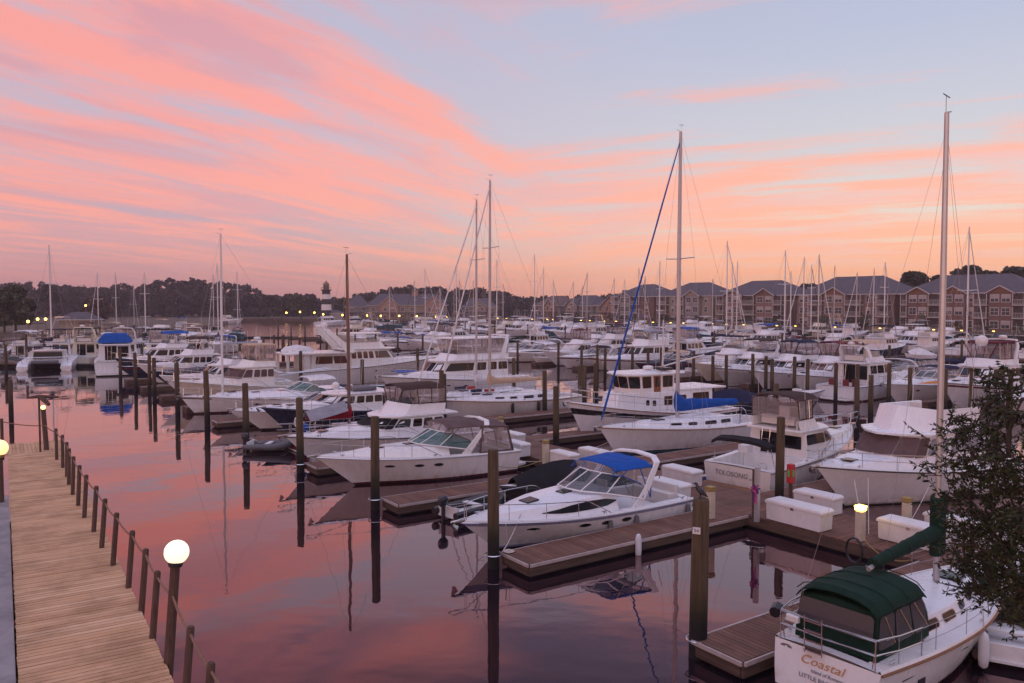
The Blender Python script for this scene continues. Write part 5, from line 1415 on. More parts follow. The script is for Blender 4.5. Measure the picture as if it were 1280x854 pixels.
names_out = ['thick weathered pile with white number plate before the green-topped sloop', 'tall pile at the end of the finger beside the blue-topped cruiser', 'pile at the finger end in front of the taupe-topped cruiser', 'pile before the bow of the brown-canopied flybridge boat',
             'pile before the white boat with navy arch canvas', 'pile in front of the pale cruiser with greenish screen', 'thin pile farthest left of the near dock before the low white sloop']
for i, s in enumerate(A_OUT):
    p = st(s + (.05 if i else 0), -.45) if i else at(872, 821)
    pile(p, names_out[i] if i < 7 else 'timber pile on the near dock', i < 7, 3.62 + RNG.uniform(-.06, .08), 1.18 if i == 0 else 1.05, 'piles at the ends of the near finger piers', i >= 7)
    if i < 5:   # collar of rope or iron that ties the finger to its pile
        c = thing('pile_hoop', 'steel hoop round a near pile', 'pile hoop', p + Vector((0, 0, .42)), HEAD_IN, 'hoops round the near piles', True)
        m3 = MB(); m3.tube([(.26 * cos(a), .26 * sin(a), 0) for a in (2 * pi * k / 16 for k in range(17))], .022, 5); m3.build('ring', 'steel', c)
for i, s in enumerate(A_FAR): pile(st(s, 23.1 + (i % 2) * .5), 'grey pile beyond the near dock', i < 4, RNG.uniform(3.4, 3.75))
for s in (7.4, 21.7, 34.2, 47, 61, 75): pile(st(s, 12.75), 'grey timber pile beside the near walkway', s < 40, 3.6)
for i, s in enumerate(B_S):
    if s < 60:
        for d in (-1.32, 1.32): pile(st(s + d, 44.2 + RNG.uniform(-.3, .3)), 'slim pile fronting the second dock', False, RNG.uniform(3.2, 3.6))
    elif i % 2 == 0: pile(st(s + 2.1, 45), 'slim pile fronting the second dock', False, 3.4)
    if i % 3 == 0: pile(st(s + 2.1, 72), 'slim pile behind the second dock', False, 3.4)
for s in C_S[::3]: pile(st(s, 93.5), 'distant slim pile', False, 3.4)
for px, yb, h in ((187, 492, 3.6), (178, 466, 3.3), (150, 452, 3.2), (112, 452, 3.1), (330, 452, 3.4), (343, 447, 3.4), (355, 449, 3.6), (361, 445, 3.0), (8, 468, 3.4), (34, 458, 4.2), (300, 466, 3.4), (14, 520, 2.6)):
    pile(at(px, yb), 'dark timber pile', False, h)
for px, yb in ((965, 497), (1071, 536), (555, 528), (681, 521), (725, 510), (744, 505), (1088, 530)): pile(at(px, yb), 'grey timber pile in the middle lane', True, 3.3)

# dock furniture
def dock_box(p, rz, label, L=1.5, W_=.62, H_=.62):
    r = thing('dock_box', label, 'dock box', p, rz, 'white dock boxes'); m = MB()
    m.loft([[(a * L / 2 * k, b_ * W_ / 2 * k, z) for a, b_ in ((-1, -1), (1, -1), (1, 1), (-1, 1))] for z, k in ((0, .98), (H_ * .78, 1))], 0, True, True, True); m.build('body', 'plastic', r, 0, .02)
    m = MB(); m.loft([[(a * L / 2 * k, b_ * W_ / 2 * k, z) for a, b_ in ((-1, -1), (1, -1), (1, 1), (-1, 1))] for z, k in ((H_ * .78, 1.05), (H_ * .90, 1.05), (H_, .96))], 0, True, True, True); l_ = m.build('lid', 'plastic', r, 0, .02)
    m = MB(); m.box((0, -W_ / 2 * 1.06, H_ * .78), (.12, .02, .08)); m.build('latch', 'steel', l_, 0)
ZP = Vector((0, 0, ZD + .005))
rb = HEAD_IN + pi / 2
dock_box(at(998, 655, .47), HEAD_IN - pi / 2, 'large white dock box nearest the viewer, on the right walkway', 2.15, .72, .72)
dock_box(at(1022, 638, .47), HEAD_IN - pi / 2, 'white dock box behind the largest one, by the red cabinet', 1.6, .65, .68)
dock_box(at(1142, 680, .47), HEAD_IN - pi / 2, 'white dock box half hidden behind the silver mast', 2.0, .7, .7)
dock_box(at(1200, 672, .47), HEAD_IN - pi / 2, 'white dock box under the oak leaves right of the mast', 2.0, .7, .7)
dock_box(at(836, 622, .47), rb, 'white dock box just behind the blue-topped cruiser stern', 1.7, .66, .68)
dock_box(at(852, 604, .47), rb, 'white dock box beside the small fishing boat transom', 1.7, .66, .68)
dock_box(at(705, 582, .47), rb, 'white dock box above the black-covered boat', 1.5, .62, .66)
dock_box(at(742, 578, .47), rb, 'white dock box at the bow of the blue-boomed sloop', 1.5, .62, .66)
dock_box(at(646, 568, .47), rb, 'white dock box behind the taupe canopy, nearer of two', 1.5, .62, .66)
dock_box(at(642, 554, .47), rb, 'white dock box behind the taupe canopy, farther of two', 1.4, .6, .6)
def pedestal(p, label, lit=False):
    r = thing('power_pedestal', label, 'power pedestal', p, HEAD_IN, 'power pedestals on the near dock'); m = MB(); m.box((0, 0, .48), (.24, .24, .96)); m.build('body', 'pedcream', r, 0, .02)
    m = MB(); m.box((0, 0, 1.04), (.26, .26, .10)); m.box((0, 0, 1.11), (.28, .28, .04)); m.build('lamp', 'lampy' if lit else 'yellow', r, 0)
    m = MB(); m.box((.13, 0, .6), (.03, .16, .3)); m.build('socket_panel', 'grey', r, 0)
pedestal(at(1075, 676, .47), 'power pedestal with glowing yellow top, near the black hose', True)
pedestal(at(1133, 664, .47), 'power pedestal with dull yellow top beside the silver mast')
pedestal(at(888, 648, .47), 'power pedestal behind the perched bird and fishing boat')
pedestal(at(682, 580, .47), 'power pedestal between dock boxes in front of the trawler bow')
pedestal(at(626, 546, .47), 'small power pedestal at the bow of the beige-covered sloop')
# hose coil, fire cabinet, metal post with ribbon
p = at(1067, 688, .75); h = thing('hose_coil', 'black hose coil hanging over the dock edge', 'hose', p, HEAD_IN); m = MB()
for k in range(3): m.tube([(k * .03, .26 * cos(a), .36 * sin(a)) for a in (2 * pi * j / 20 for j in range(21))], .022, 6)
m.build('coil', 'rubber', h)
p = at(988, 628, .47); h = thing('fire_cabinet', 'narrow red fire extinguisher cabinet with green tag on a post', 'fire cabinet', p, HEAD_IN); m = MB(); m.box((0, 0, .45), (.1, .1, .9)); m.build('post', 'fascia', h, 0)
m = MB(); m.box((0, 0, 1.1), (.24, .22, .72)); m.build('box', 'redplastic', h, 0, .015); m = MB(); m.box((-.124, .0, 1.12), (.012, .1, .26)); m.box((0, -.115, 1.12), (.1, .012, .26)); m.build('tag', 'grn', h, 0)
p = at(946, 652, .47); h = thing('metal_post', 'pale square metal post with ribbons, beside a tall pile', 'post', p, HEAD_IN); m = MB(); m.box((0, 0, .95), (.14, .14, 1.9)); m.build('shaft', 'alu', h, 0); m = MB(); m.box((0, .13, .9), (.1, .1, 1.8)); m.build('timber_post', 'fascia', h, 0)
rb_ = thing('ribbon_bow', 'purple and pink ribbon bow tied to the metal post', 'ribbon', p + Vector((-.12, -.14, 1.15)), 0); m = MB()
for k in range(7): a = k * .9; m.tube([(0, 0, 0), (.16 * cos(a), -.05, .13 * sin(a) + .05), (.1 * cos(a + .5), -.06, .18 * sin(a + .4) - .05), (0, 0, 0)], .028, 5, k % 2)
m.box((.02, -.03, -.3), (.06, .02, .42), 1); m.box((-.05, -.03, -.26), (.06, .02, .36), 0); m.build('loops', ['purple', 'pinkrib'], rb_)
# number plate and bird on the nearest pile
p = at(872, 821); sg = thing('number_plate', 'small white plate numbered 54 on the nearest pile', 'sign', p + Vector((-.10, -.19, 2.95)), radians(-20)); m = MB(); m.box((0, 0, 0), (.17, .02, .15)); m.build('plate', 'plastic', sg, 0)
text(sg, '54', .11, Matrix.Translation((0, -.0125, 0)) @ Matrix.Rotation(pi / 2, 4, 'X'), 'text_blue', 'number')
bd = thing('bird', 'small dark bird perched on top of the nearest pile', 'bird', p + Vector((.03, 0, 3.66)), radians(150)); m = MB()
m.tube([(-.16, 0, .02), (-.10, 0, .07), (-.02, 0, .12), (.06, 0, .19), (.085, 0, .25), (.10, 0, .29), (.13, 0, .30), (.18, 0, .295)], [.012, .03, .06, .055, .032, .034, .026, .004], 9)
for sd in (1, -1): m.tube([(.0, sd * .025, .1), (.01, sd * .025, -.02)], .008, 5)
for sd in (1, -1): m.tube([(.05, sd * .055, .18), (-.04, sd * .062, .11), (-.14, sd * .03, .04)], [.02, .03, .006], 6)
m.build('body', 'black', bd, 60)

# ------------------------------------------------------------------ boardwalk with rope railing and globe lamps
MT['bwplank'] = islmat('boardwalk_planks', [(.56, .315, .165), (.66, .385, .205), (.72, .43, .245), (.60, .345, .18), (.78, .51, .31)], .8, (30, 1.6, 30), .35)
MT['rpost'] = mat('railing_post_wood', (.085, .047, .036), .8, var=.4, vscale=5, stretch=(6, 6, .7), bump=.5)
ZB = 1.9
far = at(85, 563, ZB); nearR = at(218, 854, ZB); dv = (nearR - far).normalized(); nL = Vector((dv.y, -dv.x, 0)); nL = nL if nL.x < 0 else -nL
far = far - dv * .3; KX = (at(2, 622, ZB) - far).dot(dv)
Wd = 2.12; Lw = 40
mw = Matrix(((dv.x, -nL.x, 0, far.x), (dv.y, -nL.y, 0, far.y), (0, 0, 1, ZB), (0, 0, 0, 1)))   # local x toward the viewer, local y toward the water
bw = MB(); boards_x(bw, 0, Lw, -Wd, 0, 0, .145, .045, .02)
ob = bw.build('boardwalk', 'bwplank', None, 0); ob.matrix_world = mw; ob['kind'] = 'structure'
bw = MB(); boards_y(bw, -2.8, -.01, -16, 0, 0, .14, .045, .01); ob = bw.build('boardwalk_return', 'bwplank', None, 0); ob.matrix_world = mw; ob['kind'] = 'structure'
mb_ = MB()
mb_.box((Lw / 2, -.06, -.2), (Lw, .08, .30)); mb_.box((Lw / 2, -Wd + .1, -.2), (Lw, .08, .30)); mb_.box((-2.82, -8, -.2), (.08, 16, .3))
ob = mb_.build('boardwalk_joist', 'fascia', None, 0); ob.matrix_world = mw; ob['kind'] = 'structure'
for k in range(9):
    for y in (-.3, -Wd + .3):
        p = mw @ Vector((k * 2.6 + .4, y, 0)); pile(Vector((p.x, p.y, 0)), 'short pile under the boardwalk', False, ZB - .06)
mb_ = MB(); mb_.box((KX + 20, -Wd - .36, -.50), (40, .66, 1.12)); ob = mb_.build('concrete_kerb', 'concrete', None, 0, 0.02); ob.matrix_world = mw; ob['kind'] = 'structure'
mb_ = MB(); mb_.box((KX + 20.1, -Wd - 6.7, -.95), (40, 12, 1.6)); ob = mb_.build('bank_ground', 'grass', None, 0); ob.matrix_world = mw; ob['kind'] = 'structure'
POST = [(70, 536), (78, 544), (83.5, 553), (86.5, 561), (92, 571), (99.5, 582), (108, 594), (120.6, 608), (131.5, 624), (146, 641.6), (165.7, 664), (182.5, 686.7), (197, 714.5), None, (238.5, 783.6), (264, 829)]
HP = 1.22
rl = thing('rope_railing', 'rope railing on dark wooden posts along the boardwalk', 'railing', far + Vector((0, 0, 0)), 0)
tops = []; base0 = far
for i, q_ in enumerate(POST):
    if q_ is None: tops.append(None); continue
    tp = at(q_[0], q_[1], ZB + HP); ln = lerp(.0, .085, min(1, i / 8))
    bt = tp - Vector((0, 0, HP)) + Vector((-.9, -.25, 0)) * ln * HP * 1.1
    m = MB(); d = (tp - bt).normalized(); m.tube([bt - d * .5 - base0, tp - base0 - d * .02, tp - base0 + d * .01], [.062, .058, .045], 9); m.build('post', 'rpost', rl, 40); tops.append(tp - base0 - d * .10)
LAMP_B = at(207, 829, ZB); LAMP_T = at(219, 708, ZB + 1.62)
tops[13] = LAMP_B.lerp(LAMP_T, .70) - base0
corner = at(57, 532, ZB + 1.1) - base0; out = at(2, 527, ZB + 1.25) - base0; last = at(290, 872, ZB + HP) - base0
chain = [out, corner] + tops + [last]
for a, b_ in zip(chain, chain[1:]):
    n = 10; m = MB(); L_ = (b_ - a).length; m.tube([a.lerp(b_, k / n) - Vector((0, 0, (.045 * L_ if L_ < 4 else .35) * 4 * (k / n) * (1 - k / n) * .8)) for k in range(n + 1)], .021, 6); m.build('rope', 'browrope', rl, 60)
m = MB(); m.tube([out - Vector((0, 0, 1.6)), out + Vector((0, 0, .12))], .062, 8); m.build('post', 'rpost', rl, 40)


def globe_lamp(b_, t_, r_, label, yellow=False, pr=.085):
    o = thing('globe_lamp', label, 'lamp', b_, 0, 'globe lamps on the boardwalk'); m = MB(); m.tube([Vector((0, 0, -.6)) , t_ - b_], [pr, pr * .92], 10); m.build('post', 'rpost', o, 50)
    d = (t_ - b_).normalized(); c = t_ - b_ + d * .04; m = MB(); m.tube([c - d * .04, c + d * .05], [r_ * .55, r_ * .62], 14); m.build('collar', 'yellow' if yellow else 'rubber', o, 50)
    m = MB(); m.ball(c + d * (r_ * .98), r_, 0, 24, 16); m.build('globe', 'globeyel' if yellow else 'globe', o, 60)
    l_ = bpy.data.objects.new('bulb', bpy.data.lights.new('bulb', 'POINT')); COL.objects.link(l_); l_.parent = o; l_.location = c + d * (r_ * .98) + Vector((0, 0, 0)); l_.data.energy = 42; l_.data.color = (1, .72, .42); l_.data.shadow_soft_size = r_ * 1.06


globe_lamp(LAMP_B, LAMP_T, .205, 'lit white globe lamp on a dark post at the near boardwalk edge')
gp = at(1, 628, ZB + .05); globe_lamp(gp, Vector((gp.x, gp.y, 0)) + Vector((0, 0, CAMZ - (573 - 380) / 1000 * gp.y)), .25, 'yellowish globe lamp cut by the left edge on the concrete kerb', True, .10)
lb_ = at(61, 564, ZB); lt_ = at(54, 512, ZB + 1.65); o = thing('corner_lamp_post', 'leaning dark lamp post with small amber light at the boardwalk corner', 'lamp', lb_, 0); m = MB(); m.tube([Vector((0, 0, -1.5)), lt_ - lb_], [.105, .095], 10); m.build('post', 'rpost', o, 50)
m = MB(); m.ball(lt_ - lb_ + Vector((0, 0, .09)), .085, 0, 10, 8); m.build('lamp', 'lampy', o)
cb = at(50.5, 565, ZB); o = thing('signal_post', 'thin dark post with a crossbar at the boardwalk corner', 'post', cb, 0); m = MB(); hh_ = CAMZ - ZB - (497 - 380) / 1000 * cb.y; m.tube([(0, 0, -.8), (0, 0, hh_)], .04, 8); m.build('shaft', 'rpost', o)
m = MB(); m.tube([(-.42, 0, hh_ - .02), (.0, 0, hh_ + .03), (.72, .1, hh_ + .0)], [.05, .085, .05], 6); m.tube([(.05, 0, hh_), (.3, -.1, hh_ - .12), (.5, -.15, hh_ - .3)], [.08, .10, .07], 6); m.build('crossbar', 'rpost', o)
# ------------------------------------------------------------------ moored boats, each by its own look
def moor(name, label, cat, s, t, hd, yaw=0.0, group='boats moored in the marina', auto=False):
    return thing(name, label, cat, st(s, t), hd + radians(yaw), group, auto)


# --- nearest: sloop with green enclosure
gs = thing('sailboat', 'white sloop with dark green canvas enclosure, moored at lower right', 'sailboat', (6.28, 15.72, 0), radians(38.5), 'boats moored in the marina')
GL, GB = 8.4, 2.85
gs.location = Vector((6.28, 15.72, 0)) + Vector((cos(radians(38.5)), sin(radians(38.5)), 0)) * GL / 2
GH = sailboat(gs, GL, GB, 0, 'warm', 'antifoul_black', 'maroon', 'warm', mast_h=11.05, mast_f=.42, cover=None, jib=None, stern=.80, fs=.98, fb=1.22, boom=False, spreaders=0, mast_r=.078, wires=False, rails=True)
xm = GL / 2 - .42 * GL; zc = GH.zx(xm) + .36
bp0, bp1 = Vector((xm - .12, 0, zc + 1.18)), Vector((-GL * .285, 0, zc + 1.02))
m = MB(); m.tube([bp0, bp1, bp1 + Vector((-.16, 0, -.02))], .055, 8); m.build('boom', 'alu', gs)
rings = []
for i in range(15):
    a = i / 14; c = bp0.lerp(bp1, a); h_ = lerp(.18, .125, a) * (1 + .03 * sin(i * 2.3)); w = h_ * .85
    rings.append([(c.x, w * cos(b) * (1 + .03 * sin(3 * b + i)), c.z + .06 + h_ * sin(b)) for b in (2 * pi * j / 12 for j in range(12))])
m = MB(); m.loft(rings, 0, True, True, True); sc = m.build('sail_cover', 'c_dark green', gs, 70)
m = MB(); m.loft([[(xm + .02 + .21 * cos(b), .17 * sin(b), zc + z + .05 * cos(b)) for b in (2 * pi * j / 12 for j in range(12))] for z in (.72, .9, 1.5, 2.0, 2.08)], 0, True, True, True); m.build('mast_boot', 'c_dark green', sc, 60)
m = MB()
for k in (.25, .5, .75, .97): c = bp0.lerp(bp1, k); rr_ = lerp(.18, .125, k) + .03; m.tube([(c.x, rr_ * .80 * cos(b), c.z + .06 + (rr_ - .02) * sin(b)) for b in (2 * pi * j / 12 for j in range(13))], .008, 4)
m.build('strap', 'rubber', sc)
# headsail bag on the foredeck lifeline, dark green
m = MB(); m.tube([(xm + .55, -.75, zc + .25), (xm + 1.1, -.72, zc - .12), (xm + 1.8, -.52, zc - .02), (xm + 2.5, -.3, zc + .1)], [.1, .16, .16, .08], 9); m.build('headsail_bag', 'c_dark green', gs, 60)
m = MB()
for sd in (1, -1): m.tube([(xm, 0, zc + 10.4), GH.sh(GH.tx(xm - .1), sd, 0, .1)], .0035, 4)
m.tube([(xm, 0, zc + 10.6), (GL / 2 - .1, 0, 1.3)], .004, 4); m.tube([(xm - .04, 0, zc + 10.65), (-GL / 2 + .05, GB * .3, 1.0)], .0035, 4); m.build('rigging', 'wire', gs)
# green cockpit enclosure: walls in green cloth, dark see-through panels, rounded top
ex0, ex1 = -GL * .215, -GL / 2 + .36; zd_ = GH.fs + .02; w0, w1 = GB * .325, GB * .31; eh = 1.06
lvE = [[(ex0 + .5, 0, zd_ + .30), (ex0 + .45, w0 * .8, zd_ + .30), (ex0 + .05, w0, zd_ + .03), (ex1 - .05, w1, zd_ + .03), (ex1 - .07, 0, zd_ + .03)],
       [(ex0 + .3, 0, zd_ + .62), (ex0 + .25, w0 * .8, zd_ + .62), (ex0 - .02, w0 * .985, zd_ + .42), (ex1 - .02, w1 * .985, zd_ + .42), (ex1 - .04, 0, zd_ + .42)],
       [(ex0 - .14, 0, zd_ + eh), (ex0 - .18, w0 * .8, zd_ + eh - .04), (ex0 - .24, w0 * .95, zd_ + eh - .10), (ex1 + .10, w1 * .95, zd_ + eh - .13), (ex1 + .06, 0, zd_ + eh - .04)]]
en = house(gs, 'canvas_enclosure', lvE, 'c_dark green', .16, .03, 50)
cE = Vector((lerp(ex0, ex1, .5), 0, zd_ + .8))
sm = MB()
def vwin(parent, qd, m_='smoke', cut=.06):
    mm = MB(); mm.panel(qd, .008, .008, 0, cut, cE); return mm.build('window', m_, parent, 0)
for sd in (1, -1):
    for u0, u1 in ((.03, .30), (.33, .64), (.67, .97)):
        w_ = vwin(en, hq(lvE, 1, 2, sd, u0, u1, -.35, .88))
        A = hq(lvE, 1, 2, sd, u0, u1, -.30, .84); mm = MB(); mm.tube([A[0] + Vector((0, sd * .022, 0)), A[2].lerp(A[3], .3) + Vector((0, sd * .03, 0))], .012, 4); mm.build('seam', 'beigeseam' if 'beigeseam' in MT else 'c_beige', w_)
    vwin(en, hq(lvE, 1, 1, sd, .1, .9, .1, .85), 'vinyl'); vwin(en, hq(lvE, 1, 0, sd, .04, .95, .1, .85), 'vinyl')
canvas(en, 'top', 'c_dark green', ex0 - .08, ex1 - .02, w0 * .99, w1 * 1.0, zd_ + eh + .0, zd_ + eh - .02, .20, .10, 4, .03)
A, B_ = hq(lvE, 1, 3, 1, .06, 1, .0, .90), hq(lvE, 1, 3, -1, .06, 1, .0, .90); vwin(en, [p + Vector((-.05, 0, 0)) for p in (A[0], B_[0], B_[3], A[3])])
sm = MB()
for k in (.02, .36, .70, .98):
    x = lerp(ex0 - .1, ex1, k); sm.tube([(x, w0 * b_, zd_ + eh + .015 + .20 * (1 - abs(b_) ** 2.6) - .1 * max(0, (abs(b_) - .8) / .2) ** 2 - .02 * (k in (.36, .70))) for b_ in (-.97, -.8, -.5, 0, .5, .8, .97)], .011, 5)
sm.build('seam', 'c_dark green', en, 60)
# stern rail, folding ladder, grab box
m = MB(); xs_ = -GL / 2
for k in (.62, .33):
    m.tube([GH.sh(.17, 1, k, .06), GH.sh(.08, 1, k, .05), Vector((xs_ + .03, GB * .36, GH.fs + k)), Vector((xs_ - .06, 0, GH.fs + k)), Vector((xs_ + .03, -GB * .36, GH.fs + k)), GH.sh(.08, -1, k, .05), GH.sh(.17, -1, k, .06)], .016, 6)
for sd in (1, -1):
    m.tube([GH.sh(.17, sd, 0, .06), GH.sh(.17, sd, .62, .06)], .015, 6); m.tube([Vector((xs_ + .04, sd * GB * .33, GH.fs)), Vector((xs_ + .03, sd * GB * .36, GH.fs + .62))], .015, 6)
m.build('stern_rail', 'steel', gs)
m = MB()
for y in (.02, .40): m.tube([(xs_ - .10, y, GH.fs - .05), (xs_ - .12, y, GH.fs + .72)], .015, 5)
for k in range(4): m.box((xs_ - .11, .21, GH.fs + .02 + k * .2), (.06, .38, .03))
m.build('ladder', 'steel', gs)
m = MB(); m.box((xs_ - .02, .72, GH.fs + .52), (.1, .28, .14), 0); m.build('horseshoe_buoy', 'plastic', gs, 0, .02)
m = MB(); m.tube([(xs_ + .05, GB * .42, GH.fs + .48), (xs_ + .25, GB * .44, GH.fs + .5), (xs_ + .38, GB * .44, GH.fs + .42)], [.12, .15, .10], 8); m.build('barbecue', 'black', gs)
# lettering on the transom (outward normal is -x)
TB = lambda y, z: Matrix.Translation((xs_ - .022 + GH.trake * (z - GH.fs), y, z)) @ Matrix(((0, 0, -1, 0), (-1, 0, 0, 0), (0, 1, 0, 0), (0, 0, 0, 1)))
text(gs, 'Coastal', .26, TB(.05, .77), 'text_orange', 'boat_name', .35, .003, 1.2)
text(gs, 'Island of Romance', .10, TB(-.12, .60), 'text_grey', 'boat_name', .3, .003, 1.0)
text(gs, 'LITTLE RIVER, SC', .125, TB(.0, .46), 'text_grey', 'hailing_port', 0, .003, 1.05)
m = MB()
for k in range(6): a = .2 + k * .55; m.box((xs_ - .03, .86 + .085 * cos(a), .86 + .05 * sin(a)), (.006, .10, .022), 0, 0)
m.box((xs_ - .03, .875, .74), (.006, .018, .2)); m.box((xs_ - .03, .93, .72), (.006, .05, .04)); m.build('palm_emblem', 'text_grey', gs, 0)
m = MB(); m.box((xs_ + .1, .45, .13), (.2, .1, .1)); m.build('exhaust', 'black', gs, 0)
for tq, lb in ((.34, 0), (.20, 1)):
    pass
f_ = thing('fender', 'white fender hanging on the side of the green-canopied sloop', 'fender', (0, 0, 0), 0); pw = gs.matrix_basis @ GH.pt(.50, .62, -1); f_.location = pw + Vector((.10, -.13, -.12)); m = MB(); m.lathe([(.02, -.42), (.09, -.36), (.11, -.2), (.11, .2), (.08, .34), (.02, .40)], (0, 0, 0), 12); m.build('body', 'fender', f_, 60); m = MB(); m.tube([(0, 0, .38), (-.03, .03, .95)], .01, 5); m.build('lanyard', 'rope', f_)
m = MB(); q4 = [GH.pt(.10, .66, -1), GH.pt(.42, .70, -1)]; m.tube([q4[0] + Vector((0, -.012, 0)), q4[1] + Vector((0, -.012, 0))], .013, 5); m.build('rubbing_strake', 'black', gs)
m = MB(); q4 = GH.pt(.20, .46, -1); m.box((q4.x, q4.y - .01, q4.z), (.28, .03, .13)); m.build('vent', 'black', gs, 0)

# --- blue-topped express cruiser
b = moor('motor_cruiser', 'white cruiser with bright blue bimini and lilac side stripe, bow rail forward', 'motor boat', 9.3, 3.85, HEAD_OUT, 2)
express(b, 9.3, 3.15, 0, 'white', 'antifoul_black', 'lilac', 'lilac', 'royal blue', True, True, 'tint', side='glass', ports=(.40, .50, .60, .80), plat=.55, fs=.82, fb=1.15, mh=.60, tz=1.25)
m = MB(); m.tube([(-3.2, 1.1, 1.7), (-3.3, 1.15, 2.2)], .02, 5); m.build('light_mast', 'steel', b)
for t_ in (.36, .56):
    H = Hull(9.1, 3.15, 1.0, 1.45, 1.25, .93, 2.4, .42, .90, .25, -.15); pw = b.matrix_basis @ H.pt(t_, .45, 1) if False else None
f1 = thing('fender', 'white fender on the finger edge beside the blue-topped cruiser', 'fender', at(798, 682, .30), 0); m = MB(); m.lathe([(.02, -.38), (.09, -.32), (.10, -.2), (.10, .2), (.07, .34), (.02, .38)], (0, 0, 0), 12); m.build('body', 'fender', f1, 60)
HB = Hull(9.3, 3.15, .82, 1.15, 1.25, .93, 2.4, .42, .90, .25, -.15)
for t_, w_ in ((.50, 'nearest its bow'), (.36, 'amidships'), (.04, 'at its stern quarter')):
    p = b.matrix_basis @ HB.pt(t_, .42, 1); f_ = thing('fender', 'grey fender on the blue-topped cruiser side, ' + w_, 'fender', p + Vector((.07, -.10, .0)), 0, 'fenders of the blue-topped cruiser'); m = MB(); m.lathe([(.02, -.30), (.08, -.24), (.10, 0), (.08, .24), (.02, .30)], (0, 0, 0), 10); m.build('body', 'rib', f_, 60)
    m = MB(); m.tube([(0, 0, .28), (-.03, .05, .62)], .009, 4); m.build('lanyard', 'rope', f_)
# --- black-covered boat on the finger behind it
b = moor('runabout', 'small boat under a black cover ahead of the blue-topped cruiser', 'small boat', 13.15, 6.3, HEAD_OUT, 0)
skiff(b, 5.8, 2.2, 0, 'black', 'antifoul_black', 'black')
b = moor('inflatable_dinghy', 'black inflatable dinghy with outboard, by the blue-topped cruiser bow', 'dinghy', 13.3, 2.3, HEAD_IN, 10); dinghy(b, 2.9, 'black')
# --- taupe-topped express
b = moor('motor_cruiser', 'white cruiser with taupe canvas top and aft canopy, dark boot stripe', 'motor boat', 20.4, 3.6, HEAD_OUT, -2)
express(b, 9.6, 3.2, 0, 'warm', 'antifoul_black', 'maroon', 'warm', 'taupe', True, True, 'greentint', side=None, ports=(.50, .60, .74), back_encl='taupe', plat=.5)
# --- brown-canopied flybridge
b = moor('flybridge_cruiser', 'white flybridge cruiser with brown canopy and clear curtains round the bridge', 'motor boat', 25.9, 4.9, HEAD_OUT, 0)
flybridge(b, 11.2, 3.8, 0, 'white', 'antifoul_black', 'grey', 'white', 'white', 'brown', 'bimini', True, 'glass', 'c_black', 1.05, 1.55, (.16, -.22), 1.0, False, hl=.5, tz=1.4)
# --- dark red sloop with red sail cover
b = moor('sailboat', 'dark red sloop with grey and red sail cover, stern toward the open water', 'sailboat', 29.9, 5.6, HEAD_IN, 0)
sailboat(b, 8.6, 2.8, 0, 'maroon', 'antifoul_black', 'white', 'maroon', mast_h=9.6, mast_f=.645, fs=.8, fb=1.15, cover='red', jib=None, mastm='darkmast', boomz=.45, coverh=.5, cabin='white', spreaders=0, dodger=None, mast_r=.10)
m = MB(); m.loft([[(x, w * k, 2.15 + h_ - .5 * abs(k) ** 1.3) for k in (-1, -.5, 0, .5, 1)] for x, w, h_ in ((-1.5, .5, .40), (-2.2, .75, .30), (-3.2, .85, .12), (-3.8, .8, .0))], 0, False); m.build('boom_tent', 'c_grey', b, 50)
m = MB(); m.tube([(-4.1, .55 + .22 * cos(a), 1.5 + .22 * sin(a)) for a in (2 * pi * k / 14 for k in range(15))], .06, 7); m.build('life_ring', 'plastic', b)
m = MB(); m.ball((-4.1, -.7, 1.35), .26, 0); m.build('blue_bag', 'c_royal blue', b); m = MB(); m.ball((-4.0, -.15, 1.4), .22, 0, sc=(.6, 1, 1.2)); m.build('yellow_bag', 'orange', b)
b = moor('inflatable_dinghy', 'grey inflatable dinghy at the stern of the dark red sloop', 'dinghy', 30.9, .1, HEAD_IN, -35); dinghy(b, 2.4)
# --- navy hulled boat
b = moor('motor_yacht', 'navy hulled motor yacht with white house and radar dome, partly hidden', 'motor boat', 35.6, 6.4, HEAD_OUT, 0)
_, k = flybridge(b, 10.4, 3.6, 0, 'navy', 'antifoul_red', 'white', 'navy', 'white', None, 'bimini', False, fly=False, arch_on=False, fs=1.15, fb=1.75, cab=(.2, -.2), ch=1.05)
dome(b, (.6, .2, k['z1'] + .42), .26); m = MB(); m.box((-1.2, 0, k['z1'] + .15), (1.6, 1.5, .25)); m.build('folded_tender', 'rib', b, 30, .08)
# --- sport boat with hardtop and navy arch canvas
b = moor('sport_cruiser', 'white sport boat with small hardtop and navy canvas over its arch', 'motor boat', 38.2, 4.8, HEAD_OUT, 0)
express(b, 9.2, 3.1, 0, 'white', 'antifoul_black', 'black', 'white', 'white', True, False, 'tint', hardtop=True, side='glass', ports=(.5,))
canvas(b, 'arch_canvas', 'c_navy', -2.2, -3.9, 1.25, 1.2, 2.45, 2.3, .2, .3, 3)
# --- cruiser with green windscreen
b = moor('motor_cruiser', 'white cruiser with greenish windscreen and white canvas top, anchor on bow', 'motor boat', 43.9, 5.6, HEAD_OUT, 0)
express(b, 11.0, 3.6, 0, 'white', 'antifoul_black', 'navy', 'white', 'white', False, False, 'greentint', side=None, fs=1.2, fb=1.75)
m = MB(); m.tube([(-1.0, 1.2, 1.5), (.6, .2, 2.9), (-3.2, .4, 3.3)], .03, 5); m.tube([(-1.0, -1.2, 1.5), (.6, -.2, 2.9), (-3.2, -.4, 3.3)], .03, 5); m.build('outrigger', 'steel', b)
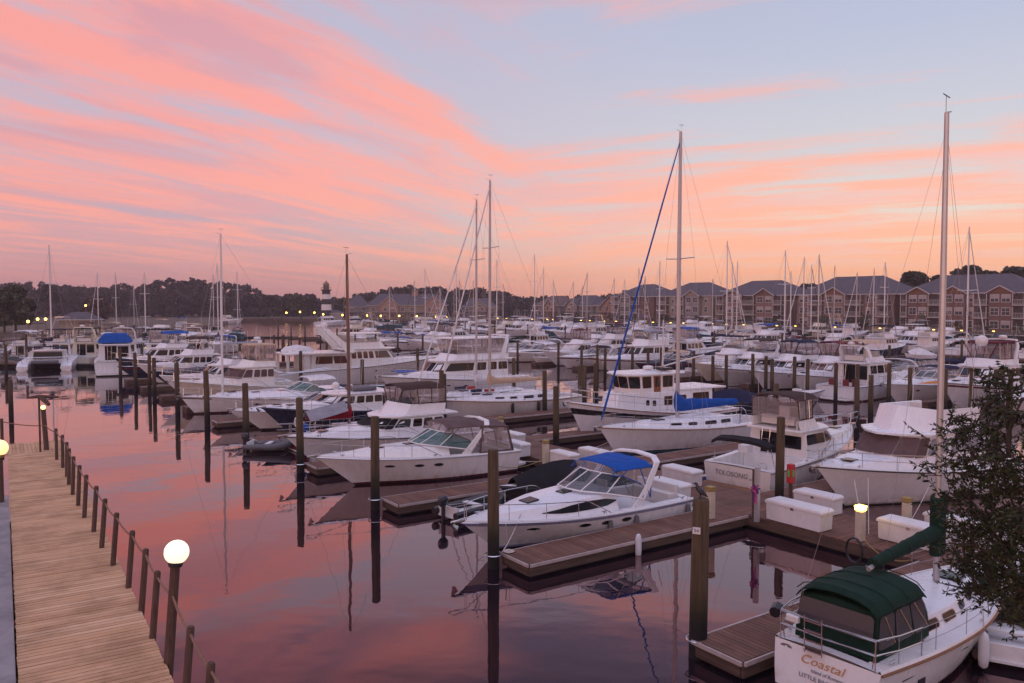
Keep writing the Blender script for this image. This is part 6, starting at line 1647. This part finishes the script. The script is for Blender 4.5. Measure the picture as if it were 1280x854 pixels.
# --- low white sloop, white mast
b = moor('sailboat', 'low white sloop with bare white mast, farthest along the near fingers', 'sailboat', 48.4, 4.6, HEAD_OUT, 0)
sailboat(b, 10.6, 3.3, 0, 'white', 'antifoul_red', 'black', 'navy', mast_h=11.6, mast_f=.28, cover=None, jib=None, mastm='whitemast', boom=False, fs=1.0, fb=1.35, spreaders=0)
b = moor('sportfisher', 'pale sportfishing boat with tall side curtains and outriggers behind the low sloop', 'motor boat', 54.6, 5.6, HEAD_OUT, 0)
flybridge(b, 11.4, 4.0, 0, 'cream', 'antifoul_black', 'black', 'cream', 'warm', 'beige', 'hardtop', True, 'c_taupe', 'c_taupe', 1.1, 2.0, (.16, -.18), 1.5, False, tower=False, sport=True)

# --- far side of the near dock
b = moor('flybridge_sedan', 'white flybridge sedan with covered windscreen, bow toward the dock, at right', 'motor boat', 5.7, 19.0, HEAD_OUT, -4)
flybridge(b, 11.6, 4.2, 0, 'white', 'antifoul_black', 'grey', 'white', 'white', None, 'bimini', False, 'c_grey', 'c_taupe', 1.1, 1.8, (.22, -.22), 1.5, False, cover_front='none', hl=.85, eyebrow=.9)
b = bt = moor('sportfisher', 'small white fishing boat lettered across its transom, stern against the dock', 'motor boat', 10.6, 18.4, HEAD_IN, 5)
_, k = flybridge(b, 9.8, 3.7, 0, 'warm', 'antifoul_black', 'black', 'warm', 'warm', 'brown', 'bimini', True, 'glass', 'glass', 1.05, 1.95, (.18, -.18), 1.12, False, sport=True, panes=1, hl=.42, tz=1.4)
xs_ = -4.9
TB2 = lambda y, z: Matrix.Translation((xs_ - .012, y, z)) @ Matrix(((0, 0, -1, 0), (-1, 0, 0, 0), (0, 1, 0, 0), (0, 0, 0, 1)))
text(b, 'TOLOSONG', .30, TB2(.25, .70), 'text_grey', 'boat_name', .12, .003); text(b, 'SC', .13, TB2(-.75, .62), 'text_grey', 'hailing_port', 0, .003)
canvas(b, 'cockpit_hoop', 'c_black', -4.3, -4.75, 1.45, 1.4, 2.2, 2.1, .12, .1, 2, .08, 'steel', ((.5, (-4.3, 1.5, 1.0)),))
m = MB(); m.box((-2.9, .9, 1.5), (.5, .45, .35)); m.tube([(-2.9, .9, .5), (-2.9, .9, 1.4)], .06, 6); m.build('bait_station', 'plastic', b, 0, .03)
# --- sloop with blue boom cover
b = moor('sailboat', 'white sloop with bright blue sail cover and tall mast with blue furled jib', 'sailboat', 19.2, 19.9, HEAD_OUT, -2)
sailboat(b, 12.2, 3.9, 0, 'white', 'antifoul_teal', 'navy', 'white', mast_h=15.9, mast_f=.46, cover='royal blue', jib='royal blue', fs=1.15, fb=1.55, spreaders=1, mast_r=.115, boomz=.45, coverh=.80)
b = moor('trawler_yacht', 'white trawler yacht with brown pilothouse door and black hull stripe', 'motor boat', 24.0, 21.8, HEAD_OUT, -3); trawler(b, 12.4, 4.1, 0)
# --- beige-covered sloop and its neighbours
b = moor('sailboat', 'white sloop with beige sail cover and three black fenders along its side', 'sailboat', 35.0, 18.8, HEAD_OUT, 0)
Hs = sailboat(b, 12.0, 3.7, 0, 'warm', 'antifoul_black', 'grey', 'warm', mast_h=15.0, mast_f=.36, cover='beige', jib='white', fs=1.15, fb=1.5, spreaders=2, mast_r=.10, coverh=.55)
for t_, w_ in ((.60, 'nearest the bow'), (.42, 'amidships'), (.29, 'nearest the stern')):
    p = b.matrix_basis @ Hs.pt(t_, .75, 1); f_ = thing('fender', 'black fender of the beige-covered sloop, ' + w_, 'fender', p + Vector((.08, -.11, 0)), 0, 'black fenders of the beige-covered sloop'); m = MB(); m.lathe([(.02, -.38), (.1, -.3), (.12, 0), (.1, .3), (.02, .38)], (0, 0, 0), 10); m.build('body', 'rubber', f_, 60)
b = moor('sailboat', 'white sloop with tall pale mast and white furled jib behind the beige-covered sloop', 'sailboat', 39.2, 19.5, HEAD_OUT, 0)
sailboat(b, 12.4, 3.8, 0, 'white', 'antifoul_blue', 'maroon', 'white', mast_h=14.4, mast_f=.43, cover='white', jib='white', spreaders=2, boom=True, coverh=.4)
m = MB()
for sd in (1, -1): m.box((1.6, sd * 1.18, 1.55), (1.0, .02, .22), 0); m.box((.5, sd * 1.25, 1.52), (.9, .02, .2), 1)
m.build('side_banner', ['navy', 'redplastic'], b, 0)
b = moor('motor_yacht', 'white motor yacht with dark saloon windows, navy edged bridge and open aft deck', 'motor boat', 45.5, 20.5, HEAD_OUT, 0)
flybridge(b, 14.0, 4.5, 0, 'white', 'navy', 'navy', 'white', 'white', 'white', 'hardtop', True, 'glass', 'glass', 1.6, 2.3, (.22, -.30), 1.6, True, bandstripe=None)
# --- large motor yacht, bow to the right
b = moor('motor_yacht', 'large cream motor yacht with eyebrow roof, hardtop and raked arch, bow right', 'motor boat', 62.8, 20.3, HEAD_IN, -6)
YL = 18.5; H, k = flybridge(b, YL, 5.0, 0, 'warm', 'antifoul_red', 'maroon', 'warm', 'warm', 'white', 'hardtop', False, 'brownglass', 'brownglass', 1.5, 2.6, (.17, -.12), 1.7, False, panes=4, hl=.6, eyebrow=1.6, tz=1.45)
lv = [[(-2.2, 0, 1.5), (-2.2, 1.9, 1.5), (-6.2, 1.9, 1.5), (-6.2, 0, 1.5)], [(-2.2, 0, 3.2), (-2.2, 1.9, 3.2), (-6.0, 1.9, 3.2), (-6.0, 0, 3.2)]]
house(b, 'aft_saloon', lv, 'warm'); windows(b, lv, 0, [(1, .1, .42, .42, .85, .05, .05), (1, .48, .9, .42, .85)], 'brownglass', 0)
fl = [[(-2.0, 0, 3.2), (-2.0, 2.35, 3.2), (-8.7, 2.3, 3.15), (-8.7, 0, 3.15)], [(-2.0, 0, 3.32), (-2.0, 2.35, 3.32), (-8.7, 2.3, 3.27), (-8.7, 0, 3.27)]]; house(b, 'boat_deck', fl, 'warm')
m = MB()
for sd in (1, -1):
    m.box((-8.4, sd * 2.1, 2.35), (.25, .12, 1.6)); m.box((-6.6, sd * 2.1, 2.35), (.5, .1, 1.6))
m.build('aft_deck_post', 'warm', b, 0)
path = [(-2.2, 2.0, 3.3), (-3.3, 1.9, 4.3), (-4.6, 1.6, 5.5), (-4.7, 0, 5.6)]; path += [(x, -y, z) for x, y, z in reversed(path[:-1])]
arch(b, 'radar_arch', 'warm', path, [1.1, .8, .6, .55, .6, .8, 1.1], .16); radar(b, (-4.7, .3, 5.8), .4); dome(b, (-4.6, -.9, 5.9), .34)
m = MB(); m.loft([[(x, .8 + w * k, 3.3 + h_ * (1 - abs(k) ** 1.6)) for k in (-1, -.6, -.2, .2, .6, 1)] for x, w, h_ in ((-8.4, .3, .2), (-8.0, .8, .55), (-6.8, .85, .75), (-5.6, .7, .5), (-5.2, .3, .2))], 0, False); m.build('covered_tender', 'c_white', b)

# --- second dock, near side: bows toward the lane
def at_b(i): return 18.3 + 4.25 * i
b = moor('motor_cruiser', 'white cruiser with dark blue windscreen at right edge, behind the oak leaves', 'motor boat', at_b(-1), 50.6, HEAD_OUT); express(b, 10.6, 3.5, 1, 'white', 'antifoul_black', 'black', 'white', 'navy', True, False, 'tint', side='glass')
b = moor('flybridge_sedan', 'white two-deck flybridge boat with maroon aft canvas behind the silver mast', 'motor boat', at_b(0), 52.4, HEAD_OUT); flybridge(b, 12.4, 4.0, 0, 'white', 'antifoul_red', 'maroon', 'maroon', 'white', 'maroon', 'hardtop', True, 'glass', 'glass', 1.4, 2.2, (.2, -.22), 1.6, True, panes=3)
dome(b, (1.6, .6, 5.2), .45)
b = moor('motor_cruiser', 'white express cruiser with amber side window left of the silver mast', 'motor boat', at_b(1), 51.4, HEAD_OUT); express(b, 11.6, 3.7, 0, 'white', 'antifoul_black', 'maroon', 'white', 'navy', True, True, 'tint', side='orange', fs=1.3, fb=1.8)
b = moor('aft_cabin_cruiser', 'white sedan moored stern to the lane with maroon cockpit chairs', 'motor boat', at_b(2), 51.4, HEAD_IN); flybridge(b, 11.4, 3.9, 0, 'white', 'antifoul_red', 'maroon', 'white', 'white', 'beige', 'bimini', False, 'glass', 'glass', 1.2, 2.0, (.16, -.26), 1.7, True, panes=2)
for x, y in ((-4.6, .8), (-4.6, -.5), (-3.9, -.9)): m = MB(); m.box((x, y, 1.1), (.5, .55, .16)); m.box((x - .26, y, 1.45), (.1, .55, .6)); m.build('deck_chair', 'redseat', b, 0, .03)
b = moor('flybridge_cruiser', 'white cabin cruiser with maroon bridge canvas in the middle of the second dock', 'motor boat', at_b(3), 51.4, HEAD_OUT); flybridge(b, 11.4, 3.8, 0, 'white', 'antifoul_black', 'grey', 'white', 'white', 'maroon', 'bimini', True, 'brownglass', 'brownglass', 1.2, 1.9, (.2, -.22), 1.35, True)
b = moor('flybridge_cruiser', 'white cruiser with navy bridge enclosure at the second dock, left of maroon canvas', 'motor boat', at_b(4), 51.4, HEAD_OUT); flybridge(b, 11.2, 3.8, 0, 'white', 'antifoul_black', 'black', 'white', 'white', 'navy', 'bimini', True, 'glass', 'glass', 1.2, 1.9, (.2, -.22), 1.3, False)
b = moor('flybridge_cruiser', 'white cruiser with pale grey hull and brown bimini behind the blue sail cover', 'motor boat', at_b(5), 51.2, HEAD_OUT); flybridge(b, 11, 3.8, 0, 'grey', 'antifoul_black', 'white', 'white', 'white', 'brown', 'bimini', False, 'glass', 'glass', 1.2, 1.9, (.2, -.22), 1.3, True)
b = moor('skiff', 'small white open skiff lying in the lane before the second dock', 'small boat', 28.0, 42.3, HEAD_IN, -22); skiff(b, 5.2, 1.9, 0, 'white', 'navy', None, True, None, True)
b = moor('tarped_boat', 'boat under a dark navy tarpaulin behind the blue sail cover', 'small boat', 27.5, 33.5, HEAD_OUT); skiff(b, 7.5, 2.6, 0, 'navy', 'antifoul_black', 'navy')
# --- left outlying boats
b = thing('catamaran', 'white sailing catamaran seen from astern at the far left', 'catamaran', at(54, 464) + Vector((-2.0, 5.2, 0)), radians(112), 'boats moored in the marina'); catamaran(b, 11, 6.0)
b = thing('trawler_yacht', 'white trawler with bright blue bridge canvas, stern toward the viewer', 'motor boat', at(143, 470) + Vector((-2.4, 5.4, 0)), radians(114), 'boats moored in the marina')
_, k = flybridge(b, 12.0, 4.4, 0, 'white', 'antifoul_black', 'black', 'white', 'white', None, 'bimini', False, 'glass', 'glass', 1.5, 2.0, (.2, -.26), 1.75, False, hl=.35)
lvb = [[(x0_, 0, k['z1'] + z), (x0_, w, k['z1'] + z), (x1_, w, k['z1'] + z), (x1_, 0, k['z1'] + z)] for x0_, x1_, w, z in ((.9, -3.5, 1.72, .12), (.6, -3.35, 1.66, .5), (-.2, -2.9, 1.15, 1.15))]
house(b, 'bridge_cover', lvb, 'c_royal blue', .05, .05)
b = thing('inflatable_tender', 'pale tender slung on a lift with a second hull behind the left masts', 'dinghy', at(318, 468), radians(20), 'boats moored in the marina'); skiff(b, 5.5, 2.2, 1, 'cream', 'antifoul_black', 'white')

# ------------------------------------------------------------------ the rows farther off, each boat its own size, shape and colours
def far_boat(s, t, hd, seed, lod, loc=None, kinds=None, heading=None):
    w_ = proj(Vector(loc) if loc else st(s, t))
    if w_ and 318 < w_[0] < 404 and 402 < w_[1] < 450: return None      # the open channel below the lighthouse
    r = random.Random(seed * 7919 + 13); kd = r.choice(kinds or ['fly', 'fly', 'fly', 'express', 'express', 'express', 'sail', 'sail', 'sport', 'open'])
    hc = r.choice(['white'] * 9 + ['warm', 'warm', 'cream', 'navy', 'grey', 'teal']); cv = r.choice(['navy', 'navy', 'royal blue', 'maroon', 'dark green', 'beige', 'white', 'white', 'black', 'taupe', 'brown', 'grey'])
    bt_ = r.choice(['antifoul_black', 'antifoul_blue', 'antifoul_red']); bo = r.choice(['black', 'navy', 'maroon', 'grey']); stp = r.choice([hc, hc, 'navy', 'maroon', hc, 'black'])
    L = r.uniform(9.0, 13.0); hn = {'white': 'white', 'warm': 'off-white', 'cream': 'cream', 'navy': 'navy hulled', 'grey': 'grey hulled', 'teal': 'teal hulled'}[hc]
    nm, ct = {'fly': ('flybridge_cruiser', 'motor boat'), 'express': ('motor_cruiser', 'motor boat'), 'sail': ('sailboat', 'sailboat'), 'sport': ('sportfisher', 'motor boat'), 'open': ('open_boat', 'small boat')}[kd]
    lab = {'fly': f'{hn} flybridge boat with {cv} top', 'express': f'{hn} cruiser with {cv} top', 'sail': f'{hn} sailboat with {cv} sail cover', 'sport': f'{hn} sportfisher with {cv} top', 'open': f'{hn} open boat'}[kd]
    if loc is None: root = moor(nm, lab, ct, s, t, hd, r.uniform(-3, 3), auto=True)
    else: root = thing(nm, lab, ct, loc, heading, 'boats moored in the marina', True)
    if kd == 'fly': flybridge(root, L, L * .33, lod, hc, bt_, bo, stp, 'white' if hc not in ('warm', 'cream') else hc, cv, r.choice(['bimini', 'bimini', 'hardtop']), r.random() < .4, r.choice(['glass', 'glass', 'brownglass']), r.choice(['glass', 'c_white', 'glass']), r.uniform(1.1, 1.4), r.uniform(1.8, 2.2), (r.uniform(.15, .22), r.uniform(-.28, -.2)), r.uniform(1.3, 1.7), r.random() < .5, hl=r.uniform(.35, .7))
    elif kd == 'express': express(root, L * .95, L * .31, lod, hc, bt_, bo, stp, cv, r.random() < .75, r.random() < .4, 'tint' if lod < 2 else 'glass', r.random() < .15, 'glass', fs=r.uniform(1.0, 1.25), fb=r.uniform(1.4, 1.8))
    elif kd == 'sail': sailboat(root, L, L * .31, lod, hc, bt_, bo, stp, mast_h=r.uniform(11.0, 15.2), mast_f=r.uniform(.36, .45), cover=cv, jib=r.choice(['white', 'white', cv, None]), mastm=r.choice(['alu', 'whitemast', 'whitemast']), spreaders=r.choice([1, 2]), mast_r=.085 if lod < 2 else .10, dodger=r.choice([None, cv]), bimini=r.choice([None, None, cv]))
    elif kd == 'sport': flybridge(root, L, L * .34, lod, hc, bt_, bo, hc, 'white', cv, 'hardtop', r.random() < .5, 'glass', 'c_white', 1.1, 2.1, (.15, -.18), 1.45, False, tower=r.random() < .5, sport=True)
    else: skiff(root, r.uniform(6, 8), 2.4, lod, hc, bt_, r.choice([cv, None]) if lod < 2 else cv, True, cv, True)
    return root


SEED = 100
def row(ss, t, hd, lod, gap=.1, mixhd=.15, kinds=None):
    global SEED
    for s in ss:
        SEED += 1; r = random.Random(SEED)
        if r.random() < gap: continue
        p = proj(st(s, t, 1.5))
        if p is None or p[0] < -30 or p[0] > 1305: continue
        h = hd if r.random() > mixhd else (HEAD_IN if hd == HEAD_OUT else HEAD_OUT)
        far_boat(s, t + r.uniform(-.6, .6), h, SEED, lod, kinds=kinds)


row([at_b(i) for i in range(6, 31)], 51.8, HEAD_OUT, 1, .06)
row([at_b(i) for i in range(0, 31)], 66.2, HEAD_IN, 1, .10)
row([58.0, 69.5, 74, 79, 84, 89], 5.6, HEAD_OUT, 1, .1, kinds=['express', 'fly'])
row([51.5], 18.6, HEAD_OUT, 1, .05)
row([1.0, 13.9, 29.0], 19.0, HEAD_OUT, 1, 0, 0, ['sail', 'open', 'express'])[0:0] if False else None
KS = ['fly', 'fly', 'express', 'express', 'sail', 'sail', 'sail', 'sport', 'open']
row(C_S, 99.8, HEAD_OUT, 2, .10, kinds=KS); row(C_S, 113.6, HEAD_IN, 2, .12, kinds=KS); row(D_S, 146.6, HEAD_OUT, 2, .10, kinds=['fly', 'express', 'express', 'sport', 'fly', 'sail'])
# left basin: rows lying across the view
for y, n, x0, x1, kinds in ((108, 7, -72, -40, ['fly', 'fly', 'sail', 'sport']), (129.5, 8, -82, -45, None), (142.5, 8, -86, -50, ['fly', 'express', 'sail', 'sport']), (179, 8, -94, -60, None), (193, 8, -98, -64, ['fly', 'express', 'sail', 'fly'])):
    for i in range(n):
        SEED += 1; r = random.Random(SEED)
        far_boat(0, 0, 0, SEED, 1 if y < 140 else 2, (lerp(x0, x1, (i + .5) / n), y + r.uniform(-1, 1), 0), kinds, radians(90 if y in (108, 142.5, 193) else 270) + r.uniform(-.06, .06) + .12)
for i, (x, y) in enumerate([(-66, 292), (-58, 300), (-72, 308), (-88, 315), (-48, 306), (-38, 318), (-100, 322), (-112, 318), (-28, 322)]):
    far_boat(0, 0, 0, 900 + i, 2, (x, y, 0), ['fly', 'express', 'sail', 'fly'], radians(30 + 20 * (i % 3)))

# gangways at the left shore
for i, (a, b_, lb) in enumerate([((-78, 104), (-60, 99), 'timber gangway with railings sloping to the left dock'), ((-80, 130), (-66, 126), 'second gangway farther back at the left shore')]):
    r = thing('gangway', lb, 'gangway', (a[0], a[1], 0), atan2(b_[1] - a[1], b_[0] - a[0])); Lg = hypot(b_[0] - a[0], b_[1] - a[1]); m = MB(); m.loft([[(x, y, z), (x, -y, z), (x, -y, z - .12), (x, y, z - .12)] for x, y, z in ((0, .8, 2.6), (Lg, .8, .55))], 0, True, True, True); m.build('ramp', 'fplank', r, 0)
    m = MB()
    for sd in (1, -1):
        for h_ in (.5, 1.0): m.tube([(0, sd * .8, 2.6 + h_), (Lg, sd * .8, .55 + h_)], .045, 5)
        for k in range(9): z = lerp(2.6, .55, k / 8); m.tube([(Lg * k / 8, sd * .8, z), (Lg * k / 8, sd * .8, z + 1.02)], .05, 5)
    m.build('handrail', 'railwood', r, 0)
r = thing('timber_pier', 'raised timber pier on posts along the left shore', 'pier', (-79, 112, 0), radians(75)); m = MB(); m.box((14, 0, 2.6), (46, 4, .2)); m.build('deck', 'fplank', r, 0)
m = MB()
for k in range(13):
    for y in (-1.8, 1.8): m.tube([(-8 + k * 3.7, y, -.5), (-8 + k * 3.7, y, 3.7)], .15, 6)
m.build('post', 'railwood', r, 0)
m = MB()
for y in (-1.9, 1.9):
    for z in (3.1, 3.6): m.box((14, y, z), (46, .06, .1))
m.build('handrail', 'railwood', r, 0)
r = thing('boathouse', 'small tan shed with low roof on the left shore', 'shed', (-96, 178, 1.3), radians(10)); m = MB(); m.box((0, 0, 1.6), (7, 5, 3.4)); m.build('wall', 'siding_tan', r, 0); hip(r, -3.5, 3.5, -2.5, 2.5, 3.3, 1.6, 2.4, 'slate', .5)

# ------------------------------------------------------------------ live oak at the right, reaching into view
rg = random.Random(77); ok = thing('live_oak', 'dark leafy oak branches reaching in from the right edge', 'tree', (9.4, 6.6, 1.5), 0)
O0 = Vector(ok.location); mb = MB(); TRK = [Vector((0, 0, -.3)), Vector((-.25, .2, 1.5)), Vector((-.5, .5, 3.2)), Vector((-.5, .7, 5.2)), Vector((-.3, .8, 7.4))]
mb.tube(TRK, [.34, .28, .22, .15, .06], 10); mb.build('trunk', 'bark', ok, 60)
clump = [(1198, 548, 8.0), (1190, 590, 8.3), (1215, 575, 7.8), (1220, 530, 8.4), (1243, 548, 8.0), (1240, 500, 8.6), (1262, 478, 8.0), (1268, 520, 7.6), (1262, 570, 7.6), (1236, 600, 8.0), (1212, 622, 8.4), (1190, 632, 8.4), (1236, 645, 7.8), (1262, 620, 7.4),
         (1205, 668, 8.6), (1225, 690, 8.2), (1250, 672, 7.7), (1272, 660, 7.4), (1212, 715, 8.5), (1240, 720, 8.0), (1262, 708, 7.6), (1276, 690, 7.3), (1254, 745, 8.0), (1274, 738, 7.5), (1200, 700, 8.8), (1222, 742, 8.4), (1285, 590, 7.2), (1290, 640, 7.0), (1295, 700, 7.0), (1300, 540, 7.2), (1310, 480, 7.6), (1270, 762, 7.8), (1226, 660, 8.1), (1290, 745, 7.4)]
limbs = [((1300, 520, 7.2), 2), ((1310, 600, 7.0), 1), ((1320, 690, 7.0), 1)]
LP = []
mb = MB()
for (a, b_, c), k in limbs:
    p = atd(a, b_, c) - O0; mb.tube([TRK[k + 1], TRK[k + 1].lerp(p, .5) + Vector((0, 0, .12)), p], [.11, .085, .06], 7); LP.append(p)
ends = []; nodes = list(LP)
for (a, b_, c) in sorted(clump, key=lambda k: -k[0]):
    p = atd(a, b_, c) - O0; n = min(nodes, key=lambda q: (q - p).length + (0 if q.x > p.x else 1)); d = (p - n)
    mid = n + d * .5 + Vector((rg.uniform(-.06, .06), rg.uniform(-.1, .1), rg.uniform(-.02, .08)))
    mb.tube([n, mid, p], [.022, .016, .008], 5); nodes += [mid, p]; ends.append((p, d.normalized(), a))
V, Q = [], []; rgn = np.random.default_rng(5)
for p, d, px_ in ends:
    for k in range(rg.randint(13, 18) if px_ < 1208 else rg.randint(22, 27)):
        tw = (d * .6 + Vector((rg.gauss(0, .7), rg.gauss(0, .7), rg.gauss(0, .5)))).normalized(); ln = rg.uniform(.12, .30); st_ = p + Vector((rg.gauss(0, .07), rg.gauss(0, .10), rg.gauss(0, .07)))
        mb.tube([st_, st_ + tw * ln * .6 + Vector((0, 0, .01)), st_ + tw * ln], [.006, .0045, .002], 4)
        for j in range(rg.randint(11, 17)):
            c = st_ + tw * ln * rg.uniform(.1, 1.05); a = (tw * .5 + Vector((rg.gauss(0, .8), rg.gauss(0, .8), rg.gauss(.1, .6)))).normalized(); s = rg.uniform(.023, .038); w = a.cross(Vector((rg.gauss(0, 1), rg.gauss(0, 1), rg.gauss(0, 1)))).normalized() * s * .34
            o = len(V); n_ = a.cross(w).normalized() * s * .12
            V += [c, c + a * s * .7 + w + n_, c + a * s * 1.9, c + a * s * .7 - w + n_]; Q.append((o, o + 1, o + 2, o + 3))
mb.build('limb', 'bark', ok, 60)
MT['oakleaf'] = leafmat('live_oak_leaves', (.010, .018, .006), (.036, .046, .014))
npmesh('crown', [tuple(v) for v in V], Q, 'oakleaf', ok)
# tenders cut by the right edge
b = thing('inflatable_dinghy', 'dark dinghy under the oak at the right edge', 'dinghy', at(1262, 812), radians(60)); dinghy(b, 2.9, 'black', False); 
b = thing('skiff', 'white bow of a small boat cut by the right edge below the oak', 'small boat', at(1240, 760) + Vector((2.6, 1.2, 0)), radians(38)); skiff(b, 5.0, 1.9, 0, 'white', 'antifoul_black', None, True)

# ------------------------------------------------------------------ mooring lines
def line(a, b_, label, r=.014, sag=.15, m='rope', auto=False):
    o = thing('mooring_line', label, 'rope', a, 0, 'mooring lines', auto); d = b_ - a; q = MB(); q.tube([d * (k / 10) - Vector((0, 0, sag * 4 * (k / 10) * (1 - k / 10))) for k in range(11)], r, 5); q.build('rope', m, o, 60)
line(at(652, 640, 1.25), at(628, 690, .5), 'pale line from the blue-topped cruiser bow down to the finger end', .018, .10)
line(at(632, 655, 1.2), at(634, 682, .5), 'short line at the blue-topped cruiser bow beside the pile', .016, .05)
line(at(1068, 600, 1.6), at(1077, 652, .5), 'white bow line of the covered sedan to the yellow-topped pedestal', .016, .05)
line(at(1085, 598, 1.6), at(1086, 668, .5), 'second bow line of the covered sedan, hanging straight', .014, .02)
line(at(1165, 600, 1.5), at(1128, 668, .5), 'slanting line from the covered sedan to the dock by the mast', .014, .1)
line(at(752, 560, 1.4), at(640, 575, .5), 'slack bow line between the blue-boomed sloop and walkway', .014, .3)
line(at(762, 552, 1.4), at(715, 565, .5), 'short line from the trawler bow to the walkway pile', .014, .1)

line(at(888, 640, .9), at(866, 628, 1.1), 'yellow power cord from the bird-side pedestal to the blue-topped cruiser', .014, .25, 'yellow')
line(at(682, 572, .9), at(618, 582, 1.2), 'yellow power cord from the pedestal to the taupe-topped cruiser', .014, .25, 'yellow')
line(at(1075, 668, .9), at(1140, 700, 1.2), 'yellow power cord from the lit pedestal toward the green-topped sloop', .014, .3, 'yellow')
for p, lb in ((at(636, 690, ZD + .02), 'pale rope coil at the finger end by the blue-topped cruiser'), (at(1118, 722, ZD + .02), 'pale rope coil on the right walkway near the mast')):
    o = thing('rope_coil', lb, 'rope', p, 0, 'rope coils on the dock'); m = MB(); m.tube([((.05 + .017 * k / 8) * cos(k * .785), (.05 + .017 * k / 8) * sin(k * .785), .02 + .004 * (k % 3)) for k in range(60)], .016, 5); m.build('coil', 'rope', o, 60)
# ------------------------------------------------------------------ labels that need their place: nearest landmark in the picture, then order
LM = [('the striped lighthouse', 408, 385), ('the clubhouse', 505, 388), ('the bronze mast', 436, 420), ('the twin tall masts', 603, 400), ('the low townhouses', 695, 385), ('the red brick end bay', 800, 385), ('the blue furled jib', 800, 420), ('the blue-boomed mast', 845, 400), ('the tan gabled apartments', 940, 385), ('the pink apartments', 1055, 385),
      ('the silver mast', 1175, 420), ('the red brick apartments', 1235, 385), ('the catamaran', 55, 450), ('the blue-topped trawler', 143, 440), ('the low white sloop mast', 285, 430), ('the large cream yacht', 415, 455), ('the dark-windowed yacht', 560, 465), ('the pilothouse trawler', 800, 480), ('the blue sail cover', 870, 500), ('the maroon bridge canvas', 985, 455), ('the oak leaves', 1240, 520),
      ('the taupe-topped cruiser', 510, 560), ('the blue-topped cruiser', 740, 610), ('the lettered transom', 910, 590), ('the covered sedan', 1110, 570), ('the gangway', 20, 440), ('the boardwalk', 100, 620), ('the beige sail cover', 640, 480), ('the navy hulled yacht', 480, 500), ('the red sail cover', 395, 505), ('the greenish windscreen', 320, 490), ('the green-topped sloop', 1090, 760)]
def place(px, py):
    n, x, y = min(LM, key=lambda k: (k[1] - px) ** 2 + 3 * (k[2] - py) ** 2)
    dx, dy = px - x, py - y
    if abs(dx) < 14: return ('below ' if dy > 0 else 'above ') + n
    return ('left of ' if dx < 0 else 'right of ') + n
ORD = ['leftmost', 'second', 'third', 'fourth', 'fifth', 'sixth', 'seventh', 'eighth', 'ninth', 'tenth', 'eleventh', 'twelfth', 'thirteenth', 'fourteenth', 'fifteenth', 'sixteenth', 'seventeenth', 'eighteenth', 'nineteenth', 'twentieth']
cells = {}
for o, base, p in AUTO:
    q = proj(Vector(p) + Vector((0, 0, 1.5))) or (0, 0); cells.setdefault((base, place(*q)), []).append((q[0], o))
for (base, pl), it in cells.items():
    it.sort(key=lambda k: k[0])
    for i, (x, o) in enumerate(it):
        o['label'] = f'{base} {pl}' + ('' if len(it) == 1 else (', leftmost there' if i == 0 else f', {ORD[min(i, 19)]} from left'))

# ------------------------------------------------------------------ air
hm = bpy.data.materials.new('evening_haze'); hm.use_nodes = True; hm.node_tree.nodes.clear(); q = NG(hm.node_tree)
pv_ = q.n('ShaderNodeVolumePrincipled'); pv_.inputs['Color'].default_value = (.92, .78, .84, 1); pv_.inputs['Density'].default_value = .00042; pv_.inputs['Anisotropy'].default_value = .3
hm.node_tree.links.new(pv_.outputs[0], q.n('ShaderNodeOutputMaterial').inputs['Volume'])
MT['haze'] = hm
mb = MB(); mb.box((0, 350, 15), (1960, 920, 36)); o = mb.build('haze', 'haze', None, 0); o['kind'] = 'stuff'; o['label'] = 'thin evening haze over the marina'
